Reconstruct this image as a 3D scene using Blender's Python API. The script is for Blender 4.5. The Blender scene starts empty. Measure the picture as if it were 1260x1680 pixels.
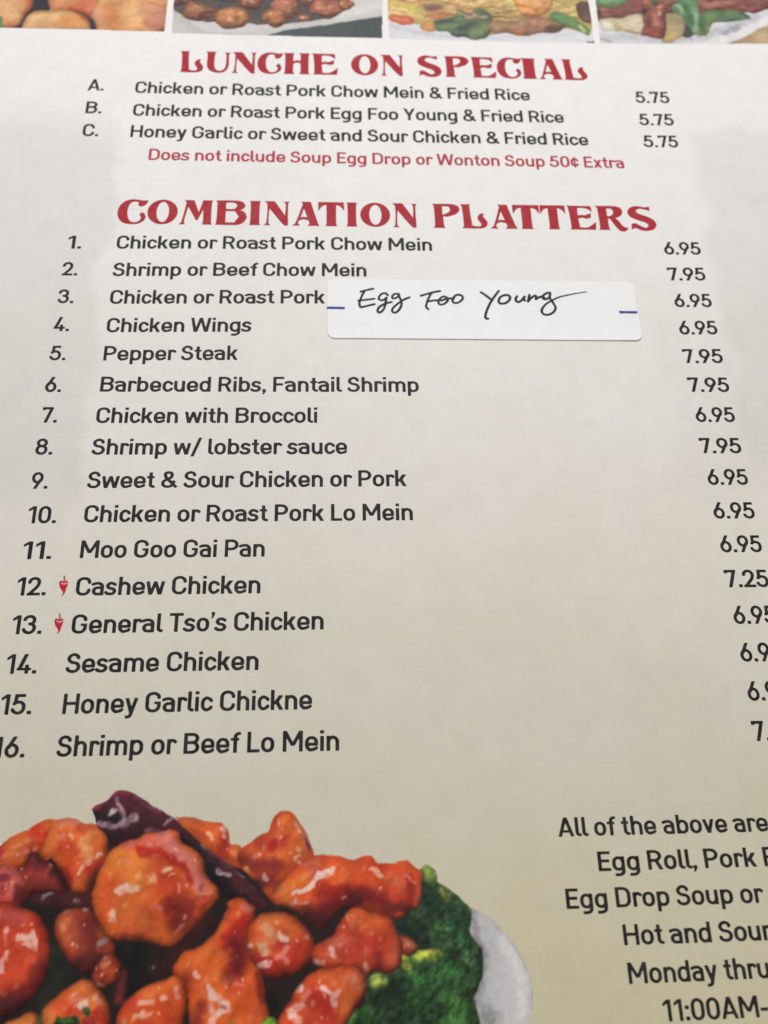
import bpy, math, random
import numpy as np
from mathutils import Matrix

# ------------------------------------------------------------------ camera, world, lamps, exposure
scene = bpy.context.scene
COL = scene.collection

cam_data = bpy.data.cameras.new("camera")
cam = bpy.data.objects.new("camera", cam_data)
COL.objects.link(cam)
cam_data.sensor_fit = 'VERTICAL'
cam_data.sensor_height = 4.8
cam_data.sensor_width = 3.6
cam_data.lens = 4.0
cam_data.clip_start = 0.01
cam_data.clip_end = 50.0
CAM_LOC = (0.0564224, -0.14461004, 0.17454035)
CAM_ROT = ((0.9988438748, 0.0067359136, -0.0475977020),
           (-0.0245532883, 0.9227267974, -0.3846717996),
           (0.0413285591, 0.3853957510, 0.9218253985))
m4 = Matrix(CAM_ROT).to_4x4()
m4.translation = CAM_LOC
cam.matrix_world = m4
cam_data.dof.use_dof = True
cam_data.dof.focus_distance = 0.187
cam_data.dof.aperture_fstop = 2.0
scene.camera = cam

world = bpy.data.worlds.new("World")
scene.world = world
world.use_nodes = True
bg = world.node_tree.nodes["Background"]
bg.inputs[0].default_value = (0.93, 0.96, 1.0, 1)
bg.inputs[1].default_value = 0.16

def area(name, loc, target, sx, sy, power, color):
    d = bpy.data.lights.new(name, 'AREA')
    d.shape = 'RECTANGLE'
    d.size, d.size_y, d.energy, d.color = sx, sy, power, color
    o = bpy.data.objects.new(name, d)
    COL.objects.link(o)
    from mathutils import Vector
    o.location = loc
    o.rotation_euler = (Vector(target) - Vector(loc)).to_track_quat('-Z', 'Y').to_euler()
    return o

area("window_light", (0.05, 0.60, 0.80), (0.06, -0.02, 0.0), 0.80, 0.55, 9.0, (1.0, 0.985, 0.985))
area("room_light", (0.35, -0.1, 0.9), (0.06, -0.05, 0.0), 0.9, 0.9, 1.5, (1.0, 0.95, 0.86))

scene.view_settings.view_transform = 'Standard'
scene.view_settings.look = 'None'
scene.view_settings.exposure = 0.0
scene.view_settings.gamma = 1.0
scene.view_settings.use_curve_mapping = False

MM = 0.001
def lin(c):
    c = np.asarray(c, float) / 255.0
    return np.where(c <= 0.04045, c / 12.92, ((c + 0.055) / 1.055) ** 2.4)

# ------------------------------------------------------------------ noise
def lattice_noise(X, Y, scale, seed):
    """smooth value noise, about -1..1, feature size = scale"""
    rs = np.random.RandomState(seed)
    G = rs.rand(97, 97) * 2 - 1
    u, v = X / scale + 1000.37, Y / scale + 1000.71
    i, j = np.floor(u).astype(int), np.floor(v).astype(int)
    fu, fv = u - i, v - j
    fu, fv = fu * fu * (3 - 2 * fu), fv * fv * (3 - 2 * fv)
    i0, i1, j0, j1 = i % 97, (i + 1) % 97, j % 97, (j + 1) % 97
    return ((G[i0, j0] * (1 - fu) + G[i1, j0] * fu) * (1 - fv)
            + (G[i0, j1] * (1 - fu) + G[i1, j1] * fu) * fv)

def fbm(X, Y, scale, seed, octaves=4):
    s, a = 0, 1.0
    for k in range(octaves):
        s = s + a * lattice_noise(X, Y, scale / 2 ** k, seed + 31 * k)
        a *= 0.5
    return s / 1.6

# ------------------------------------------------------------------ the lie of the sheet
def page_z(x, y):
    """height in mm of the printed sheet: it lies almost flat with faint waves"""
    return (0.22 * np.sin(x / 41.0 + y / 95.0 + 0.6) + 0.16 * np.sin(y / 33.0 - x / 120.0 + 1.1)
            + 0.10 * np.sin((x + y) / 19.0))

# ------------------------------------------------------------------ signed distances (mm or unit space, negative inside)
def seg_dist(X, Y, ax, ay, bx, by):
    dx, dy = bx - ax, by - ay
    L = dx * dx + dy * dy + 1e-12
    t = np.clip(((X - ax) * dx + (Y - ay) * dy) / L, 0, 1)
    return np.hypot(X - ax - t * dx, Y - ay - t * dy)

def line_dist(X, Y, pts):
    d = np.full(X.shape, 1e9)
    if len(pts) == 1:
        return np.hypot(X - pts[0][0], Y - pts[0][1])
    for (ax, ay), (bx, by) in zip(pts[:-1], pts[1:]):
        d = np.minimum(d, seg_dist(X, Y, ax, ay, bx, by))
    return d

def poly_sd(X, Y, pts):
    """signed distance to a closed polygon"""
    d = np.full(X.shape, 1e9)
    inside = np.zeros(X.shape, bool)
    n = len(pts)
    for k in range(n):
        ax, ay = pts[k]
        bx, by = pts[(k + 1) % n]
        d = np.minimum(d, seg_dist(X, Y, ax, ay, bx, by))
        if ay != by:
            c = ((ay > Y) != (by > Y)) & (X < (bx - ax) * (Y - ay) / (by - ay) + ax)
            inside ^= c
    return np.where(inside, -d, d)

def box_sd(X, Y, ax, ay, bx, by, w, e0=0.0, e1=0.0):
    """butt-ended bar from a to b, lengthened by e0 and e1"""
    L = math.hypot(bx - ax, by - ay)
    ux, uy = (bx - ax) / L, (by - ay) / L
    s = (X - ax) * ux + (Y - ay) * uy
    t = -(X - ax) * uy + (Y - ay) * ux
    return np.maximum(np.maximum(-e0 - s, s - L - e1), np.abs(t) - w / 2)

def smooth_closed(pts, n=6, sharp=50):
    """closed Catmull-Rom curve that keeps corners sharper than the given angle"""
    P = [np.array(p, float) for p in pts]
    N = len(P)
    out = []
    cor = []
    for k in range(N):
        a, b = P[k] - P[k - 1], P[(k + 1) % N] - P[k]
        ang = abs(math.degrees(math.atan2(a[0] * b[1] - a[1] * b[0], a @ b)))
        cor.append(ang > sharp)
    for k in range(N):
        p0, p1, p2, p3 = P[k - 1], P[k], P[(k + 1) % N], P[(k + 2) % N]
        L = np.linalg.norm(p2 - p1)
        def tan(pa, pb, pc, c):
            if c:
                return None
            v = pc - pa
            return v / (np.linalg.norm(v) + 1e-9) * L
        t1, t2 = tan(p0, p1, p2, cor[k]), tan(p1, p2, p3, cor[(k + 1) % N])
        if t1 is None and t2 is None:
            out.append(tuple(p1))
            continue
        if t1 is None:
            t1 = (p2 - p1) * 1.0
        if t2 is None:
            t2 = (p2 - p1) * 1.0
        for q in range(n):
            t = q / n
            h = (2*t**3 - 3*t*t + 1) * p1 + (t**3 - 2*t*t + t) * t1 + (-2*t**3 + 3*t*t) * p2 + (t**3 - t*t) * t2
            out.append(tuple(h))
    return out

def smooth_open(pts, n=6):
    P = [np.array(p, float) for p in pts]
    P = [2 * P[0] - P[1]] + P + [2 * P[-1] - P[-2]]
    out = []
    for k in range(1, len(P) - 2):
        for q in range(n):
            t = q / n
            p0, p1, p2, p3 = P[k-1], P[k], P[k+1], P[k+2]
            out.append(tuple(0.5 * (2*p1 + (p2-p0)*t + (2*p0-5*p1+4*p2-p3)*t*t + (3*p1-p0-3*p2+p3)*t**3)))
    out.append(tuple(P[-2]))
    return out

# ------------------------------------------------------------------ field -> welded 2D mesh (marching squares)
def march(field, x0, y0, c):
    """vertices and faces of the region where field < 0; field[i, j] at (x0 + i c, y0 + j c)"""
    V, F, key = [], [], {}
    nx, ny = field.shape
    neg = field < 0
    def vert(k, x, y):
        if k not in key:
            key[k] = len(V)
            V.append((x, y))
        return key[k]
    any4 = neg[:-1, :-1] | neg[1:, :-1] | neg[1:, 1:] | neg[:-1, 1:]
    for i, j in zip(*np.nonzero(any4)):
        cs = ((i, j), (i + 1, j), (i + 1, j + 1), (i, j + 1))
        loop = []
        for q in range(4):
            a, b = cs[q], cs[(q + 1) % 4]
            fa, fb = field[a], field[b]
            if fa < 0:
                loop.append(vert(a, x0 + a[0] * c, y0 + a[1] * c))
            if (fa < 0) != (fb < 0):
                t = fa / (fa - fb)
                lo, hi = min(a, b), max(a, b)
                loop.append(vert((lo, hi), x0 + (a[0] + t * (b[0] - a[0])) * c, y0 + (a[1] + t * (b[1] - a[1])) * c))
        if len(loop) >= 3:
            F.append(loop)
    return np.array(V, float).reshape(-1, 2), F

# ------------------------------------------------------------------ lettering: a plain engineered sans, drawn as strokes
W = 0.153            # stroke, cap height = 1
H = W / 2
XH = 0.725           # x-height
XC = XH - H
O_ = 0.008           # overshoot of rounds

def fillet(pts, closed=False):
    P = [tuple(p) + (0,) * (4 - len(p)) for p in pts]
    n = len(P)
    out = []
    for k in range(n):
        x, y, rx, ry = P[k]
        if rx and not ry:
            ry = rx
        if rx == 0 or (not closed and k in (0, n - 1)):
            out.append((x, y))
            continue
        c = np.array((x, y))
        a, b = np.array(P[k - 1][:2]) - c, np.array(P[(k + 1) % n][:2]) - c
        def cut(v):
            L = np.linalg.norm(v)
            r = rx if abs(v[0]) > abs(v[1]) else ry
            return v / L * min(r, L * 0.999)
        a, b = cut(a), cut(b)
        p0, p3 = c + a, c + b
        p1, p2 = c + a * 0.43, c + b * 0.43
        for q in range(9):
            t = q / 8
            out.append(tuple((1-t)**3*p0 + 3*(1-t)**2*t*p1 + 3*(1-t)*t*t*p2 + t**3*p3))
    if closed:
        out.append(out[0])
    return out

def S(*pts, w=W):                 # open stroke with butt ends
    return ('s', fillet(pts), w)
def C_(*pts, w=W):                # closed stroke
    return ('c', fillet(pts, True), w)
def B(ax, ay, bx, by, w=W):       # butt bar
    return ('b', (ax, ay, bx, by), w)
def G(*pts):                      # filled polygon
    return ('g', pts, 0)
def D(x, y, s=0.175):             # square dot
    return G((x, y), (x + s, y), (x + s, y + s), (x, y + s))
def bar(x0, y0, x1, y1, w):       # slanted stroke cut level at top and bottom
    return G((x0 - w / 2, y0), (x0 + w / 2, y0), (x1 + w / 2, y1), (x1 - w / 2, y1))

def bowl(x0, x1, y0, y1, rx=0.19, ry=0.24):
    return C_((x0, y0, rx, ry), (x1, y0, rx, ry), (x1, y1, rx, ry), (x0, y1, rx, ry))

T = 1 - H           # centreline of a top arm
lo, hi = H - O_, T + O_
xl, xhh = H - O_, XC + O_
GL = {}
def glyph(ch, w, *prims, l=0.07, r=0.07):
    GL[ch] = (w, prims, l, r)
st, rd, dg = 0.085, 0.062, 0.012
glyph('A', .70, bar(H*1.02, 0, .35, 1, W*1.04), bar(.70 - H*1.02, 0, .35, 1, W*1.04), B(.16, .27, .54, .27, .13), l=dg, r=dg)
glyph('B', .62, B(H, 0, H, 1), S((0, T), (.53, T, .2), (.53, .535, .2), (.1, .535)), S((.1, .535), (.62-H, .535, .22), (.62-H, H, .22), (0, H)), l=st, r=rd)
glyph('C', .62, S((.62-H, .70), (.62-H, hi, .22, .25), (H, hi, .22, .25), (H, lo, .22, .25), (.62-H, lo, .22, .25), (.62-H, .30)), l=rd, r=.04)
glyph('D', .64, B(H, 0, H, 1), S((0, T), (.64-H, T, .25, .28), (.64-H, H, .25, .28), (0, H)), l=st, r=rd)
glyph('E', .53, B(H, 0, H, 1), B(.05, T, .53, T), B(.05, H, .53, H), B(.05, .515, .48, .515), l=st, r=.045)
glyph('F', .52, B(H, 0, H, 1), B(.05, T, .52, T), B(.05, .49, .47, .49), l=st, r=.03)
glyph('G', .63, S((.62-H, .72), (.62-H, hi, .22, .25), (H, hi, .22, .25), (H, lo, .22, .25), (.63-H, lo, .22, .25), (.63-H, .52)), B(.36, .46, .63, .46, .13), l=rd, r=st)
glyph('H', .65, B(H, 0, H, 1), B(.65-H, 0, .65-H, 1), B(.05, .515, .6, .515), l=st, r=st)
glyph('L', .50, B(H, 0, H, 1), B(.05, H, .50, H), l=st, r=.03)
glyph('M', .80, B(H, 0, H, 1), B(.80-H, 0, .80-H, 1), bar(H*1.05, 1, .40, .28, W*1.05), bar(.80-H*1.05, 1, .40, .28, W*1.05), l=st, r=st)
glyph('P', .60, B(H, 0, H, 1), S((0, T), (.60-H, T, .235), (.60-H, .45, .235), (.1, .45)), l=st, r=.04)
glyph('R', .63, B(H, 0, H, 1), S((0, T), (.60-H, T, .235), (.60-H, .47, .235), (.1, .47)), bar(.63-H*1.1, 0, .34, .50, W*1.1), l=st, r=.035)
glyph('S', .58, S((.54-H, .76), (.55-H, hi, .22, .22), (H+.01, hi, .22, .22), (H+.01, .535, .21, .2), (.58-H, .505, .21, .2), (.58-H, lo, .22, .23), (H-.02, lo, .24, .2), (H-.01, .23)), l=.045, r=.045)
glyph('T', .58, B(0, T, .58, T), B(.29, 0, .29, 1), l=.02, r=.02)
glyph('W', 1.0, bar(.235, 0, H*1.02, 1, W*1.03), bar(.265, 0, .5, 1, W*1.0), bar(.735, 0, .5, 1, W*1.0), bar(.765, 0, 1-H*1.02, 1, W*1.03), l=.01, r=.01)
glyph('Y', .66, B(.33, 0, .33, .48), bar(.33, .40, H*1.05, 1, W*1.06), bar(.33, .40, .66-H*1.05, 1, W*1.06), l=dg, r=dg)
glyph('a', .50, B(.50-H, 0, .50-H, .4), S((.03, .60), (.08, xhh, .17, .12), (.50-H, xhh, .2, .2), (.50-H, .25)), S((.45, .415), (H, .415, .15, .16), (H, xl, .15, .16), (.45, xl)), l=.05, r=st-.01)
glyph('b', .53, B(H, 0, H, 1), bowl(H, .53-H, xl, xhh), l=st, r=rd-.01)
glyph('c', .47, S((.465-H*.6, .52), (.45-H, xhh, .17, .2), (H, xhh, .19, .24), (H, xl, .19, .24), (.45-H, xl, .17, .2), (.465-H*.6, .205)), l=rd-.01, r=.03)
glyph('d', .53, B(.53-H, 0, .53-H, 1), bowl(H, .53-H, xl, xhh), l=rd-.01, r=st)
glyph('e', .53, S((.06, .335), (.53-H, .335), (.53-H, xhh, .19, .22), (H, xhh, .19, .24), (H, xl, .19, .24), (.47-H, xl, .2, .14), (.50-H*.6, .16)), B(.3, .335, .53, .335, .12), l=rd-.01, r=rd-.015)
glyph('f', .36, S((.11+H, 0), (.11+H, T, .15, .17), (.36, T)), B(0, XC+.0, .34, XC+.0, .135), l=.02, r=.0)
glyph('g', .53, bowl(H, .53-H, xl, xhh), S((.53-H, XH), (.53-H, -.20, .2), (.09, -.20)), l=rd-.01, r=st)
glyph('h', .51, B(H, 0, H, 1), S((H, .4), (H, xhh, .2, .22), (.51-H, xhh, .2, .22), (.51-H, 0)), l=st, r=st-.01)
glyph('i', .165, B(.0825, 0, .0825, XH), G((0, .84), (.165, .84), (.165, 1.0), (0, 1.0)), l=st-.01, r=st-.01)
glyph('k', .52, B(H, 0, H, 1), bar(.17, .28, .50-H, XH, W*1.25), bar(.52-H*1.1, 0, .235, .44, W*1.15), l=st, r=.015)
glyph('l', .25, S((H, 1), (H, H, .12, .13), (.25, H)), l=st, r=.0)
glyph('m', .82, B(H, 0, H, XH), S((H, .4), (H, xhh, .17, .2), (.41, xhh, .17, .2), (.41, 0)), S((.41, .4), (.41, xhh, .17, .2), (.82-H, xhh, .17, .2), (.82-H, 0)), l=st, r=st-.01)
glyph('n', .51, B(H, 0, H, XH), S((H, .4), (H, xhh, .2, .22), (.51-H, xhh, .2, .22), (.51-H, 0)), l=st, r=st-.01)
glyph('o', .53, bowl(H, .53-H, xl, xhh), l=rd-.01, r=rd-.01)
glyph('p', .53, B(H, -.26, H, XH), bowl(H, .53-H, xl, xhh), l=st, r=rd-.01)
glyph('r', .36, B(H, 0, H, XH), S((H, .4), (H, xhh, .15, .18), (.33-H*.3, xhh, .1, .1), (.36-H*.5, .585)), l=st, r=.005)
glyph('s', .46, S((.425-H*.4, .56), (.40-H, xhh, .12, .1), (H+.0, xhh, .15, .17), (H+.0, .375, .15, .15), (.46-H, .355, .15, .15), (.46-H, xl, .15, .17), (.06, xl, .12, .1), (.025, .155)), l=.04, r=.04)
glyph('t', .36, S((.10+H, .94), (.10+H, H, .14, .15), (.35, H)), B(0, XC, .34, XC, .135), l=.02, r=.02)
glyph('u', .51, B(.51-H, 0, .51-H, XH), S((H, XH), (H, xl, .2, .22), (.51-H, xl, .2, .22), (.51-H, .35)), l=st-.01, r=st)
glyph('v', .52, bar(.26, 0, H*1.02, XH, W*1.05), bar(.26, 0, .52-H*1.02, XH, W*1.05), l=.01, r=.01)
glyph('w', .80, bar(.20, 0, H, XH, W*1.0), bar(.215, 0, .40, XH, W*.95), bar(.585, 0, .40, XH, W*.95), bar(.60, 0, .80-H, XH, W*1.0), l=.01, r=.01)
glyph('x', .52, bar(H*1.15, 0, .52-H*1.15, XH, W*1.15), bar(.52-H*1.15, 0, H*1.15, XH, W*1.15), l=.01, r=.01)
glyph('y', .53, bar(.275, .0, H*1.02, XH, W*1.05), S((.53-H, XH+.0), (.245, -.13), (.20, -.20, .08, .06), (.04, -.20)), G((.53-2*H*1.02, XH), (.53, XH), (.46, XH-.2), (.33, XH-.2)), l=.01, r=.01)
glyph('0', .56, bowl(H, .56-H, lo, hi, .205, .29), l=rd, r=rd)
glyph('1', .34, B(.34-H, 0, .34-H, 1), G((.34-H, 1.0), (.34-W, 1.0), (.0, .835), (.0, .675), (.34-H, .87)), l=.08, r=.12)
glyph('2', .55, S((H-.01, .70), (H, hi, .2, .22), (.54-H, hi, .2, .22), (.54-H, .56, .1, .16), (.10, .07)), B(.0, H, .55, H), l=.05, r=.055)
glyph('3', .55, S((H-.02, .76), (H, hi, .2, .2), (.525-H, hi, .19, .2), (.525-H, .535, .17, .18), (.22, .535)), S((.22, .535), (.55-H, .535, .2, .22), (.55-H, lo, .22, .24), (H, lo, .2, .2), (H-.03, .25)), l=.05, r=rd)
glyph('4', .58, bar(.10, .22, .34, 1, W*1.12), B(.0, .235, .58, .235, .135), B(.40, 0, .40, .46), l=.04, r=.03)
glyph('5', .55, B(.10, T, .51, T), S((.10+H-.02, 1.0), (.07+H-.02, .50)), S((.075, .50), (.14, .605, .1, .1), (.55-H, .605, .2, .24), (.55-H, lo, .22, .26), (H, lo, .2, .2), (H-.03, .24)), l=.05, r=rd)
glyph('6', .56, bowl(H, .56-H, lo, .60, .205, .26), bar(.115, .42, .375, 1, W*1.12), l=rd, r=rd)
glyph('7', .54, B(.0, T, .54, T), B(H, .80, H, 1), bar(.20, 0, .54-H, .95, W*1.08), l=.05, r=.03)
glyph('8', .56, bowl(H+.02, .54-H, .535, hi, .18, .2), bowl(H, .56-H, lo, .535, .2, .22), l=rd, r=rd)
glyph('9', .56, bowl(H, .56-H, .40, hi, .205, .26), bar(.185, 0, .445, .58, W*1.12), l=rd, r=rd)
glyph('.', .175, D(0, 0), l=.05, r=.05)
glyph(',', .185, D(.01, 0), G((.075, .02), (.185, .02), (.10, -.155), (.0, -.155)), l=.04, r=.05)
glyph(':', .175, D(0, .02), D(0, .52), l=.06, r=.06)
glyph('-', .33, B(0, .36, .33, .36), l=.04, r=.04)
glyph('/', .46, bar(.06, -.12, .40, 1.06, W*1.0), l=.0, r=.02)
glyph("'", .155, G((.015, 1.03), (.165, 1.03), (.165, .88), (.075, .69), (-.005, .69), (.055, .87), (.015, .87)), l=.04, r=.04)
glyph('&', .72, S((.69, .02), (.18, .66, .1, .1), (.15, hi, .14, .15), (.47, hi, .14, .15), (.47, .64, .1, .12), (H+.0, .40, .1, .14), (H+.0, lo, .2, .2), (.50, lo, .18, .2), (.575, .44)), l=.04, r=.02)
glyph('\u00a2', .47, S((.465-H*.6, .60), (.45-H, .76, .17, .2), (H, .76, .19, .24), (H, .14, .19, .24), (.45-H, .14, .17, .2), (.465-H*.6, .29)), B(.25, -.03, .25, .93, .10), l=.05, r=.05)
SPACE = .25

SIDE = .58           # letterfit

_cache = {}
def glyph_mesh(ch):
    if ch in _cache:
        return _cache[ch]
    w, prims, l, r = GL[ch]
    c = 0.026
    x0, y0, x1, y1 = -.08, -.34, w + .08, 1.12
    X, Y = np.meshgrid(np.arange(x0, x1 + c, c), np.arange(y0, y1 + c, c), indexing='ij')
    f = np.full(X.shape, 1e9)
    for kind, pts, sw in prims:
        if kind == 'g':
            d = poly_sd(X, Y, pts)
        elif kind == 'b':
            d = box_sd(X, Y, *pts, sw)
        else:
            d = np.full(X.shape, 1e9)
            n = len(pts) - 1
            for k in range(n):
                (ax, ay), (bx, by) = pts[k], pts[k + 1]
                if math.hypot(bx - ax, by - ay) < 1e-6:
                    continue
                end = kind == 's' and (k == 0 or k == n - 1)
                if end:
                    dd = box_sd(X, Y, ax, ay, bx, by, sw)
                    if n > 1:                      # round off the inner joint only
                        j = (bx, by) if k == 0 else (ax, ay)
                        dd = np.minimum(dd, np.hypot(X - j[0], Y - j[1]) - sw / 2)
                else:
                    dd = seg_dist(X, Y, ax, ay, bx, by) - sw / 2
                d = np.minimum(d, dd)
        f = np.minimum(f, d)
    _cache[ch] = march(f, x0, y0, c)
    return _cache[ch]

def text_mesh(s):
    """welded 2D mesh of a string, first ink at x = 0; also the ink width"""
    V, F, n, x = [], [], 0, 0.0
    first, end = True, 0
    for ch in s:
        if ch == ' ':
            x += SPACE
            continue
        w, prims, l, r = GL[ch]
        if not first:
            x += l * SIDE
        first = False
        v, f = glyph_mesh(ch)
        V.append(v + (x, 0))
        F += [[i + n for i in q] for q in f]
        n += len(v)
        end = x + w
        x += w + r * SIDE
    return np.concatenate(V), F, end

# ------------------------------------------------------------------ materials
def mat(name):
    m = bpy.data.materials.new(name)
    m.use_nodes = True
    nt = m.node_tree
    return m, nt, nt.nodes["Principled BSDF"]

def node(nt, kind, **kw):
    n = nt.nodes.new(kind)
    for k, v in kw.items():
        if k.startswith('_'):
            n.inputs[int(k[1:])].default_value = v
        else:
            setattr(n, k, v)
    return n

GLOSS_ROUGH = 0.50
def sheen(nt, p, bump=0.10):
    """the coated stock: fine laid grain under a soft gloss"""
    p.inputs['Roughness'].default_value = GLOSS_ROUGH
    p.inputs['IOR'].default_value = 1.5
    p.inputs['Specular IOR Level'].default_value = .22
    tc = node(nt, 'ShaderNodeTexCoord')
    n1 = node(nt, 'ShaderNodeTexNoise'); n1.inputs['Scale'].default_value = 1400; n1.inputs['Detail'].default_value = 3
    nt.links.new(tc.outputs['Object'], n1.inputs['Vector'])
    b = node(nt, 'ShaderNodeBump'); b.inputs['Strength'].default_value = bump; b.inputs['Distance'].default_value = 0.0002
    nt.links.new(n1.outputs['Fac'], b.inputs['Height'])
    nt.links.new(b.outputs['Normal'], p.inputs['Normal'])
    return tc

def ink(name, rgb, wear):
    m, nt, p = mat(name)
    tc = sheen(nt, p)
    p.inputs['Specular IOR Level'].default_value = .12
    n = node(nt, 'ShaderNodeTexNoise'); n.inputs['Scale'].default_value = 420; n.inputs['Detail'].default_value = 5
    nt.links.new(tc.outputs['Object'], n.inputs['Vector'])
    r = node(nt, 'ShaderNodeValToRGB')
    r.color_ramp.elements[0].position, r.color_ramp.elements[1].position = .3, .72
    r.color_ramp.elements[0].color = (*rgb, 1)
    r.color_ramp.elements[1].color = (*[a + (b - a) * wear for a, b in zip(rgb, (.8, .78, .74))], 1)
    nt.links.new(n.outputs['Fac'], r.inputs['Fac'])
    nt.links.new(r.outputs['Color'], p.inputs['Base Color'])
    return m

BLACK = ink('black_ink', (.013, .0125, .0125), .03)
RED = ink('red_ink', (.42, .011, .023), .04)
PALE_RED = ink('notice_red_ink', (.46, .026, .045), .06)
PEN = ink('black_pen', (.012, .012, .014), .05)
BLUE = ink('blue_pen', (.020, .045, .26), .05)

def print_material():
    m, nt, p = mat('printed_picture')
    sheen(nt, p, 0.12)
    a = node(nt, 'ShaderNodeAttribute'); a.attribute_name = 'print'
    nt.links.new(a.outputs['Color'], p.inputs['Base Color'])
    return m
PRINT = print_material()

def paper_material():
    m, nt, p = mat('parchment_print_paper')
    tc = sheen(nt, p, 0.14)
    L = nt.links.new
    sep = node(nt, 'ShaderNodeSeparateXYZ'); L(tc.outputs['Object'], sep.inputs[0])
    # large drifting clouds of the printed parchment
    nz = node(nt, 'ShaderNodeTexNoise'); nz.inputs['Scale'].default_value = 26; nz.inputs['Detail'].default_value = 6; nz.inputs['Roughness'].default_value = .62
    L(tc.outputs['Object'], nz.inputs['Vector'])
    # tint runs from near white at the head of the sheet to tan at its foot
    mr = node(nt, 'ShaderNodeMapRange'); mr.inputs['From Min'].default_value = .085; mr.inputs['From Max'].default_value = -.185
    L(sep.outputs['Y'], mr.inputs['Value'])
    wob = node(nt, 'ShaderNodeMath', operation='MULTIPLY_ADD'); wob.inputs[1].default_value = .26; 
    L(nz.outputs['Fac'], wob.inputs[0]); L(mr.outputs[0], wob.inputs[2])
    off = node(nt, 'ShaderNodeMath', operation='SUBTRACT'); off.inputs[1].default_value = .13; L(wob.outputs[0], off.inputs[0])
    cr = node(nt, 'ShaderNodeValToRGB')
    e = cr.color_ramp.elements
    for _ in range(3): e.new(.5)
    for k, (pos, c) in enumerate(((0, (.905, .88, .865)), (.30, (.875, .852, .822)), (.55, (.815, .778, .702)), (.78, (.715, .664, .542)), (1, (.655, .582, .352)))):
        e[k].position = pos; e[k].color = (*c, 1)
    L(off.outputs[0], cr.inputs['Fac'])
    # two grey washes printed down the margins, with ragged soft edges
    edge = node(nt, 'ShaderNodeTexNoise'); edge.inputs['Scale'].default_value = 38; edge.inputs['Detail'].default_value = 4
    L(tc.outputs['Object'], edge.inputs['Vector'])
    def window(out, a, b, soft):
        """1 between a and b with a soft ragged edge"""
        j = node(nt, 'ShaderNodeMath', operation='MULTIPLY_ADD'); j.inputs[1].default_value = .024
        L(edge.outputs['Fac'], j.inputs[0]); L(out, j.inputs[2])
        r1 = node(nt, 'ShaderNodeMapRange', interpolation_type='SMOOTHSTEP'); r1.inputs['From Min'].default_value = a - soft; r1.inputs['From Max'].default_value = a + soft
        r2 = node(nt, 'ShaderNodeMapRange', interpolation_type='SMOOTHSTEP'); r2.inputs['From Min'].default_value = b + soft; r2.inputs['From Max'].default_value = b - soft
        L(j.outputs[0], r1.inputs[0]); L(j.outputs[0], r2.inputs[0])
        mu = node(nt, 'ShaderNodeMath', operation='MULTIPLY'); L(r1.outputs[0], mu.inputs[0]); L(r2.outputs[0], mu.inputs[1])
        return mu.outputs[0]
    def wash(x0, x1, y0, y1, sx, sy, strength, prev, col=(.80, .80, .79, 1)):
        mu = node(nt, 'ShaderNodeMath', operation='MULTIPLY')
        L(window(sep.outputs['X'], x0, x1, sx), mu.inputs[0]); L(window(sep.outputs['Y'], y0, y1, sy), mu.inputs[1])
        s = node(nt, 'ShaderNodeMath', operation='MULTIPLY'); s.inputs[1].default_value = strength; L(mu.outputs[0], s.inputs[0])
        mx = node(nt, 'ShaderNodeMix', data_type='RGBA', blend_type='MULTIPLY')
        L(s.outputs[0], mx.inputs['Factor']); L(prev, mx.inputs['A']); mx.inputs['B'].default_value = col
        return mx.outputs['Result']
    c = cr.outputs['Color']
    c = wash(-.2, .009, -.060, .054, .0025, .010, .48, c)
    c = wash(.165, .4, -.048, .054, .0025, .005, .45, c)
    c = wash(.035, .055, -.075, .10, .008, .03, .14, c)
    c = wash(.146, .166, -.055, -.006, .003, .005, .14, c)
    # fine crossed fibre, like laid linen
    prev = None
    for sx, sy, seed in ((1.0, .22, 0), (.22, 1.0, .37)):
        fb = node(nt, 'ShaderNodeTexNoise'); fb.inputs['Scale'].default_value = 1500; fb.inputs['Detail'].default_value = 3
        mp = node(nt, 'ShaderNodeMapping'); mp.inputs['Scale'].default_value = (sx, sy, 1.0); mp.inputs['Location'].default_value = (seed, seed, 0)
        L(tc.outputs['Object'], mp.inputs['Vector']); L(mp.outputs[0], fb.inputs['Vector'])
        if prev is None:
            prev = fb.outputs['Fac']
        else:
            av = node(nt, 'ShaderNodeMath', operation='ADD'); L(prev, av.inputs[0]); L(fb.outputs['Fac'], av.inputs[1])
            prev = av.outputs[0]
    fr = node(nt, 'ShaderNodeMapRange'); fr.inputs['From Min'].default_value = .7; fr.inputs['From Max'].default_value = 1.3
    fr.inputs['To Min'].default_value = .975; fr.inputs['To Max'].default_value = 1.02
    L(prev, fr.inputs[0])
    # a few faint smudges from handling
    sm = node(nt, 'ShaderNodeTexNoise'); sm.inputs['Scale'].default_value = 75; sm.inputs['Detail'].default_value = 3
    L(tc.outputs['Object'], sm.inputs['Vector'])
    sr = node(nt, 'ShaderNodeMapRange'); sr.inputs['From Min'].default_value = .66; sr.inputs['From Max'].default_value = .78
    sr.inputs['To Min'].default_value = 1.0; sr.inputs['To Max'].default_value = .90
    L(sm.outputs['Fac'], sr.inputs[0])
    sq = node(nt, 'ShaderNodeMath', operation='MULTIPLY'); L(fr.outputs[0], sq.inputs[0]); L(sr.outputs[0], sq.inputs[1])
    fr = sq
    md = node(nt, 'ShaderNodeTexNoise'); md.inputs['Scale'].default_value = 150; md.inputs['Detail'].default_value = 5
    L(tc.outputs['Object'], md.inputs['Vector'])
    m2 = node(nt, 'ShaderNodeMapRange'); m2.inputs['From Min'].default_value = .3; m2.inputs['From Max'].default_value = .7
    m2.inputs['To Min'].default_value = .97; m2.inputs['To Max'].default_value = 1.02
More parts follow.
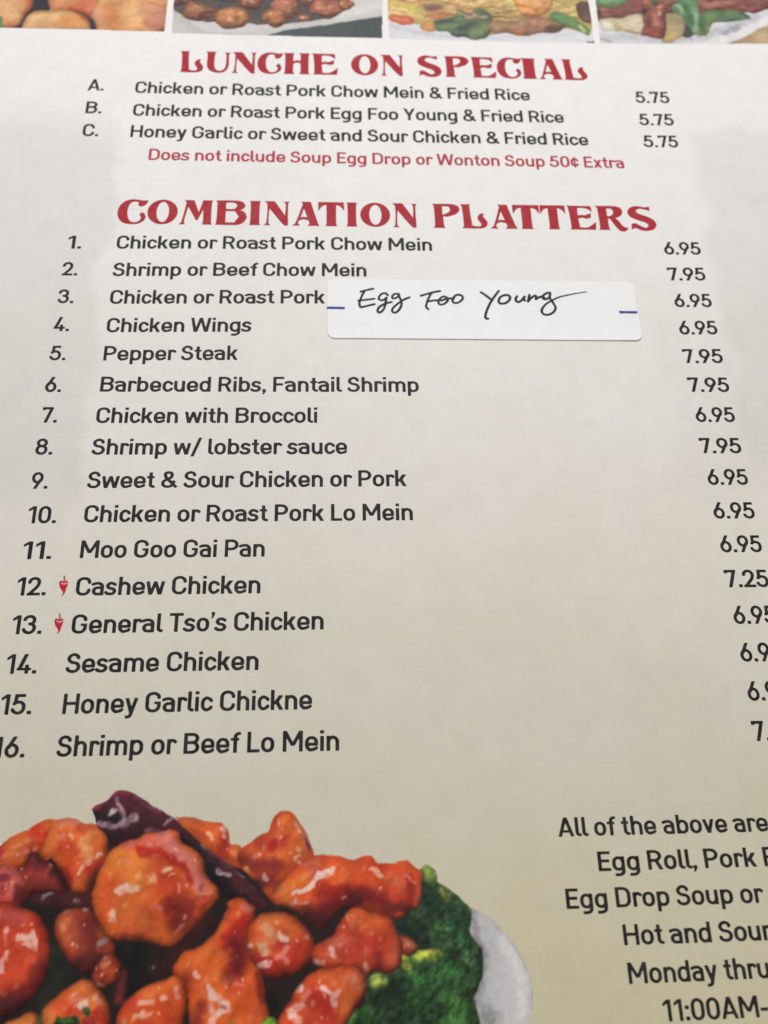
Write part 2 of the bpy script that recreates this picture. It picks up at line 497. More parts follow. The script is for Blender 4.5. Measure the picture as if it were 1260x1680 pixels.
    L(md.outputs['Fac'], m2.inputs[0])
    q = node(nt, 'ShaderNodeMath', operation='MULTIPLY'); L(fr.outputs[0], q.inputs[0]); L(m2.outputs[0], q.inputs[1])
    mx = node(nt, 'ShaderNodeMix', data_type='RGBA', blend_type='MULTIPLY'); mx.inputs['Factor'].default_value = 1
    L(c, mx.inputs['A']); L(q.outputs[0], mx.inputs['B'])
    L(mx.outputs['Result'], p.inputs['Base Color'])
    return m

def sticker_material():
    m, nt, p = mat('white_label_paper')
    p.inputs['Roughness'].default_value = .62
    tc = node(nt, 'ShaderNodeTexCoord')
    n = node(nt, 'ShaderNodeTexNoise'); n.inputs['Scale'].default_value = 240; n.inputs['Detail'].default_value = 6
    nt.links.new(tc.outputs['Object'], n.inputs['Vector'])
    r = node(nt, 'ShaderNodeValToRGB')
    r.color_ramp.elements[0].position, r.color_ramp.elements[1].position = .25, .75
    r.color_ramp.elements[0].color = (.90, .885, .89, 1); r.color_ramp.elements[1].color = (.95, .935, .94, 1)
    nt.links.new(n.outputs['Fac'], r.inputs['Fac']); nt.links.new(r.outputs['Color'], p.inputs['Base Color'])
    b = node(nt, 'ShaderNodeBump'); b.inputs['Strength'].default_value = .12; b.inputs['Distance'].default_value = .0003
    n2 = node(nt, 'ShaderNodeTexNoise'); n2.inputs['Scale'].default_value = 900
    nt.links.new(tc.outputs['Object'], n2.inputs['Vector']); nt.links.new(n2.outputs['Fac'], b.inputs['Height'])
    nt.links.new(b.outputs['Normal'], p.inputs['Normal'])
    return m

def table_material():
    m, nt, p = mat('dark_wood')
    p.inputs['Roughness'].default_value = .4
    tc = node(nt, 'ShaderNodeTexCoord')
    mp = node(nt, 'ShaderNodeMapping'); mp.inputs['Scale'].default_value = (2, 26, 2)
    n = node(nt, 'ShaderNodeTexNoise'); n.inputs['Scale'].default_value = 3; n.inputs['Detail'].default_value = 8
    nt.links.new(tc.outputs['Object'], mp.inputs['Vector']); nt.links.new(mp.outputs[0], n.inputs['Vector'])
    r = node(nt, 'ShaderNodeValToRGB')
    r.color_ramp.elements[0].color = (.06, .03, .016, 1); r.color_ramp.elements[1].color = (.19, .10, .055, 1)
    nt.links.new(n.outputs['Fac'], r.inputs['Fac']); nt.links.new(r.outputs['Color'], p.inputs['Base Color'])
    return m

# ------------------------------------------------------------------ object helpers
def mesh_obj(name, V, F, material, parent=None, colors=None, label=None):
    me = bpy.data.meshes.new(name)
    V = np.asarray(V, np.float32)
    me.vertices.add(len(V))
    me.vertices.foreach_set('co', V.ravel())
    tot = np.array([len(f) for f in F], np.int32)
    me.loops.add(int(tot.sum()))
    me.loops.foreach_set('vertex_index', np.concatenate([np.asarray(f, np.int32) for f in F]) if not isinstance(F, np.ndarray) else F.ravel().astype(np.int32))
    me.polygons.add(len(F))
    me.polygons.foreach_set('loop_start', np.concatenate(([0], np.cumsum(tot)[:-1])).astype(np.int32))
    if colors is not None:
        at = me.color_attributes.new('print', 'FLOAT_COLOR', 'POINT')
        at.data.foreach_set('color', np.c_[colors, np.ones(len(colors))].astype(np.float32).ravel())
    me.update(calc_edges=True)
    me.materials.append(material)
    o = bpy.data.objects.new(name, me)
    COL.objects.link(o)
    if parent is not None:
        o.parent = parent
    if label:
        o['label'] = label
    return o

def empty(name, label, cat):
    o = bpy.data.objects.new(name, None)
    o.empty_display_size = .01
    COL.objects.link(o)
    o['label'], o['category'] = label, cat
    return o

INK_UP = 0.012       # mm the ink film stands above the sheet
def on_page(P, up=INK_UP):
    x, y = P[:, 0], P[:, 1]
    return np.c_[x, y, page_z(x, y) + up] * MM

def lettering(name, s, x0, y0, x1, y1, cap, material, parent, label=None):
    V, F, w = text_mesh(s)
    ux, uy = (x1 - x0) / w, (y1 - y0) / w
    P = np.c_[x0 + V[:, 0] * ux, y0 + V[:, 0] * uy + V[:, 1] * cap]
    return mesh_obj(name, on_page(P), F, material, parent, label=label)

# ------------------------------------------------------------------ table, menu sheet
xs, ys = np.linspace(-.9, .9, 2), np.linspace(-.9, .9, 2)
tv = [(x, y, z) for z in (-.0009, -.03) for x, y in ((-.9, -.9), (.95, -.9), (.95, .9), (-.9, .9))]
table = mesh_obj('table_top', tv, [[0, 1, 2, 3], [7, 6, 5, 4], [0, 4, 5, 1], [1, 5, 6, 2], [2, 6, 7, 3], [3, 7, 4, 0]], table_material())
table['kind'] = 'structure'

menu = empty('menu', 'printed parchment coloured takeout menu sheet listing lunch specials and combination platters', 'menu')

PX0, PX1, PY0, PY1 = -70.0, 216.0, -300.0, 140.0
gx, gy = np.arange(PX0, PX1 + .1, 2.0), np.arange(PY0, PY1 + .1, 2.0)
GX, GY = np.meshgrid(gx, gy, indexing='ij')
top = np.c_[GX.ravel(), GY.ravel(), page_z(GX, GY).ravel()] * MM
bot = top - (0, 0, .00028)
nx, ny = GX.shape
idx = np.arange(nx * ny).reshape(nx, ny)
quads = np.stack([idx[:-1, :-1], idx[1:, :-1], idx[1:, 1:], idx[:-1, 1:]], -1).reshape(-1, 4)
rim = np.concatenate([idx[:, 0], idx[-1, 1:], idx[-2::-1, -1], idx[0, -2:0:-1]])
N0 = nx * ny
side = np.stack([rim, rim + N0, np.roll(rim, -1) + N0, np.roll(rim, -1)], -1)
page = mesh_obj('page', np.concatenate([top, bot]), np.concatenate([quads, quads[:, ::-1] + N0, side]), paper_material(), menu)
for pl in page.data.polygons:
    pl.use_smooth = True

# ------------------------------------------------------------------ menu lines
# (number, number left x, y, right x, y), (name, ...), (price, ...), cap height; mm on the sheet
ENTRIES = [(('A.', -12.824, 53.771, -8.475, 53.757), ('Chicken or Roast Pork Chow Mein & Fried Rice', 0.05, 53.129, 109.568, 52.879), ('5.75', 139.915, 52.962, 149.611, 53.057), 4.35),
 (('B.', -12.485, 45.328, -8.196, 45.306), ('Chicken or Roast Pork Egg Foo Young & Fried Rice', 0.212, 44.682, 118.343, 44.705), ('5.75', 139.773, 44.475, 149.513, 44.577), 4.35),
 (('C.', -12.411, 37.11, -8.182, 37.103), ('Honey Garlic or Sweet and Sour Chicken & Fried Rice', 0.232, 36.915, 124.259, 36.534), ('5.75', 139.828, 36.373, 149.461, 36.479), 4.35),
 (('1.', -12.073, -0.009, -8.655, 0.0), ('Chicken or Roast Pork Chow Mein', 0.066, 0.016, 79.519, 0.218), ('6.95', 139.878, -0.175, 149.544, -0.145), 4.05),
 (('2.', -12.467, -8.167, -8.717, -8.149), ('Shrimp or Beef Chow Mein', -0.047, -8.346, 62.615, -8.042), ('7.95', 139.617, -8.336, 149.404, -8.287), 4.05),
 (('3.', -12.455, -16.353, -8.761, -16.339), ('Chicken or Roast Pork', -0.004, -16.53, 52.273, -16.332), ('6.95', 140.064, -16.466, 149.635, -16.429), 4.05),
 (('4.', -12.589, -24.384, -8.88, -24.37), ('Chicken Wings', -0.013, -24.681, 34.534, -24.547), ('6.95', 139.987, -24.583, 149.652, -24.546), 4.05),
 (('5.', -12.438, -32.514, -8.787, -32.501), ('Pepper Steak', 0.033, -32.573, 31.586, -32.459), ('7.95', 139.684, -32.849, 149.569, -32.817), 4.05),
 (('6.', -12.511, -41.082, -8.792, -41.096), ('Barbecued Ribs, Fantail Shrimp', 0.099, -40.985, 74.456, -41.268), ('7.95', 139.652, -40.903, 149.695, -40.936), 4.05),
 (('7.', -12.274, -49.106, -8.765, -49.117), ('Chicken with Broccoli', 0.008, -49.225, 50.554, -49.39), ('6.95', 140.069, -49.113, 149.564, -49.141), 4.05),
 (('8.', -12.615, -57.247, -8.788, -57.256), ('Shrimp w/ lobster sauce', -0.084, -57.297, 57.401, -57.43), ('7.95', 139.714, -57.373, 149.541, -57.397), 4.05),
 (('9.', -12.43, -65.633, -8.814, -65.635), ('Sweet & Sour Chicken or Pork', -0.194, -65.544, 70.722, -65.572), ('6.95', 140.09, -65.487, 149.57, -65.495), 4.05),
 (('10.', -12.084, -73.828, -5.994, -73.841), ('Chicken or Roast Pork Lo Mein', -0.06, -73.681, 71.826, -73.825), ('6.95', 139.957, -73.866, 149.477, -73.89), 4.05),
 (('11.', -12.077, -82.054, -6.017, -82.062), ('Moo Goo Gai Pan', 0.034, -81.94, 39.37, -81.993), ('6.95', 140.021, -81.975, 149.474, -81.995), 4.05),
 (('12.', -12.228, -90.134, -6.125, -90.13), ('Cashew Chicken', 0.028, -90.279, 38.711, -90.254), ('7.25', 139.635, -90.125, 149.385, -90.13), 4.05),
 (('13.', -12.073, -98.42, -5.959, -98.402), ("General Tso's Chicken", 0.074, -98.46, 52.145, -98.306), ('6.95', 139.917, -98.351, 149.309, -98.339), 4.05),
 (('14.', -12.09, -106.599, -5.951, -106.605), ('Sesame Chicken', -0.096, -106.603, 38.847, -106.641), ('6.95', 139.837, -106.505, 149.13, -106.527), 4.05),
 (('15.', -12.06, -114.729, -5.917, -114.724), ('Honey Garlic Chickne', 0.189, -114.827, 49.859, -114.788), ('6.95', 139.797, -114.66, 148.972, -114.669), 4.05),
 (('16.', -12.298, -123.035, -6.123, -123.03), ('Shrimp or Beef Lo Mein', 0.043, -123.049, 55.297, -123.005), ('7.95', 139.277, -122.79, 148.761, -122.801), 4.05)]
INFO = [('All of the above are', 97.42, -139.94, 138.951, -139.904, 3.5), ('Egg Roll, Pork F', 104.511, -146.241, 139.241, -146.179, 3.5), ('Egg Drop Soup or', 97.637, -152.585, 135.458, -152.486, 3.5),
 ('Hot and Sour', 107.705, -158.927, 135.815, -158.839, 3.5), ('Monday thru', 107.746, -165.233, 134.148, -165.035, 3.5), ('11:00AM-', 113.331, -171.365, 132.732, -171.173, 3.5)]
NOTICE = ('Does not include Soup Egg Drop or Wonton Soup 50¢ Extra', 5.699, 28.997, 133.171, 28.609, 3.95)
CHILI = [([(-2.934, -85.818), (-2.49, -85.823), (-2.443, -86.415), (-2.235, -87.055), (-2.767, -87.049), (-2.82, -86.411)],
  [(-3.585, -87.228), (-3.201, -86.926), (-2.626, -87.121), (-1.898, -86.917), (-1.71, -87.39), (-1.805, -88.095), (-2.021, -88.889), (-2.154, -89.634), (-2.451, -90.096), (-3.039, -90.322),
   (-2.643, -89.955), (-2.6, -89.582), (-2.881, -89.066), (-3.24, -88.641), (-3.495, -87.981)],
  [(-3.065, -87.516), (-2.556, -87.71), (-1.876, -87.483)]),
 ([(-2.935, -94.103), (-2.499, -94.109), (-2.453, -94.68), (-2.249, -95.298), (-2.771, -95.291), (-2.823, -94.675)],
  [(-3.575, -95.462), (-3.198, -95.172), (-2.632, -95.361), (-1.917, -95.166), (-1.733, -95.623), (-1.826, -96.302), (-2.038, -97.068), (-2.169, -97.788), (-2.461, -98.233), (-3.038, -98.45),
   (-2.65, -98.096), (-2.607, -97.737), (-2.883, -97.237), (-3.236, -96.826), (-3.486, -96.19)],
  [(-3.064, -95.742), (-2.564, -95.93), (-1.896, -95.712)])]

def chili_icon(parent, k):
    stem, body, shine = CHILI[k]
    allp = np.array(stem + body)
    c = 0.05
    ax, ay = allp.min(0) - .3
    bx, by = allp.max(0) + .3
    X, Y = np.meshgrid(np.arange(ax, bx, c), np.arange(ay, by, c), indexing='ij')
    ds, db = poly_sd(X, Y, smooth_closed(stem, 6, 80)), poly_sd(X, Y, smooth_closed(body, 6, 80))
    V, F = march(np.minimum(ds, db), ax, ay, c)
    vs, vb = poly_sd(V[:, 0], V[:, 1], smooth_closed(stem, 6, 80)), poly_sd(V[:, 0], V[:, 1], smooth_closed(body, 6, 80))
    col = np.where((vb < .02)[:, None], lin((196, 34, 52)), lin((176, 112, 104)))
    sh = np.exp(-(line_dist(V[:, 0], V[:, 1], shine) / .13) ** 2)[:, None]
    col = col * (1 - .75 * sh) + lin((240, 215, 210)) * .75 * sh
    mesh_obj('chili_icon', on_page(V), F, PRINT, parent, colors=col, label='small red chili pepper printed beside a spicy dish')

for num, name, price, cap in ENTRIES:
    e = lettering('menu_entry', *name, cap, BLACK, menu, label='printed line reading ' + name[0])
    lettering('entry_number', *num, cap, BLACK, e)
    lettering('price', *price, cap, BLACK, e)
    if num[0] in ('12.', '13.'):
        chili_icon(e, int(num[0] == '13.'))
lettering('notice_line', *NOTICE, PALE_RED, menu, label='red printed note about soup not being included')
for ln in INFO:
    lettering('info_line', *ln, BLACK, menu, label='printed footnote line reading ' + ln[0])

# ------------------------------------------------------------------ display headings: heavy flared capitals, drawn as outlines
# outlines in drawing units, y down; the first and last number of each are cap line and base line
CAPS = {
 'L': (68, 207, [[(903,68),(958,68),(953,80),(962,192),(985,197),(1008,196),(1018,188),(1012,172),(1000,158),(998,140),(1014,123),(1034,122),(1027,138),(1042,156),(1053,175),(1045,196),(1015,207),(908,207),(916,194),(911,82)]]),
 'U': (53, 175, [[(198,53),(255,53),(248,64),(248,138),(262,160),(285,165),(306,155),(316,130),(316,68),(306,57),(338,57),(329,68),(331,130),(318,160),(290,174),(252,173),(222,160),(208,136),(206,64)]]),
 'N': (58, 193, [[(888,58),(945,58),(1008,142),(1010,72),(1000,60),(1030,60),(1022,72),(1024,193),(1004,193),(914,95),(911,180),(921,193),(888,193),(900,180),(903,74)]]),
 'C': (46, 188, [[(212,50),(175,50),(125,44),(80,54),(51,82),(41,118),(50,154),(78,180),(125,189),(165,185),(195,166),(203,145),(192,124),(177,122),(168,135),(180,149),(172,168),(150,179),(125,177),(105,158),(95,120),(101,80),(119,58),(145,56),(159,62),(155,76),(170,84),(195,76)]]),
 'H': (67, 187, [[(650,67),(708,67),(702,78),(702,116),(722,109),(746,113),(746,78),(740,67),(797,67),(791,78),(791,176),(797,187),(740,187),(746,176),(746,124),(722,120),(702,128),(702,176),(708,187),(650,187),(656,176),(656,78)]]),
 'E': (80, 213, [[(680,80),(818,82),(822,112),(800,97),(775,91),(738,91),(738,136),(760,132),(780,134),(814,122),(812,146),(785,151),(765,146),(738,150),(742,203),(785,203),(812,190),(838,172),(832,213),(688,213),(695,202),(688,91)]]),
 'O': (45, 190, [[(299+86*math.cos(a), 117+73*math.sin(a)) for a in np.linspace(0, 2*math.pi, 28, endpoint=False)], [(300+37*math.cos(a), 117+62*math.sin(a)) for a in np.linspace(0, 2*math.pi, 24, endpoint=False)]]),
 'S': (86, 218, [[(1160,86),(1158,108),(1130,100),(1098,97),(1076,107),(1085,124),(1130,140),(1172,160),(1186,185),(1170,209),(1130,221),(1090,217),(1062,206),(1040,214),(1042,185),(1065,182),(1090,195),(1120,206),(1142,196),(1130,178),(1085,162),(1040,142),(1028,118),(1045,95),(1085,84),(1130,90)]]),
 'P': (68, 207, [[(740,68),(850,68),(885,79),(896,98),(880,120),(845,135),(812,141),(798,133),(800,195),(806,207),(742,207),(750,195),(748,80)], [(794,79),(832,80),(845,98),(830,118),(794,132)]]),
 'I': (58, 192, [[(803,58),(862,58),(857,68),(857,182),(862,192),(803,192),(808,182),(808,68)]]),
 'A': (58, 195, [[(1100,58),(1152,58),(1195,182),(1204,195),(1138,195),(1148,182),(1142,164),(1110,158),(1085,167),(1078,182),(1090,195),(1048,195),(1066,181),(1108,72)], [(1114,92),(1136,149),(1110,146),(1092,152)]]),
 'M': (52, 190, [[(424,52),(476,52),(508,125),(531,52),(585,52),(580,63),(581,180),(586,190),(530,190),(536,180),(534,98),(503,165),(494,165),(444,85),(424,178),(432,190),(398,190),(411,178),(434,63)]]),
 'B': (55, 190, [[(605,55),(730,55),(765,66),(776,84),(762,100),(738,107),(772,120),(787,147),(768,176),(735,190),(605,190),(612,179),(612,66)], [(662,65),(715,66),(733,84),(712,102),(662,102)], [(662,113),(718,113),(742,146),(715,179),(662,179)]]),
 'T': (60, 197, [[(78,60),(226,60),(227,106),(206,82),(180,73),(180,186),(186,197),(120,197),(126,186),(126,73),(100,82),(79,108)]]),
 'R': (82, 216, [[(844,82),(955,82),(990,92),(1000,112),(985,135),(950,150),(968,165),(992,197),(1020,207),(1000,223),(970,219),(945,190),(922,152),(908,152),(908,205),(914,216),(850,216),(858,205),(856,92)], [(906,93),(938,95),(949,115),(935,135),(906,141)]]),
}
HEADINGS = [[('L', 11.561, 18.062, 61.517, 61.512, 8.1), ('U', 18.689, 25.401, 61.511, 61.506, 8.1), ('N', 26.127, 32.665, 61.505, 61.5, 8.1), ('C', 33.15, 40.242, 61.5, 61.494, 8.1),
  ('H', 40.582, 47.744, 61.494, 61.488, 8.1), ('E', 48.476, 55.708, 61.487, 61.482, 8.1), ('O', 59.528, 67.087, 61.478, 61.472, 8.1), ('N', 67.972, 74.275, 61.472, 61.467, 8.1),
  ('S', 78.32, 85.143, 61.463, 61.458, 8.1), ('P', 86.133, 93.077, 61.457, 61.451, 8.1), ('E', 93.722, 100.736, 61.451, 61.445, 8.1), ('C', 101.134, 108.368, 61.445, 61.439, 8.1),
  ('I', 108.418, 112.318, 61.439, 61.436, 8.1), ('A', 113.018, 119.734, 61.435, 61.43, 8.1), ('L', 120.135, 127.071, 61.43, 61.424, 8.1)],
 [('C', -0.609, 6.912, 7.824, 7.815, 7.75), ('O', 6.956, 14.501, 7.815, 7.805, 7.75), ('M', 15.116, 23.35, 7.805, 7.794, 7.75), ('B', 24.232, 32.189, 7.793, 7.784, 7.75),
  ('I', 32.897, 35.601, 7.783, 7.779, 7.75), ('N', 36.709, 42.973, 7.778, 7.77, 7.75), ('A', 43.863, 50.771, 7.769, 7.761, 7.75), ('T', 50.503, 57.118, 7.761, 7.753, 7.75),
  ('I', 57.834, 60.477, 7.752, 7.749, 7.75), ('O', 61.373, 69.008, 7.748, 7.739, 7.75), ('N', 69.818, 76.036, 7.738, 7.73, 7.75), ('P', 80.236, 87.298, 7.725, 7.716, 7.75),
  ('L', 87.616, 94.427, 7.716, 7.707, 7.75), ('A', 95.155, 102.125, 7.707, 7.698, 7.75), ('T', 101.304, 108.247, 7.699, 7.691, 7.75), ('T', 108.567, 115.164, 7.69, 7.682, 7.75),
  ('E', 115.76, 123.022, 7.681, 7.672, 7.75), ('R', 123.39, 131.415, 7.672, 7.662, 7.75), ('S', 131.83, 139.095, 7.662, 7.653, 7.75)]]

def heading(word_letters, label):
    Vs, Fs, n = [], [], 0
    for ch, xa, xb, ya, yb, cap in word_letters:
        ct, cb, loops = CAPS[ch]
        pts = np.array(loops[0], float)
        mn, mx = pts[:, 0].min(), pts[:, 0].max()
        c = (mx - mn) / 70
        pad = 6
        X, Y = np.meshgrid(np.arange(mn - pad, mx + pad, c), np.arange(-(cb + 14), -(ct - 14), c), indexing='ij')
        f = None
        for k, lp in enumerate(loops):
            d = poly_sd(X, Y, [(x, -y) for x, y in smooth_closed(lp, 5, 48)])
            f = d if k == 0 else np.maximum(f, -d)
        f = f - 1.6
        V, F = march(f, X[0, 0], Y[0, 0], c)
        t = (V[:, 0] - mn) / (mx - mn)
        P = np.c_[xa + t * (xb - xa), ya + t * (yb - ya) + (V[:, 1] + cb) / (cb - ct) * cap]
        Vs.append(P); Fs += [[i + n for i in q] for q in F]; n += len(P)
    return mesh_obj('heading', on_page(np.concatenate(Vs)), Fs, RED, menu, label=label)
heading(HEADINGS[0], 'red decorative heading reading LUNCHE ON SPECIAL')
heading(HEADINGS[1], 'red decorative heading reading COMBINATION PLATTERS')

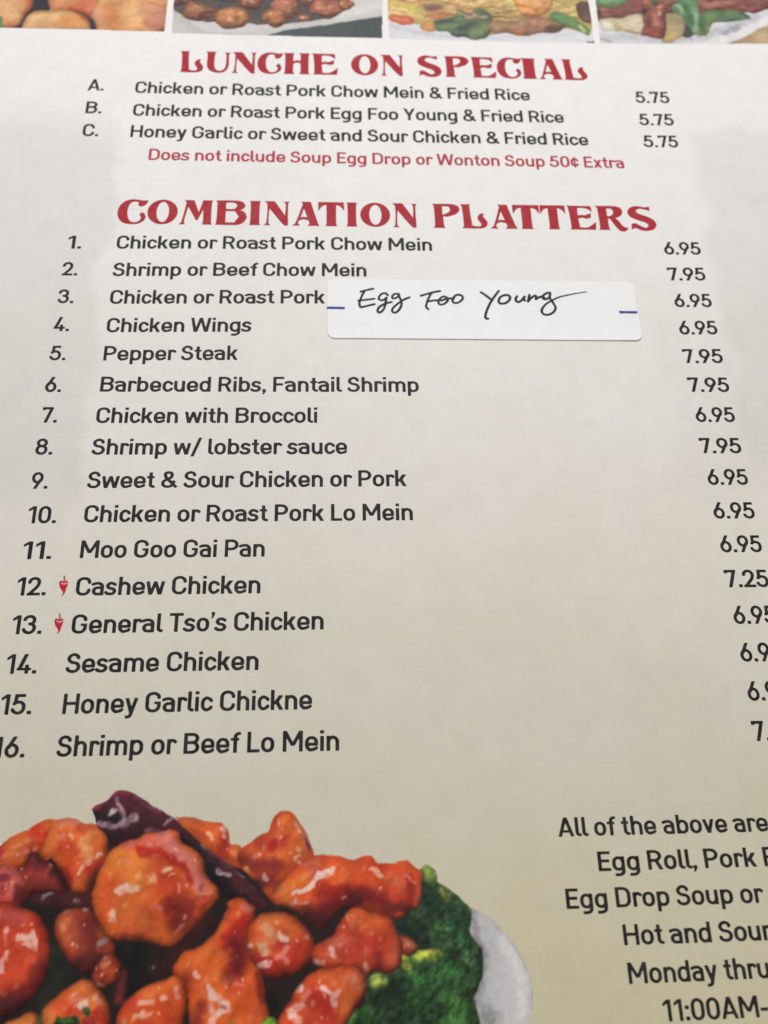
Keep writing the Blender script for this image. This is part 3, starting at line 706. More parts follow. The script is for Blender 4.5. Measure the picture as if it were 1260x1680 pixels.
# ------------------------------------------------------------------ printed food pictures
# Each picture is a flat print: regions with a drawn outline, a base colour and brush strokes, all in mm on the sheet.
# region: (part name, label, outline, base colour, edge shade, strokes); stroke: (colour, points, radius, softness, opacity)
PICTURES = [{'wobble': 0.3,
  'relief': {'chicken_piece': (0.85, 0.6, 0.42, 3.6), 'dried_chili': (0.6, 0, 0.5, 2.6), 'broccoli': (0.5, 0, 1.3, 0.85), 'plate': (0.0, 0, 0, 1)},
  'label': 'printed picture of glazed orange chicken with broccoli on a white plate',
  'gain': 'low',
  'cell': 0.15,
  'warp': 0.32,
  'grain': 1.0,
  'edge': 0.34,
  'blur': 1,
  'full': False,
  'root': 2,
  'ground': (196, 188, 166),
  'frame': [(-17.978, -127.622), (95.915, -130.005), (93.443, -177.16), (-12.451, -173.77)],
  'texture': {'chicken_piece': (0.115, 2.2), 'broccoli': (0.4, 1.05), 'plate': (0.008, 4), 'dried_chili': (0.16, 1.2), 'dark': (0.25, 2.0), 'herb_leaf': (0.3, 0.8)},
  'regions': [('plate', 'white plate rim',
               [(71.512, -149.685), (79.64, -151.762), (82.73, -153.388), (85.908, -156.531), (88.038, -159.504), (89.461, -162.518), (89.974, -165.463), (89.616, -168.15), (88.395, -171.904),
                (85.241, -178.263), (70.277, -177.779)],
               (192, 190, 192), 0.04,
               [((178, 178, 182), [(81.541, -154.074), (82.317, -159.145), (82.034, -163.09), (81.206, -166.941)], 2.373, 0.9, 0.8),
                ((140, 136, 138), [(79.626, -151.968), (80.395, -157.59), (81.539, -160.615), (80.888, -163.545), (79.884, -166.902)], 0.76, 0.9, 0.9),
                ((132, 132, 132), [(81.565, -169.621)], 1.629, 0.9, 0.9), ((150, 150, 150), [(80.329, -171.655)], 2.222, 0.9, 0.7),
                ((210, 208, 208), [(85.585, -157.733), (87.591, -160.785), (88.411, -164.251), (87.769, -169.049)], 1.173, 0.9, 0.8),
                ((168, 165, 166), [(83.377, -153.918), (86.336, -156.846), (88.246, -159.71), (89.667, -162.72), (89.957, -165.657), (89.462, -168.623)], 0.238, 0.9, 0.7)]),
              ('dark', '',
               [(-16.682, -142.259), (-8.091, -140.364), (-1.635, -138.388), (5.03, -137.469), (13.938, -135.504), (25.509, -136.858), (35.014, -143.523), (46.441, -144.86), (60.162, -146.256),
                (70.326, -150.692), (71.11, -158.833), (59.804, -168.206), (61.774, -177.504), (-12.224, -175.112)],
               (36, 26, 26), 0.0,
               [((24, 26, 24), [(-1.793, -149.836)], 3.184, 0.7, 1.0), ((34, 38, 32), [(3.587, -157.929), (5.249, -162.791), (3.884, -164.645)], 3.095, 0.7, 1.0),
                ((22, 22, 22), [(17.584, -157.342), (18.099, -163.167)], 2.596, 0.8, 1.0), ((52, 26, 24), [(22.717, -160.415), (30.976, -152.725)], 1.439, 0.8, 1.0),
                ((20, 20, 20), [(42.486, -166.74)], 2.022, 0.8, 1.0), ((70, 30, 32), [(-0.41, -147.837), (9.61, -148.606)], 1.497, 0.8, 1.0),
                ((130, 125, 128), [(0.513, -148.167), (2.205, -147.597)], 0.374, 0.5, 0.9), ((125, 120, 120), [(7.062, -148.54)], 0.374, 0.6, 0.9),
                ((105, 100, 100), [(21.827, -160.098)], 0.309, 0.6, 0.9), ((95, 35, 40), [(16.13, -165.008), (16.31, -161.198)], 0.807, 0.8, 1.0)]),
              ('broccoli', 'broccoli florets at the back of the plate',
               [(69.227, -149.626), (70.32, -145.238), (71.285, -144.303), (72.433, -144.544), (73.535, -145.742), (73.693, -147.226), (75.043, -147.892), (76.353, -149.183), (78.001, -150.476),
                (79.499, -152.171), (79.495, -154.019), (79.139, -156.043), (80.17, -157.584), (81.194, -159.114), (81.358, -161.597), (80.3, -164.015), (70.937, -162.77), (59.819, -167.259),
                (59.962, -158.523), (65.71, -152.63)],
               (46, 69, 44), 0.1,
               [((84, 128, 72), [(81.538, -150.267)], 0.398, 0.8, 0.4488189631229294), ((70, 112, 66), [(68.684, -154.624)], 0.529, 0.8, 0.5430215984517763),
                ((84, 128, 72), [(75.463, -157.87)], 0.293, 0.8, 0.6414024605767998), ((84, 128, 72), [(72.979, -146.983)], 0.284, 0.8, 0.4524315206416846),
                ((70, 112, 66), [(63.048, -150.203)], 0.527, 0.8, 0.6403174232558747), ((84, 128, 72), [(62.193, -166.187)], 0.404, 0.8, 0.6202050052695902),
                ((84, 128, 72), [(77.722, -150.078)], 0.256, 0.8, 0.5725055491413866), ((30, 52, 34), [(72.61, -165.95)], 0.299, 0.8, 0.47726021889540593),
                ((84, 128, 72), [(81.385, -151.036)], 0.38, 0.8, 0.39449427007471705), ((54, 92, 54), [(67.754, -161.21)], 0.512, 0.8, 0.6569743556388812),
                ((84, 128, 72), [(77.328, -157.363)], 0.214, 0.8, 0.5224138843397799), ((70, 112, 66), [(79.446, -147.779)], 0.364, 0.8, 0.33131962655484326),
                ((24, 40, 26), [(75.067, -153.709)], 0.232, 0.8, 0.5975220656881772), ((30, 52, 34), [(74.419, -150.263)], 0.263, 0.8, 0.39447961033845047),
                ((22, 36, 26), [(75.575, -149.85)], 0.279, 0.8, 0.35211934388012767), ((24, 40, 26), [(71.963, -147.796)], 0.511, 0.8, 0.6247352026615127),
                ((54, 92, 54), [(80.414, -148.652)], 0.474, 0.8, 0.561757126668216), ((30, 52, 34), [(74.567, -158.416)], 0.523, 0.8, 0.4087905490279169),
                ((54, 92, 54), [(75.983, -150.337)], 0.523, 0.8, 0.6085574628025809), ((70, 112, 66), [(66.068, -151.72)], 0.476, 0.8, 0.39166847803098354),
                ((24, 40, 26), [(65.751, -160.725)], 0.29, 0.8, 0.35937175423177536), ((22, 36, 26), [(63.882, -166.254)], 0.388, 0.8, 0.42100583684150567),
                ((24, 40, 26), [(69.846, -147.771)], 0.544, 0.8, 0.3606855003811731), ((70, 112, 66), [(74.65, -158.726)], 0.251, 0.8, 0.33374103826932466),
                ((24, 40, 26), [(64.332, -166.538)], 0.382, 0.8, 0.39866535235814904), ((54, 92, 54), [(71.45, -155.251)], 0.244, 0.8, 0.4013036346836707),
                ((30, 52, 34), [(65.127, -150.878)], 0.431, 0.8, 0.40593163599474313), ((24, 40, 26), [(68.681, -166.624)], 0.306, 0.8, 0.5641643204536761),
                ((30, 52, 34), [(64.714, -166.511)], 0.436, 0.8, 0.6043835361704487), ((22, 36, 26), [(71.909, -146.197)], 0.228, 0.8, 0.5828698605970482),
                ((54, 92, 54), [(71.599, -159.058)], 0.279, 0.8, 0.34994905319021874), ((30, 52, 34), [(59.879, -164.793)], 0.412, 0.8, 0.4704327738034957),
                ((30, 52, 34), [(71.263, -158.889)], 0.356, 0.8, 0.5174499633154961), ((84, 128, 72), [(78.202, -155.69)], 0.291, 0.8, 0.6607280820074516),
                ((54, 92, 54), [(76.842, -144.687)], 0.303, 0.8, 0.6462645606623346), ((84, 128, 72), [(79.88, -155.931)], 0.526, 0.8, 0.6736372578027814),
                ((54, 92, 54), [(74.632, -157.352)], 0.451, 0.8, 0.319596867912378), ((30, 52, 34), [(80.607, -165.378)], 0.295, 0.8, 0.5992673341365884),
                ((22, 36, 26), [(67.555, -161.342)], 0.215, 0.8, 0.6368063819436894), ((30, 52, 34), [(65.453, -158.023)], 0.239, 0.8, 0.6391229026499426),
                ((84, 128, 72), [(60.123, -161.789)], 0.476, 0.8, 0.6119995451861893), ((70, 112, 66), [(72.462, -145.361)], 0.501, 0.8, 0.5944804070951906),
                ((30, 52, 34), [(71.536, -152.349)], 0.405, 0.8, 0.5570169765126285), ((84, 128, 72), [(73.192, -161.75)], 0.452, 0.8, 0.544932752366381),
                ((22, 36, 26), [(69.263, -164.036)], 0.304, 0.8, 0.6006349382220403), ((30, 52, 34), [(62.555, -155.525)], 0.419, 0.8, 0.6032291145740492),
                ((30, 52, 34), [(76.778, -147.556)], 0.321, 0.8, 0.6178768599893101), ((70, 112, 66), [(63.799, -163.944)], 0.481, 0.8, 0.34730886195608074),
                ((24, 40, 26), [(61.182, -161.977)], 0.483, 0.8, 0.41975896618513453), ((84, 128, 72), [(75.355, -155.148)], 0.484, 0.8, 0.5848200255831197),
                ((54, 92, 54), [(80.939, -163.318)], 0.455, 0.8, 0.6274419157469052), ((70, 112, 66), [(79.513, -153.918)], 0.284, 0.8, 0.6092363330562564),
                ((54, 92, 54), [(60.578, -167.281)], 0.326, 0.8, 0.612123114314933), ((54, 92, 54), [(79.786, -160.681)], 0.385, 0.8, 0.49851650286686866),
                ((24, 40, 26), [(69.411, -159.93)], 0.302, 0.8, 0.46257577945519734), ((84, 128, 72), [(66.197, -161.491)], 0.317, 0.8, 0.4800253606381415),
                ((24, 40, 26), [(65.619, -166.624)], 0.403, 0.8, 0.4271551003377591), ((24, 40, 26), [(67.892, -164.475)], 0.43, 0.8, 0.5335688849886381),
                ((24, 40, 26), [(77.378, -166.945)], 0.277, 0.8, 0.5306778907946863), ((70, 112, 66), [(77.559, -164.059)], 0.401, 0.8, 0.46180498015081944),
                ((84, 128, 72), [(75.028, -146.543)], 0.347, 0.8, 0.48660261139668776), ((22, 36, 26), [(70.8, -156.477)], 0.387, 0.8, 0.6123605361910072),
                ((54, 92, 54), [(65.175, -157.863)], 0.364, 0.8, 0.5622699013841411), ((22, 36, 26), [(72.496, -154.323)], 0.398, 0.8, 0.44774907635155536),
                ((54, 92, 54), [(73.341, -160.129)], 0.345, 0.8, 0.44086270725019383), ((24, 40, 26), [(69.031, -154.562)], 0.233, 0.8, 0.5037194627853684),
                ((22, 36, 26), [(73.881, -159.215)], 0.281, 0.8, 0.43501801202326856), ((54, 92, 54), [(68.786, -163.869)], 0.231, 0.8, 0.5896022464704725),
                ((24, 40, 26), [(67.595, -157.772)], 0.29, 0.8, 0.35941072969633847), ((22, 36, 26), [(65.382, -158.02)], 0.335, 0.8, 0.35991020437486426),
                ((24, 40, 26), [(72.727, -147.141)], 0.381, 0.8, 0.4083326185442068), ((70, 112, 66), [(63.988, -162.17)], 0.365, 0.8, 0.652635893075351),
                ((84, 128, 72), [(69.878, -157.324)], 0.528, 0.8, 0.3245149457912801), ((54, 92, 54), [(69.949, -152.758)], 0.373, 0.8, 0.476435951261553),
                ((70, 112, 66), [(63.064, -162.775)], 0.451, 0.8, 0.6902161338312459), ((70, 112, 66), [(63.911, -159.028)], 0.51, 0.8, 0.42741415850769504),
                ((30, 52, 34), [(76.667, -158.935)], 0.294, 0.8, 0.6880759685422086), ((24, 40, 26), [(66.321, -164.079)], 0.312, 0.8, 0.3692874463554066),
                ((22, 36, 26), [(60.204, -145.83)], 0.437, 0.8, 0.6632733123524567), ((22, 36, 26), [(72.755, -163.974)], 0.355, 0.8, 0.46714379239823256),
                ((54, 92, 54), [(70.483, -151.728)], 0.374, 0.8, 0.4398430345844249), ((70, 112, 66), [(80.819, -150.242)], 0.256, 0.8, 0.5562804810364275),
                ((30, 52, 34), [(63.65, -162.664)], 0.329, 0.8, 0.44945113553514315), ((22, 36, 26), [(75.959, -150.462)], 0.528, 0.8, 0.5710174665240402),
                ((70, 112, 66), [(79.306, -154.185)], 0.368, 0.8, 0.30331867351043434), ((22, 36, 26), [(64.726, -162.091)], 0.237, 0.8, 0.6108075230803338),
                ((24, 40, 26), [(77.911, -158.538)], 0.271, 0.8, 0.5876225225332175), ((24, 40, 26), [(62.24, -147.037)], 0.372, 0.8, 0.5379823358199571),
                ((84, 128, 72), [(76.769, -151.181)], 0.425, 0.8, 0.621603057899083), ((24, 40, 26), [(79.662, -155.952)], 0.499, 0.8, 0.4247680094298961),
                ((70, 112, 66), [(73.287, -158.752)], 0.283, 0.8, 0.6540015203970011), ((24, 40, 26), [(74.786, -159.741)], 0.344, 0.8, 0.6050236598366119),
                ((24, 40, 26), [(71.669, -166.919)], 0.274, 0.8, 0.45838664654881023), ((24, 40, 26), [(62.975, -161.367)], 0.326, 0.8, 0.38593134319806777),
                ((54, 92, 54), [(60.657, -155.117)], 0.527, 0.8, 0.35336825874327327), ((30, 52, 34), [(65.463, -164.146)], 0.254, 0.8, 0.6422439843904992),
                ((70, 112, 66), [(74.319, -162.901)], 0.274, 0.8, 0.6864831729950966), ((24, 40, 26), [(61.508, -155.626)], 0.267, 0.8, 0.36113250019996285),
                ((22, 36, 26), [(75.379, -151.65)], 0.264, 0.8, 0.3927733907063249), ((24, 40, 26), [(60.383, -149.075)], 0.414, 0.8, 0.43098318113496653),
                ((24, 40, 26), [(70.725, -147.183)], 0.501, 0.8, 0.4524182393924778), ((84, 128, 72), [(69.827, -147.113)], 0.421, 0.8, 0.3933918363806003),
                ((30, 52, 34), [(71.532, -164.882)], 0.273, 0.8, 0.6842080368246285), ((84, 128, 72), [(79.837, -148.835)], 0.48, 0.8, 0.49468888997589133),
                ((22, 36, 26), [(80.116, -162.615)], 0.464, 0.8, 0.40014939094432256), ((24, 40, 26), [(79.169, -150.075)], 0.329, 0.8, 0.6256892008922181),
                ((30, 52, 34), [(79.038, -167.672)], 0.51, 0.8, 0.5165418289415292), ((30, 52, 34), [(70.172, -156.657)], 0.427, 0.8, 0.41622681050093163),
                ((84, 128, 72), [(74.807, -155.359)], 0.355, 0.8, 0.6933870793272343), ((70, 112, 66), [(65.72, -147.09)], 0.404, 0.8, 0.46929828500323534),
                ((28, 43, 35), [(66.809, -153.681), (68.373, -157.259), (70.013, -158.304)], 1.824, 0.8, 1.0), ((39, 59, 43), [(70.116, -155.798), (71.943, -152.795)], 1.493, 0.8, 1.0),
                ((41, 76, 51), [(76.488, -152.915), (77.948, -157.02)], 1.729, 0.8, 1.0), ((30, 51, 37), [(71.512, -149.685), (72.786, -151.789)], 1.527, 0.8, 1.0),
                ((59, 100, 59), [(77.355, -157.507), (78.823, -161.032)], 1.276, 0.8, 0.8), ((130, 156, 70), [(71.493, -144.841), (72.927, -146.363)], 0.999, 0.8, 1.0),
                ((82, 123, 63), [(73.033, -146.577), (72.542, -147.198)], 0.662, 0.8, 0.8), ((134, 156, 72), [(74.665, -148.512), (75.288, -149.782)], 0.768, 0.8, 1.0),
                ((35, 55, 37), [(76.032, -150.84)], 0.871, 0.8, 0.7), ((53, 88, 51), [(72.641, -154.854), (73.57, -158.902)], 0.964, 0.8, 0.7)]),
              ('broccoli', 'large broccoli floret at the front of the plate',
               [(55.448, -171.817), (57.624, -169.083), (60.053, -166.313), (60.537, -163.636), (61.219, -162.49), (63.222, -161.767), (64.943, -159.653), (67.201, -158.724), (70.001, -158.603),
                (72.47, -158.472), (74.242, -158.92), (76.38, -160.766), (78.798, -161.426), (80.366, -163.042), (80.124, -164.981), (79.359, -166.502), (79.866, -168.811), (80.047, -172.581),
                (78.815, -178.056), (55.418, -177.299)],
               (44, 75, 42), 0.1,
               [((70, 112, 66), [(57.782, -160.559)], 0.326, 0.8, 0.6899085245847839), ((30, 52, 34), [(56.894, -177.23)], 0.251, 0.8, 0.5493130547675812),
                ((54, 92, 54), [(63.625, -164.538)], 0.276, 0.8, 0.3685799719358105), ((24, 40, 26), [(68.466, -172.357)], 0.275, 0.8, 0.6271792341525172),
                ((30, 52, 34), [(58.124, -167.094)], 0.29, 0.8, 0.6206079137634347), ((22, 36, 26), [(79.379, -161.199)], 0.257, 0.8, 0.6997804846164375),
                ((24, 40, 26), [(57.349, -158.839)], 0.223, 0.8, 0.34373486595462316), ((54, 92, 54), [(63.48, -170.776)], 0.481, 0.8, 0.5742576939817778),
                ((84, 128, 72), [(70.316, -177.483)], 0.252, 0.8, 0.38612399266974373), ((54, 92, 54), [(72.963, -163.539)], 0.349, 0.8, 0.5862413816335155),
                ((24, 40, 26), [(76.77, -176.537)], 0.321, 0.8, 0.3028339850480068), ((54, 92, 54), [(73.653, -162.151)], 0.336, 0.8, 0.31899575070504677),
                ((22, 36, 26), [(57.855, -169.549)], 0.215, 0.8, 0.4587684330925348), ((24, 40, 26), [(58.913, -161.605)], 0.355, 0.8, 0.6230037459610984),
                ((24, 40, 26), [(80.023, -168.596)], 0.336, 0.8, 0.3393913026923936), ((84, 128, 72), [(60.9, -168.162)], 0.401, 0.8, 0.3080885090545434),
                ((30, 52, 34), [(57.748, -175.391)], 0.47, 0.8, 0.5081169198410503), ((84, 128, 72), [(73.34, -159.383)], 0.46, 0.8, 0.42677184447303607),
                ((24, 40, 26), [(77.293, -168.355)], 0.403, 0.8, 0.3918497228144418), ((22, 36, 26), [(73.853, -174.821)], 0.388, 0.8, 0.5287116897597539),
                ((54, 92, 54), [(55.701, -167.084)], 0.45, 0.8, 0.3553791391258204), ((30, 52, 34), [(60.083, -172.638)], 0.478, 0.8, 0.5490036492193446),
                ((84, 128, 72), [(61.861, -167.631)], 0.212, 0.8, 0.36298234970479126), ((84, 128, 72), [(61.408, -169.016)], 0.215, 0.8, 0.3612894329905842),
                ((84, 128, 72), [(61.774, -176.596)], 0.213, 0.8, 0.5909870031056872), ((22, 36, 26), [(75.369, -174.532)], 0.429, 0.8, 0.4401499242126876),
                ((70, 112, 66), [(66.961, -159.755)], 0.335, 0.8, 0.510322796421179), ((70, 112, 66), [(63.867, -173.865)], 0.427, 0.8, 0.5635789594309908),
                ((84, 128, 72), [(59.981, -162.347)], 0.349, 0.8, 0.614492887715373), ((30, 52, 34), [(76.4, -166.739)], 0.374, 0.8, 0.5640297674709618),
                ((54, 92, 54), [(62.37, -165.848)], 0.318, 0.8, 0.695102983071371), ((30, 52, 34), [(55.777, -163.321)], 0.437, 0.8, 0.6595807631994826),
                ((30, 52, 34), [(80.6, -160.942)], 0.236, 0.8, 0.5345124172729303), ((24, 40, 26), [(59.847, -163.083)], 0.258, 0.8, 0.49009075482713427),
                ((22, 36, 26), [(58.236, -172.711)], 0.312, 0.8, 0.3990049087508716), ((70, 112, 66), [(73.81, -170.089)], 0.408, 0.8, 0.534085233829549),
                ((22, 36, 26), [(55.564, -161.277)], 0.224, 0.8, 0.6054108102173468), ((22, 36, 26), [(57.994, -164.396)], 0.395, 0.8, 0.39545224947489366),
                ((70, 112, 66), [(79.873, -165.696)], 0.361, 0.8, 0.4002482350846187), ((24, 40, 26), [(74.703, -166.986)], 0.375, 0.8, 0.38898323161977655),
                ((22, 36, 26), [(70.421, -176.228)], 0.222, 0.8, 0.5213399408242645), ((84, 128, 72), [(79.075, -167.972)], 0.267, 0.8, 0.34256706858947983),
                ((22, 36, 26), [(80.802, -160.402)], 0.474, 0.8, 0.42472695486605283), ((30, 52, 34), [(78.044, -160.47)], 0.439, 0.8, 0.4081470519236543),
                ((70, 112, 66), [(56.291, -176.676)], 0.339, 0.8, 0.6933616112239257), ((24, 40, 26), [(67.267, -171.872)], 0.32, 0.8, 0.3368206269927541),
                ((70, 112, 66), [(59.828, -172.01)], 0.378, 0.8, 0.4697031510075417), ((70, 112, 66), [(67.536, -170.675)], 0.467, 0.8, 0.32681752681661186),
                ((22, 36, 26), [(66.17, -166.221)], 0.353, 0.8, 0.3217943332556769), ((84, 128, 72), [(67.007, -173.19)], 0.238, 0.8, 0.5171083371198095),
                ((30, 52, 34), [(62.144, -167.18)], 0.485, 0.8, 0.47532420576078427), ((24, 40, 26), [(56.375, -168.656)], 0.272, 0.8, 0.42189956041454),
                ((30, 52, 34), [(71.361, -164.102)], 0.263, 0.8, 0.5543411868719057), ((22, 36, 26), [(62.129, -166.029)], 0.344, 0.8, 0.44667282251880214),
                ((24, 40, 26), [(74.574, -175.788)], 0.405, 0.8, 0.6042714884640363), ((30, 52, 34), [(60.417, -165.798)], 0.466, 0.8, 0.5843407261386329),
                ((84, 128, 72), [(79.385, -166.563)], 0.288, 0.8, 0.6089276811798674), ((70, 112, 66), [(56.525, -161.048)], 0.358, 0.8, 0.38501368085233273),
                ((24, 40, 26), [(60.618, -169.899)], 0.28, 0.8, 0.6761667531560053), ((84, 128, 72), [(73.684, -171.394)], 0.421, 0.8, 0.6887432269211573),
                ((22, 36, 26), [(73.01, -160.342)], 0.518, 0.8, 0.5684890718233111), ((30, 52, 34), [(74.382, -161.923)], 0.337, 0.8, 0.3001961025238163),
                ((70, 112, 66), [(71.604, -166.042)], 0.361, 0.8, 0.6922491361317082), ((24, 40, 26), [(74.601, -166.077)], 0.458, 0.8, 0.42708175840460616),
                ((30, 52, 34), [(67.342, -167.81)], 0.252, 0.8, 0.5818545247462201), ((84, 128, 72), [(78.765, -172.53)], 0.471, 0.8, 0.3133362314071483),
                ((30, 52, 34), [(74.599, -160.707)], 0.309, 0.8, 0.6179138254033056), ((22, 36, 26), [(59.974, -169.213)], 0.442, 0.8, 0.634835047535777),
                ((24, 40, 26), [(66.379, -173.48)], 0.267, 0.8, 0.3458858497694134), ((22, 36, 26), [(68.986, -171.874)], 0.336, 0.8, 0.4604094483259257),
                ((22, 36, 26), [(66.826, -161.016)], 0.296, 0.8, 0.5091878678255308), ((30, 52, 34), [(66.852, -166.469)], 0.233, 0.8, 0.3664358358031693),
                ((22, 36, 26), [(67.845, -169.516)], 0.418, 0.8, 0.5979373256387142), ((84, 128, 72), [(68.581, -163.527)], 0.37, 0.8, 0.47614503540370656),
                ((54, 92, 54), [(63.829, -165.272)], 0.496, 0.8, 0.5632046194373137), ((84, 128, 72), [(63.638, -171.18)], 0.448, 0.8, 0.5384360642941233),
                ((54, 92, 54), [(74.327, -171.546)], 0.416, 0.8, 0.6471326035723955), ((70, 112, 66), [(75.842, -165.93)], 0.286, 0.8, 0.5971706271920139),
                ((30, 52, 34), [(80.145, -160.422)], 0.438, 0.8, 0.45527637006292476), ((84, 128, 72), [(68.257, -166.896)], 0.3, 0.8, 0.3910955736220979),
                ((24, 40, 26), [(62.523, -162.78)], 0.425, 0.8, 0.3385706557557535), ((22, 36, 26), [(64.345, -163.348)], 0.239, 0.8, 0.5710429313155143),
                ((70, 112, 66), [(70.53, -158.475)], 0.354, 0.8, 0.36766999781598975), ((22, 36, 26), [(57.466, -169.313)], 0.281, 0.8, 0.562932883593317),
                ((70, 112, 66), [(66.384, -164.682)], 0.286, 0.8, 0.512016836703418), ((70, 112, 66), [(73.68, -177.634)], 0.463, 0.8, 0.30433448048879225),
                ((70, 112, 66), [(70.936, -173.902)], 0.328, 0.8, 0.520951746535486), ((30, 52, 34), [(61.976, -158.776)], 0.335, 0.8, 0.6175211169375756),
                ((30, 52, 34), [(76.022, -177.392)], 0.248, 0.8, 0.6487659924262899), ((22, 36, 26), [(67.514, -169.16)], 0.457, 0.8, 0.6682277958445842),
                ((84, 128, 72), [(56.145, -175.257)], 0.233, 0.8, 0.49358546093335254), ((30, 52, 34), [(64.384, -175.057)], 0.376, 0.8, 0.34657727488455053),
                ((24, 40, 26), [(72.495, -167.257)], 0.425, 0.8, 0.3115508866852456), ((30, 52, 34), [(60.379, -170.501)], 0.282, 0.8, 0.6906750707155416),
                ((70, 112, 66), [(58.367, -158.431)], 0.5, 0.8, 0.4864292945654254), ((54, 92, 54), [(63.466, -169.647)], 0.205, 0.8, 0.551686788360226),
                ((24, 40, 26), [(67.237, -174.253)], 0.409, 0.8, 0.5670494182384119), ((54, 92, 54), [(78.096, -168.802)], 0.496, 0.8, 0.47130345681872843),
                ((30, 52, 34), [(73.158, -164.846)], 0.406, 0.8, 0.49518446958851814), ((84, 128, 72), [(59.846, -162.676)], 0.219, 0.8, 0.4428673043274789),
                ((54, 92, 54), [(60.56, -174.328)], 0.416, 0.8, 0.6988262435755419), ((24, 40, 26), [(60.569, -158.923)], 0.468, 0.8, 0.41878968235175756),
                ((70, 112, 66), [(63.761, -170.224)], 0.238, 0.8, 0.5446814090521943), ((30, 52, 34), [(62.917, -160.189)], 0.488, 0.8, 0.576167967759665),
                ((30, 52, 34), [(77.827, -174.482)], 0.32, 0.8, 0.6965022130564977), ((54, 92, 54), [(76.126, -173.04)], 0.272, 0.8, 0.6104189628581852),
                ((70, 112, 66), [(62.641, -158.487)], 0.417, 0.8, 0.5051011657935289), ((70, 112, 66), [(59.869, -175.66)], 0.23, 0.8, 0.40059140240279284),
                ((54, 92, 54), [(68.068, -175.938)], 0.264, 0.8, 0.6877516153756013), ((24, 40, 26), [(70.8, -172.967)], 0.412, 0.8, 0.3722273013186947),
                ((172, 184, 72), [(69.96, -159.595), (71.539, -159.243), (72.647, -159.472)], 1.156, 0.7, 1.0), ((164, 178, 72), [(66.84, -159.508), (67.453, -161.104)], 0.945, 0.7, 1.0),
                ((174, 186, 86), [(61.451, -161.912), (61.966, -163.677), (62.945, -164.093)], 1.038, 0.7, 1.0), ((150, 165, 75), [(62.282, -164.266), (63.85, -163.15)], 0.515, 0.6, 0.8),
                ((26, 45, 28), [(62.017, -166.371), (65.352, -164.549)], 1.634, 0.8, 1.0), ((55, 107, 55), [(69.83, -162.738), (73.2, -161.857), (75.369, -162.898)], 1.87, 0.8, 0.7),
                ((30, 53, 32), [(65.237, -168.37), (64.072, -171.154)], 2.03, 0.8, 0.8), ((65, 113, 53), [(74.607, -166.745), (76.719, -168.241), (75.981, -171.521)], 1.334, 0.7, 0.7),
                ((37, 67, 41), [(70.725, -167.585), (69.477, -171.321)], 1.633, 0.8, 0.7), ((78, 121, 57), [(74.429, -170.065), (75.981, -171.521)], 1.013, 0.7, 0.7)]),
              ('broccoli', '', [(52.232, -171.717), (53.841, -170.093), (56.12, -167.717), (57.86, -167.39), (60.238, -168.219), (61.051, -171.061), (59.653, -177.436), (52.248, -177.196)],
               (48, 93, 44), 0.15, [((26, 51, 28), [(58.693, -170.054), (59.743, -171.951)], 1.207, 0.8, 1.0), ((82, 133, 67), [(56.764, -168.492), (57.41, -168.888)], 0.707, 0.7, 1.0)]),
              ('chicken_piece', '',
               [(23.647, -134.848), (25.604, -134.782), (28.284, -135.171), (30.627, -135.773), (32.605, -136.037), (34.068, -137.708), (34.615, -139.669), (36.241, -140.138), (37.683, -141.887),
                (38.438, -143.818), (36.174, -144.08), (31.52, -141.845), (26.728, -137.972)],
               (205, 90, 44), 0.3,
               [((150, 44, 32), [(27.337, -142.715)], 1.351, 0.9, 0.33), ((150, 44, 32), [(29.557, -138.119)], 0.927, 0.9, 0.37), ((176, 56, 36), [(25.254, -141.485)], 0.879, 0.9, 0.57),
                ((222, 128, 54), [(25.365, -136.653)], 0.929, 0.9, 0.52), ((222, 128, 54), [(32.301, -140.409)], 0.736, 0.9, 0.33), ((176, 56, 36), [(35.921, -142.592)], 1.342, 0.9, 0.5),
                ((214, 112, 44), [(25.546, -143.783)], 0.847, 0.9, 0.54), ((214, 112, 44), [(34.932, -135.203)], 1.199, 0.9, 0.59), ((214, 112, 44), [(37.047, -135.091)], 1.275, 0.9, 0.6),
                ((196, 100, 77), [(24.24, -135.08), (28.868, -135.294)], 0.451, 0.8, 1.0), ((172, 55, 33), [(32.582, -140.266), (33.802, -141.9)], 1.11, 0.8, 1.0),
                ((160, 45, 36), [(33.187, -138.555), (33.508, -140.503)], 0.67, 0.8, 1.0), ((222, 172, 160), [(32.768, -137.024), (33.291, -138.341)], 0.449, 0.5, 1.0),
                ((228, 160, 110), [(30.151, -137.617), (31.025, -138.937)], 0.392, 0.6, 1.0), ((212, 117, 64), [(35.492, -141.407)], 0.886, 0.8, 1.0),
                ((230, 184, 168), [(35.201, -135.932), (35.281, -136.416)], 0.165, 0.6, 0.83), ((230, 184, 168), [(31.588, -139.707), (31.603, -139.825)], 0.131, 0.6, 0.54),
                ((230, 184, 168), [(28.686, -140.601), (28.542, -140.979)], 0.178, 0.6, 0.75), ((230, 184, 168), [(34.287, -140.544), (33.869, -140.663)], 0.131, 0.6, 0.64),
                ((230, 184, 168), [(26.399, -138.467), (26.298, -138.544)], 0.142, 0.6, 0.65)]),
              ('chicken_piece', '',
               [(35.844, -141.629), (36.938, -140.37), (38.508, -139.329), (40.09, -138.39), (41.461, -137.878), (42.115, -136.362), (42.779, -135.056), (43.926, -134.196), (45.322, -133.894),
                (46.502, -134.475), (47.458, -135.933), (48.638, -137.169), (49.467, -138.717), (49.945, -140.462), (50.417, -141.979), (49.28, -143.34), (46.449, -145.388), (44.444, -147.432),
                (43.144, -149.781), (41.545, -148.915), (40.133, -147.011), (37.801, -145.068), (36.616, -143.773)],
               (206, 86, 42), 0.22,
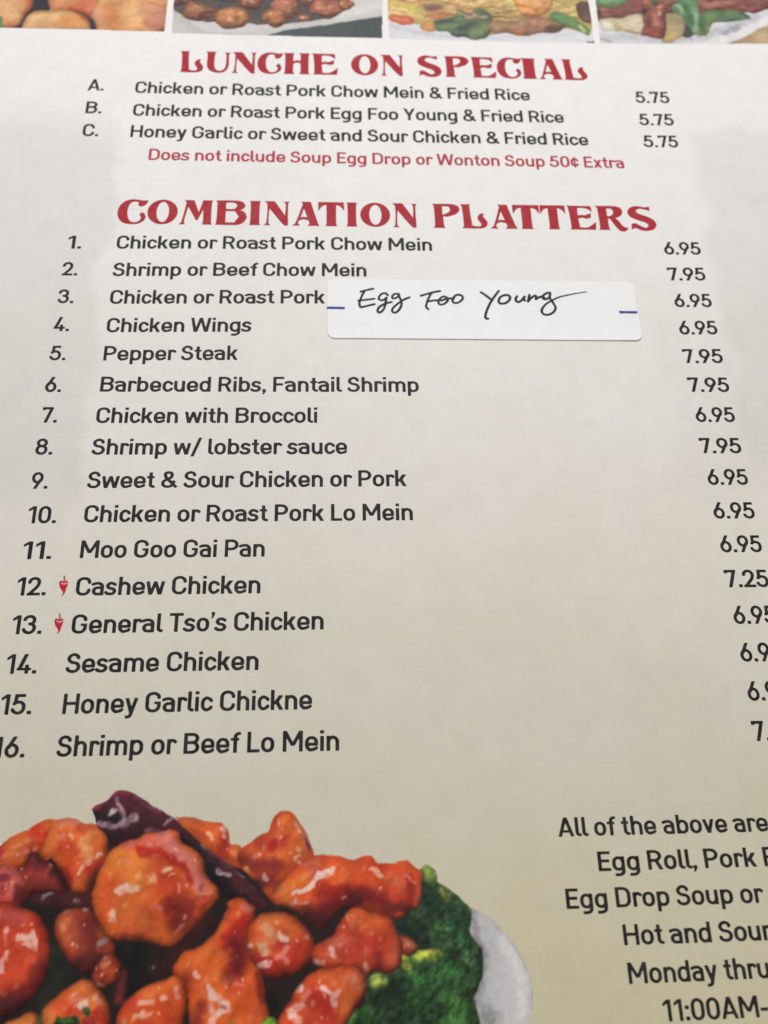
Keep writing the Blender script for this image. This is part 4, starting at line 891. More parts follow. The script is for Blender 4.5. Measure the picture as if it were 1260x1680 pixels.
               [((222, 128, 54), [(39.555, -146.523)], 1.301, 0.9, 0.63), ((222, 128, 54), [(39.35, -148.001)], 1.896, 0.9, 0.34), ((214, 112, 44), [(48.102, -139.614)], 1.502, 0.9, 0.56),
                ((130, 40, 34), [(41.053, -134.38)], 1.906, 0.9, 0.34), ((150, 44, 32), [(42.945, -147.462)], 1.422, 0.9, 0.64), ((222, 128, 54), [(43.273, -141.746)], 1.417, 0.9, 0.64),
                ((214, 112, 44), [(47.417, -134.832)], 1.496, 0.9, 0.55), ((130, 40, 34), [(40.609, -139.663)], 1.422, 0.9, 0.61), ((130, 40, 34), [(40.447, -135.15)], 1.975, 0.9, 0.55),
                ((172, 41, 31), [(42.679, -140.29), (44.273, -139.464), (45.419, -139.057)], 1.003, 0.7, 1.0),
                ((136, 46, 40), [(37.25, -142.516), (40.14, -143.648), (42.988, -143.505)], 1.434, 0.8, 1.0), ((125, 45, 42), [(40.24, -146.805), (41.91, -145.8)], 1.305, 0.8, 1.0),
                ((214, 100, 47), [(45.123, -135.66), (46.334, -138.426), (45.238, -141.64)], 1.134, 0.8, 0.7), ((226, 165, 130), [(46.993, -136.033), (47.716, -137.804)], 0.397, 0.6, 1.0),
                ((190, 115, 106), [(48.648, -138.044), (49.6, -140.669)], 0.563, 0.7, 0.9), ((120, 50, 66), [(49.239, -139.146), (49.838, -141.536)], 0.224, 0.6, 0.9),
                ((232, 170, 140), [(43.378, -135.731), (43.514, -136.614)], 0.408, 0.5, 1.0), ((232, 170, 140), [(46.749, -142.746), (47.563, -143.511)], 0.332, 0.5, 1.0),
                ((225, 160, 135), [(40.306, -141.629)], 0.332, 0.6, 1.0), ((200, 150, 140), [(41.216, -145.363), (41.689, -146.004)], 0.492, 0.5, 1.0),
                ((215, 150, 80), [(37.892, -144.438)], 0.548, 0.7, 1.0), ((200, 99, 55), [(46.954, -141.145), (48.235, -142.248)], 0.668, 0.8, 1.0),
                ((216, 160, 120), [(47.18, -140.828), (47.538, -141.695)], 0.334, 0.7, 0.7), ((230, 184, 168), [(39.154, -136.506), (39.014, -136.966)], 0.215, 0.6, 0.6),
                ((230, 184, 168), [(44.032, -138.511), (44.111, -138.861)], 0.158, 0.6, 0.84), ((230, 184, 168), [(44.332, -137.323), (44.463, -137.612)], 0.193, 0.6, 0.61),
                ((230, 184, 168), [(45.704, -141.801), (45.854, -141.847)], 0.156, 0.6, 0.83), ((230, 184, 168), [(47.461, -142.339), (47.044, -142.502)], 0.139, 0.6, 0.73)]),
              ('chicken_piece', 'long glazed chicken strip with a white wet streak',
               [(42.458, -149.351), (43.319, -147.716), (44.421, -146.387), (46.437, -144.649), (48.932, -143.012), (50.305, -142.297), (52.722, -142.141), (55.604, -142.318), (57.675, -143.01),
                (59.067, -142.508), (60.226, -142.322), (61.379, -142.564), (62.515, -143.555), (65.397, -143.839), (66.566, -143.439), (68.071, -143.476), (69.429, -144.364), (70.773, -145.461),
                (70.923, -147.367), (70.403, -148.822), (70.098, -150.686), (69.602, -151.706), (68.224, -152.081), (67.055, -153.075), (65.912, -153.453), (63.444, -152.775), (60.07, -151.867),
                (56.687, -151.162), (54.2, -152.326), (52.406, -154.713), (50.504, -154.258), (48.588, -152.789), (46.319, -151.096), (43.721, -150.413)],
               (208, 82, 40), 0.22,
               [((214, 112, 44), [(52.362, -151.498)], 1.542, 0.9, 0.65), ((222, 128, 54), [(45.486, -149.356)], 1.592, 0.9, 0.63), ((176, 56, 36), [(63.382, -147.338)], 1.299, 0.9, 0.61),
                ((214, 112, 44), [(55.444, -147.57)], 1.625, 0.9, 0.37), ((176, 56, 36), [(52.697, -154.046)], 1.41, 0.9, 0.34), ((214, 112, 44), [(62.312, -152.328)], 1.583, 0.9, 0.62),
                ((150, 44, 32), [(64.049, -152.064)], 1.187, 0.9, 0.35), ((130, 40, 34), [(50.943, -143.86)], 1.62, 0.9, 0.45), ((130, 40, 34), [(66.475, -148.473)], 1.093, 0.9, 0.53),
                ((150, 34, 27), [(52.164, -148.357), (55.57, -148.756), (58.985, -148.531)], 1.521, 0.9, 1.0),
                ((120, 30, 31), [(52.172, -151.249), (56.129, -150.117), (60.111, -149.392), (63.504, -150.308)], 1.613, 0.9, 1.0),
                ((80, 26, 30), [(49.366, -152.198), (52.179, -153.494)], 1.499, 0.9, 1.0), ((75, 25, 28), [(57.27, -149.319), (58.401, -149.762)], 0.977, 0.9, 0.8),
                ((190, 59, 36), [(61.348, -144.166), (64.75, -146.37), (66.944, -149.567)], 1.772, 0.9, 0.8), ((204, 93, 53), [(64.75, -146.37), (67.006, -147.689)], 1.101, 0.8, 0.8),
                ((150, 46, 34), [(68.427, -146.462), (68.276, -150.639)], 0.771, 0.8, 1.0), ((196, 82, 57), [(70.268, -146.508), (69.643, -150.674)], 0.441, 0.7, 1.0),
                ((110, 39, 33), [(64.613, -151.369), (68.019, -151.458)], 0.865, 0.9, 1.0),
                ((226, 186, 176), [(54.215, -144.735), (52.611, -144.801), (51.014, -145.712), (50.112, -147.053), (48.532, -148.056), (46.726, -148.426)], 0.507, 0.4, 1.0),
                ((226, 190, 184), [(53.871, -144.938), (51.698, -145.413)], 0.606, 0.5, 1.0), ((206, 150, 140), [(46.309, -150.48), (47.883, -150.316), (49.46, -150.254)], 0.323, 0.5, 1.0),
                ((226, 160, 130), [(61.229, -144.376), (62.018, -145.245), (62.921, -146.008)], 0.398, 0.6, 1.0), ((205, 99, 87), [(67.529, -145.805), (69.319, -147.222)], 0.331, 0.5, 1.0),
                ((195, 108, 73), [(43.668, -148.14), (45.344, -147.142)], 0.759, 0.8, 0.7), ((214, 104, 40), [(46.472, -146.753), (48.734, -145.76)], 0.982, 0.8, 1.0),
                ((190, 99, 82), [(48.71, -143.645), (51.001, -143.275)], 0.552, 0.8, 0.7), ((130, 130, 70), [(56.755, -142.774), (58.485, -142.816)], 0.278, 0.8, 0.8),
                ((230, 184, 168), [(54.348, -146.727), (54.523, -146.787)], 0.177, 0.6, 0.72), ((230, 184, 168), [(55.97, -149.414), (56.188, -149.686)], 0.159, 0.6, 0.69),
                ((230, 184, 168), [(64.029, -146.376), (64.037, -146.533)], 0.129, 0.6, 0.78), ((230, 184, 168), [(62.99, -148.021), (62.645, -148.132)], 0.199, 0.6, 0.64),
                ((230, 184, 168), [(47.238, -149.778), (47.167, -150.18)], 0.161, 0.6, 0.78)]),
              ('chicken_piece', '',
               [(-14.376, -142.837), (-11.449, -140.283), (-8.888, -139.497), (-7.695, -138.46), (-6.058, -137.32), (-3.588, -136.407), (-1.829, -135.147), (0.139, -134.538), (2.071, -135.453),
                (1.982, -138.473), (0.798, -141.634), (-1.051, -141.167), (-2.426, -140.923), (-3.709, -142.995), (-5.932, -143.775), (-14.124, -144.402)],
               (204, 93, 46), 0.25,
               [((214, 112, 44), [(0.127, -138.964)], 1.287, 0.9, 0.38), ((150, 44, 32), [(-14.296, -141.0)], 1.413, 0.9, 0.36), ((130, 40, 34), [(-1.884, -140.508)], 1.216, 0.9, 0.53),
                ((150, 44, 32), [(-6.158, -140.287)], 1.046, 0.9, 0.56), ((222, 128, 54), [(-9.235, -142.512)], 0.969, 0.9, 0.31), ((130, 40, 34), [(-11.409, -142.75)], 1.407, 0.9, 0.5),
                ((222, 128, 54), [(-3.314, -143.562)], 1.188, 0.9, 0.55), ((222, 128, 54), [(-1.237, -136.494)], 0.953, 0.9, 0.45), ((214, 112, 44), [(1.073, -142.535)], 1.211, 0.9, 0.65),
                ((196, 55, 34), [(-2.142, -136.224), (-0.615, -137.554), (0.127, -138.964)], 1.226, 0.8, 1.0), ((206, 100, 49), [(-5.436, -139.366), (-6.26, -141.463)], 1.542, 0.9, 1.0),
                ((170, 54, 50), [(-8.052, -139.091), (-8.16, -141.417)], 0.551, 0.8, 1.0), ((222, 117, 87), [(-4.249, -140.667), (-3.466, -139.838)], 0.439, 0.6, 1.0),
                ((225, 126, 105), [(-1.779, -139.878)], 0.55, 0.6, 1.0), ((205, 117, 92), [(-5.775, -140.948)], 0.657, 0.8, 0.6),
                ((230, 184, 168), [(-4.986, -140.489), (-5.084, -140.738)], 0.15, 0.6, 0.64), ((230, 184, 168), [(-3.204, -136.521), (-3.014, -136.604)], 0.189, 0.6, 0.65),
                ((230, 184, 168), [(-10.126, -137.232), (-9.84, -137.307)], 0.203, 0.6, 0.68), ((230, 184, 168), [(-7.406, -135.569), (-7.298, -135.675)], 0.127, 0.6, 0.85),
                ((230, 184, 168), [(-3.484, -140.203), (-3.236, -140.306)], 0.211, 0.6, 0.67)]),
              ('chicken_piece', '',
               [(-0.684, -140.541), (0.01, -137.138), (0.449, -135.199), (1.509, -134.569), (3.298, -134.282), (5.166, -134.651), (6.611, -135.339), (8.669, -135.385), (10.359, -136.294),
                (11.622, -138.699), (11.999, -141.375), (11.339, -143.784), (10.187, -145.633), (9.225, -147.056), (7.502, -147.527), (5.901, -147.075), (4.387, -145.487), (3.321, -144.004),
                (1.55, -142.284), (0.152, -141.829)],
               (206, 97, 46), 0.25,
               [((214, 112, 44), [(11.639, -147.139)], 1.249, 0.9, 0.5), ((130, 40, 34), [(3.558, -139.326)], 1.107, 0.9, 0.31), ((214, 112, 44), [(9.265, -147.553)], 1.517, 0.9, 0.58),
                ((214, 112, 44), [(1.587, -141.227)], 1.356, 0.9, 0.42), ((150, 44, 32), [(1.96, -138.049)], 1.368, 0.9, 0.48), ((222, 128, 54), [(-0.297, -135.393)], 1.039, 0.9, 0.61),
                ((150, 44, 32), [(5.346, -144.73)], 1.652, 0.9, 0.48), ((130, 40, 34), [(2.973, -139.718)], 1.325, 0.9, 0.33), ((222, 128, 54), [(4.617, -145.998)], 1.727, 0.9, 0.48),
                ((196, 72, 36), [(3.517, -139.044), (5.231, -141.213), (4.801, -143.309)], 1.547, 0.9, 1.0), ((212, 108, 51), [(0.925, -136.295), (0.825, -140.046)], 1.115, 0.9, 0.8),
                ((196, 112, 87), [(2.475, -135.027), (5.354, -135.31)], 0.784, 0.8, 1.0), ((180, 72, 50), [(6.022, -136.195), (8.098, -136.459)], 0.67, 0.7, 0.8),
                ((222, 150, 95), [(6.967, -138.59), (7.821, -140.213)], 0.997, 0.9, 1.0), ((204, 120, 58), [(8.441, -137.548)], 1.335, 0.9, 0.8),
                ((232, 175, 150), [(6.876, -143.883), (7.456, -143.059), (8.264, -142.237)], 0.391, 0.5, 1.0), ((232, 175, 150), [(9.548, -141.634), (10.363, -140.805)], 0.395, 0.5, 1.0),
                ((226, 160, 120), [(4.613, -137.783)], 0.389, 0.6, 1.0), ((200, 117, 101), [(2.257, -137.943), (3.239, -137.643)], 0.499, 0.8, 0.7),
                ((178, 55, 34), [(9.061, -143.413), (10.671, -142.717)], 1.199, 0.8, 1.0), ((110, 43, 31), [(8.869, -145.807), (10.281, -144.385)], 0.864, 0.9, 1.0),
                ((150, 45, 29), [(3.991, -144.021), (5.079, -145.712)], 0.869, 0.9, 1.0), ((90, 40, 44), [(1.075, -142.062), (3.072, -143.789)], 0.437, 0.9, 1.0),
                ((230, 184, 168), [(6.076, -142.232), (6.323, -142.289)], 0.136, 0.6, 0.78), ((230, 184, 168), [(8.729, -139.647), (8.738, -139.873)], 0.17, 0.6, 0.59),
                ((230, 184, 168), [(8.755, -142.606), (8.478, -142.774)], 0.199, 0.6, 0.76), ((230, 184, 168), [(9.963, -141.259), (9.692, -141.309)], 0.137, 0.6, 0.83),
                ((230, 184, 168), [(4.384, -139.447), (4.329, -139.615)], 0.205, 0.6, 0.73)]),
              ('chicken_piece', '',
               [(-4.543, -143.392), (-3.543, -142.58), (-2.454, -140.71), (-1.386, -140.312), (-0.324, -141.607), (1.326, -142.279), (3.346, -144.213), (4.348, -146.107), (3.94, -147.333),
                (1.06, -147.259), (-1.321, -147.609), (-2.892, -148.996), (-5.044, -147.718)],
               (134, 46, 40), 0.3,
               [((176, 56, 36), [(-3.84, -145.354)], 1.274, 0.9, 0.51), ((176, 56, 36), [(3.778, -141.541)], 1.095, 0.9, 0.48), ((130, 40, 34), [(2.214, -147.699)], 0.705, 0.9, 0.37),
                ((214, 112, 44), [(1.452, -143.295)], 0.897, 0.9, 0.37), ((176, 56, 36), [(-5.339, -140.474)], 1.236, 0.9, 0.53), ((176, 56, 36), [(-2.919, -148.754)], 1.056, 0.9, 0.53),
                ((130, 40, 34), [(-2.907, -148.653)], 0.919, 0.9, 0.31), ((150, 44, 32), [(-0.331, -142.292)], 1.254, 0.9, 0.57), ((222, 128, 54), [(-3.604, -145.029)], 1.005, 0.9, 0.54),
                ((98, 36, 44), [(-1.809, -141.36), (-0.413, -142.657)], 0.985, 0.8, 1.0), ((130, 48, 42), [(-1.787, -145.746), (1.544, -145.83)], 0.969, 0.9, 1.0),
                ((80, 32, 40), [(1.843, -143.759), (3.718, -145.47)], 0.76, 0.8, 1.0), ((230, 184, 168), [(1.204, -142.369), (1.449, -142.528)], 0.203, 0.6, 0.87),
                ((230, 184, 168), [(-2.767, -144.504), (-2.626, -144.923)], 0.148, 0.6, 0.61), ((230, 184, 168), [(-3.788, -145.35), (-3.584, -145.455)], 0.142, 0.6, 0.87),
                ((230, 184, 168), [(-3.736, -142.78), (-3.807, -142.92)], 0.176, 0.6, 0.67), ((230, 184, 168), [(-4.022, -144.075), (-3.908, -144.237)], 0.214, 0.6, 0.84)]),
              ('chicken_piece', '',
               [(-14.461, -142.313), (-8.944, -142.134), (-6.891, -142.498), (-5.048, -142.962), (-3.316, -144.256), (-2.425, -145.936), (-2.783, -148.184), (-3.576, -150.396), (-13.132, -150.547)],
               (196, 91, 82), 0.2,
               [((176, 56, 36), [(-8.9, -144.912)], 1.155, 0.9, 0.39), ((176, 56, 36), [(-7.79, -147.541)], 0.791, 0.9, 0.33), ((222, 128, 54), [(-5.478, -142.666)], 1.121, 0.9, 0.53),
                ((176, 56, 36), [(-2.984, -144.03)], 1.17, 0.9, 0.39), ((130, 40, 34), [(-7.1, -146.441)], 0.708, 0.9, 0.56), ((214, 112, 44), [(-5.05, -142.434)], 1.2, 0.9, 0.47),
                ((176, 56, 36), [(-3.24, -148.693)], 1.016, 0.9, 0.57), ((130, 40, 34), [(-6.383, -145.64)], 0.707, 0.9, 0.41), ((150, 44, 32), [(-9.371, -147.635)], 1.012, 0.9, 0.58),
                ((120, 45, 53), [(-8.588, -144.54), (-5.844, -144.401)], 0.54, 0.8, 1.0), ((184, 86, 84), [(-6.548, -143.343), (-4.148, -144.651)], 0.543, 0.8, 1.0),
                ((176, 66, 60), [(-7.027, -147.667), (-5.086, -149.75)], 1.282, 0.9, 1.0), ((120, 39, 44), [(-3.863, -146.723), (-3.879, -149.782)], 0.858, 0.9, 1.0),
                ((230, 184, 168), [(-6.295, -145.569), (-6.547, -145.907)], 0.21, 0.6, 0.6), ((230, 184, 168), [(-4.968, -145.335), (-4.731, -145.493)], 0.176, 0.6, 0.86),
                ((230, 184, 168), [(-4.95, -145.754), (-5.178, -145.924)], 0.128, 0.6, 0.67), ((230, 184, 168), [(-6.463, -146.631), (-6.507, -146.719)], 0.183, 0.6, 0.89),
                ((230, 184, 168), [(-10.398, -146.337), (-10.032, -146.564)], 0.208, 0.6, 0.58)]),
              ('chicken_piece', 'large red glazed piece at the left edge',
               [(-14.387, -149.507), (-9.074, -148.632), (-5.56, -148.724), (-2.782, -149.81), (-0.233, -150.888), (1.507, -152.54), (2.68, -154.959), (3.31, -157.433), (3.098, -160.048),
                (2.155, -162.701), (0.167, -165.286), (-2.16, -166.71), (-5.26, -166.988), (-11.52, -166.983)],
               (190, 64, 40), 0.32,
               [((222, 128, 54), [(0.128, -154.578)], 1.207, 0.9, 0.37), ((222, 128, 54), [(2.979, -157.298)], 1.279, 0.9, 0.58), ((214, 112, 44), [(-10.131, -155.333)], 1.906, 0.9, 0.43),
                ((150, 44, 32), [(-5.75, -164.132)], 1.907, 0.9, 0.35), ((176, 56, 36), [(-5.188, -150.267)], 1.827, 0.9, 0.55), ((150, 44, 32), [(4.016, -164.875)], 2.102, 0.9, 0.62),
                ((150, 44, 32), [(-6.451, -151.721)], 1.865, 0.9, 0.46), ((150, 44, 32), [(-12.453, -150.297)], 2.212, 0.9, 0.45), ((176, 56, 36), [(-11.26, -154.832)], 1.822, 0.9, 0.47),
                ((178, 70, 64), [(-6.583, -150.72), (-3.231, -151.311)], 1.374, 0.9, 1.0), ((168, 46, 34), [(0.248, -152.906), (1.843, -156.904)], 1.26, 0.9, 0.8),
                ((196, 72, 42), [(-0.597, -158.783), (-1.943, -160.672)], 1.849, 0.9, 0.8), ((120, 37, 34), [(-3.534, -164.424), (0.45, -162.651), (2.0, -159.823)], 1.407, 0.9, 1.0),
                ((84, 34, 38), [(-4.913, -165.788), (-0.759, -165.446)], 1.399, 0.9, 1.0),
                ((222, 164, 152), [(-2.75, -154.81), (-1.257, -154.654), (-0.563, -154.177), (0.366, -155.488), (0.469, -156.277), (-0.882, -155.847)], 0.573, 0.35, 1.0),
                ((224, 150, 140), [(-5.022, -153.262)], 0.576, 0.5, 1.0), ((216, 117, 110), [(-5.139, -153.954), (-4.884, -155.736)], 0.313, 0.6, 0.8),
                ((224, 160, 150), [(-4.607, -156.919), (-4.855, -158.178), (-5.26, -159.809)], 0.413, 0.45, 1.0), ((205, 99, 73), [(0.655, -158.527)], 0.514, 0.8, 0.7),
                ((220, 126, 110), [(-2.384, -152.736)], 0.315, 0.6, 0.7), ((230, 184, 168), [(-3.087, -154.034), (-3.001, -154.168)], 0.136, 0.6, 0.69),
                ((230, 184, 168), [(-1.394, -155.684), (-1.797, -155.838)], 0.186, 0.6, 0.81), ((230, 184, 168), [(-10.433, -157.671), (-10.038, -157.72)], 0.152, 0.6, 0.53),
                ((230, 184, 168), [(-0.582, -152.72), (-0.976, -152.77)], 0.203, 0.6, 0.75), ((230, 184, 168), [(-6.548, -157.844), (-6.443, -158.19)], 0.202, 0.6, 0.52)]),
              ('chicken_piece', '',
               [(3.319, -153.985), (3.317, -152.188), (4.048, -151.001), (5.383, -150.227), (7.332, -149.974), (9.363, -150.433), (11.065, -151.993), (12.935, -154.246), (14.569, -156.471),
                (14.323, -158.426), (12.401, -159.733), (9.787, -160.432), (7.569, -159.789), (5.593, -157.595), (4.322, -155.991)],
               (178, 75, 46), 0.32,
               [((222, 128, 54), [(5.192, -154.452)], 1.014, 0.9, 0.63), ((150, 44, 32), [(9.908, -158.073)], 1.245, 0.9, 0.38), ((222, 128, 54), [(11.07, -154.471)], 1.013, 0.9, 0.49),
                ((176, 56, 36), [(7.122, -159.834)], 1.459, 0.9, 0.62), ((214, 112, 44), [(12.544, -153.731)], 1.26, 0.9, 0.46), ((130, 40, 34), [(8.014, -151.652)], 0.803, 0.9, 0.47),
                ((214, 112, 44), [(13.518, -154.234)], 1.249, 0.9, 0.37), ((130, 40, 34), [(3.639, -155.483)], 1.035, 0.9, 0.49), ((150, 44, 32), [(5.871, -158.01)], 1.275, 0.9, 0.41),
                ((182, 86, 49), [(5.105, -152.537), (5.886, -154.551)], 1.474, 0.9, 1.0), ((112, 41, 36), [(9.545, -153.156), (11.005, -156.668)], 2.104, 0.9, 1.0),
                ((84, 34, 36), [(8.56, -159.042), (12.292, -158.661)], 1.235, 0.9, 1.0), ((215, 126, 82), [(4.946, -153.033)], 0.631, 0.8, 1.0),
                ((190, 126, 110), [(5.076, -150.421), (5.922, -150.14)], 0.424, 0.6, 1.0), ((190, 150, 140), [(8.801, -150.317), (9.398, -149.723)], 0.531, 0.6, 1.0),
                ((150, 110, 110), [(11.784, -155.802), (12.716, -155.333)], 0.521, 0.5, 1.0), ((230, 184, 168), [(8.755, -152.755), (8.854, -152.98)], 0.172, 0.6, 0.53),
                ((230, 184, 168), [(12.423, -151.963), (12.885, -152.045)], 0.151, 0.6, 0.5), ((230, 184, 168), [(7.09, -155.691), (6.881, -155.924)], 0.192, 0.6, 0.69),
                ((230, 184, 168), [(11.921, -152.727), (11.974, -153.119)], 0.168, 0.6, 0.6), ((230, 184, 168), [(7.761, -156.006), (7.769, -156.224)], 0.173, 0.6, 0.56)]),
              ('chicken_piece', '',
               [(10.986, -161.621), (11.45, -159.9), (12.371, -158.371), (13.387, -157.715), (14.974, -158.444), (15.987, -160.029), (15.933, -161.764), (14.343, -163.057), (13.076, -163.211),
                (11.711, -162.408)],
               (172, 70, 44), 0.35,
               [((176, 56, 36), [(14.624, -159.771)], 0.569, 0.9, 0.6), ((222, 128, 54), [(11.982, -162.467)], 0.626, 0.9, 0.4), ((150, 44, 32), [(11.501, -159.78)], 0.775, 0.9, 0.57),
                ((150, 44, 32), [(12.335, -160.323)], 0.731, 0.9, 0.44), ((214, 112, 44), [(15.938, -161.622)], 0.627, 0.9, 0.51), ((214, 112, 44), [(14.278, -162.69)], 0.646, 0.9, 0.59),
                ((176, 56, 36), [(13.094, -161.484)], 0.702, 0.9, 0.48), ((130, 40, 34), [(13.011, -161.828)], 0.456, 0.9, 0.63), ((176, 56, 36), [(14.63, -158.644)], 0.484, 0.9, 0.31),
                ((205, 150, 135), [(12.992, -158.096)], 0.362, 0.6, 1.0), ((200, 108, 82), [(13.119, -159.365)], 0.515, 0.8, 1.0),
                ((190, 140, 135), [(12.335, -162.235), (13.485, -163.032)], 0.265, 0.5, 1.0), ((120, 41, 34), [(15.232, -161.167), (15.573, -160.211)], 0.614, 0.9, 1.0),
                ((230, 184, 168), [(13.585, -161.267), (13.7, -161.376)], 0.121, 0.6, 0.5), ((230, 184, 168), [(13.754, -159.362), (13.605, -159.455)], 0.164, 0.6, 0.52),
                ((230, 184, 168), [(12.859, -161.017), (12.8, -161.256)], 0.198, 0.6, 0.64), ((230, 184, 168), [(11.812, -159.617), (11.745, -159.971)], 0.147, 0.6, 0.71),
                ((230, 184, 168), [(14.827, -160.242), (15.161, -160.56)], 0.165, 0.6, 0.84)]),
              ('dried_chili', 'dark dried red chili lying across the pile',
               [(8.071, -132.961), (9.004, -131.987), (10.101, -131.456), (11.17, -130.588), (12.254, -129.829), (13.734, -129.524), (15.043, -129.888), (16.264, -130.586), (17.955, -131.404),
                (19.436, -132.547), (20.877, -133.243), (22.808, -134.389), (24.515, -135.744), (26.213, -137.092), (28.157, -138.87), (30.899, -140.87), (33.381, -142.635), (35.61, -144.171),
                (37.598, -145.693), (39.465, -147.306), (41.094, -148.903), (42.485, -150.381), (41.616, -151.382), (39.579, -150.715), (36.962, -149.621), (34.129, -148.93), (32.003, -146.805),
                (30.269, -143.934), (28.323, -141.662), (25.679, -139.459), (23.83, -137.471), (21.176, -137.193), (18.725, -138.003), (15.946, -138.8), (13.75, -139.606), (12.243, -139.25),
                (10.925, -137.39), (9.423, -136.055), (8.669, -134.292)],
               (76, 32, 40), 0.18,
               [((36, 26, 30), [(9.416, -133.761), (11.073, -135.44), (13.313, -134.944)], 1.241, 0.8, 1.0), ((34, 22, 26), [(11.911, -138.168), (14.159, -137.897)], 0.889, 0.8, 1.0),
                ((58, 28, 34), [(15.755, -136.635), (19.149, -136.168)], 1.566, 0.9, 1.0), ((128, 42, 62), [(8.496, -132.639), (11.717, -130.265), (14.588, -129.991)], 0.385, 0.8, 1.0),
                ((120, 64, 84), [(15.577, -130.683), (17.778, -132.067), (20.91, -133.686)], 0.297, 0.9, 0.7),
                ((150, 122, 136), [(12.624, -131.288), (13.599, -133.083), (14.346, -134.967)], 0.478, 0.6, 1.0),
                ((160, 132, 144), [(13.958, -135.723), (15.265, -134.988), (16.156, -134.679)], 0.729, 0.6, 1.0),
                ((150, 122, 136), [(9.813, -135.411), (12.302, -136.338), (13.958, -135.723)], 0.404, 0.6, 1.0), ((196, 178, 184), [(11.495, -133.917), (12.132, -133.381)], 0.508, 0.5, 1.0),
                ((150, 110, 124), [(22.227, -135.911), (23.101, -135.274)], 0.337, 0.6, 1.0), ((140, 106, 118), [(18.637, -136.918), (21.176, -137.193)], 0.447, 0.7, 0.8),
                ((150, 112, 124), [(28.138, -138.546)], 0.357, 0.6, 0.8), ((140, 126, 136), [(29.365, -139.975), (29.961, -140.419)], 0.333, 0.6, 1.0),
                ((32, 22, 26), [(25.616, -138.487), (30.467, -143.411), (35.22, -148.236)], 1.115, 0.8, 1.0),
                ((24, 20, 22), [(31.147, -145.532), (34.11, -148.517), (37.523, -149.636)], 0.98, 0.8, 1.0),
                ((150, 140, 146), [(32.565, -144.518), (33.492, -144.961), (34.639, -145.304)], 0.394, 0.5, 1.0),
                ((96, 70, 80), [(30.328, -140.856), (34.454, -143.72), (39.708, -147.832)], 0.244, 0.9, 0.8), ((70, 30, 42), [(25.523, -137.076), (27.712, -139.076)], 0.56, 0.9, 1.0),
                ((130, 116, 122), [(36.444, -145.139), (37.376, -145.792)], 0.262, 0.6, 0.8)]),
              ('chicken_piece', 'largest round glazed chicken ball in the middle of the pile',
               [(9.751, -149.935), (9.645, -147.89), (9.985, -145.835), (10.633, -143.452), (11.66, -141.367), (12.78, -140.118), (14.496, -139.088), (16.706, -138.387), (18.461, -137.564),
                (21.176, -137.193), (23.44, -136.811), (24.748, -137.493), (25.308, -139.019), (27.092, -140.136), (28.754, -141.246), (29.738, -142.547), (30.185, -144.459), (31.17, -145.95),
                (32.485, -147.441), (32.783, -148.896), (31.96, -150.311), (30.487, -151.902), (28.818, -153.675), (26.737, -155.618), (24.849, -156.854), (22.644, -156.596), (20.189, -155.934),
                (17.453, -155.859), (14.93, -155.691), (13.094, -154.748), (11.828, -153.018), (10.583, -151.577)],
               (206, 97, 42), 0.2,
               [((222, 128, 54), [(28.382, -150.589)], 1.789, 0.9, 0.38), ((130, 40, 34), [(17.771, -156.141)], 2.471, 0.9, 0.39), ((130, 40, 34), [(30.17, -139.45)], 1.748, 0.9, 0.54),
                ((130, 40, 34), [(19.775, -152.095)], 1.83, 0.9, 0.54), ((130, 40, 34), [(18.182, -144.994)], 2.223, 0.9, 0.35), ((150, 44, 32), [(10.66, -138.887)], 2.029, 0.9, 0.32),
                ((222, 128, 54), [(15.073, -136.794)], 1.56, 0.9, 0.62), ((130, 40, 34), [(21.258, -141.519)], 2.384, 0.9, 0.6), ((214, 112, 44), [(30.978, -137.25)], 2.838, 0.9, 0.54),
                ((214, 118, 53), [(14.534, -141.966), (18.06, -143.634), (17.676, -145.716)], 2.414, 0.9, 1.0), ((198, 75, 36), [(12.687, -146.11), (12.636, -151.228)], 1.728, 0.9, 0.7),
                ((204, 100, 51), [(15.303, -150.284), (18.841, -152.905)], 2.13, 0.9, 0.8), ((186, 63, 34), [(22.127, -145.307), (25.154, -148.494), (24.181, -150.516)], 2.391, 0.9, 1.0),
                ((198, 88, 69), [(15.624, -139.007), (19.937, -138.894), (23.394, -139.405)], 1.109, 0.8, 1.0),
                ((196, 108, 97), [(21.912, -137.861), (24.389, -140.607), (27.031, -142.799), (28.55, -145.467), (29.549, -147.159)], 1.339, 0.7, 1.0),
                ((200, 111, 103), [(28.099, -145.456), (29.827, -148.098)], 0.979, 0.8, 0.9),
                ((172, 39, 31), [(17.31, -140.118), (20.072, -140.611), (22.993, -141.746), (25.464, -143.078)], 0.663, 0.7, 1.0),
                ((168, 43, 31), [(24.769, -142.85), (26.904, -144.378), (27.461, -146.066)], 0.658, 0.8, 1.0), ((176, 52, 36), [(18.063, -140.99), (20.148, -141.572)], 0.661, 0.8, 0.8),
                ((112, 32, 27), [(24.737, -150.531), (27.029, -151.608), (25.446, -152.779)], 1.814, 0.9, 1.0), ((130, 39, 31), [(26.326, -149.346), (28.635, -150.633)], 1.287, 0.9, 0.8),
                ((196, 75, 47), [(30.798, -149.461), (29.24, -151.463)], 0.966, 0.8, 1.0), ((205, 118, 99), [(28.674, -147.551), (30.057, -148.207), (31.292, -148.238)], 0.367, 0.6, 1.0),
                ((150, 59, 46), [(29.549, -147.159)], 0.541, 0.7, 0.8), ((228, 178, 160), [(14.582, -147.296), (15.65, -146.806), (16.692, -147.246), (17.465, -147.163)], 0.7, 0.45, 1.0),
                ((226, 166, 120), [(20.456, -145.474)], 0.868, 0.8, 0.9), ((222, 156, 96), [(17.932, -144.784)], 0.652, 0.8, 0.9),
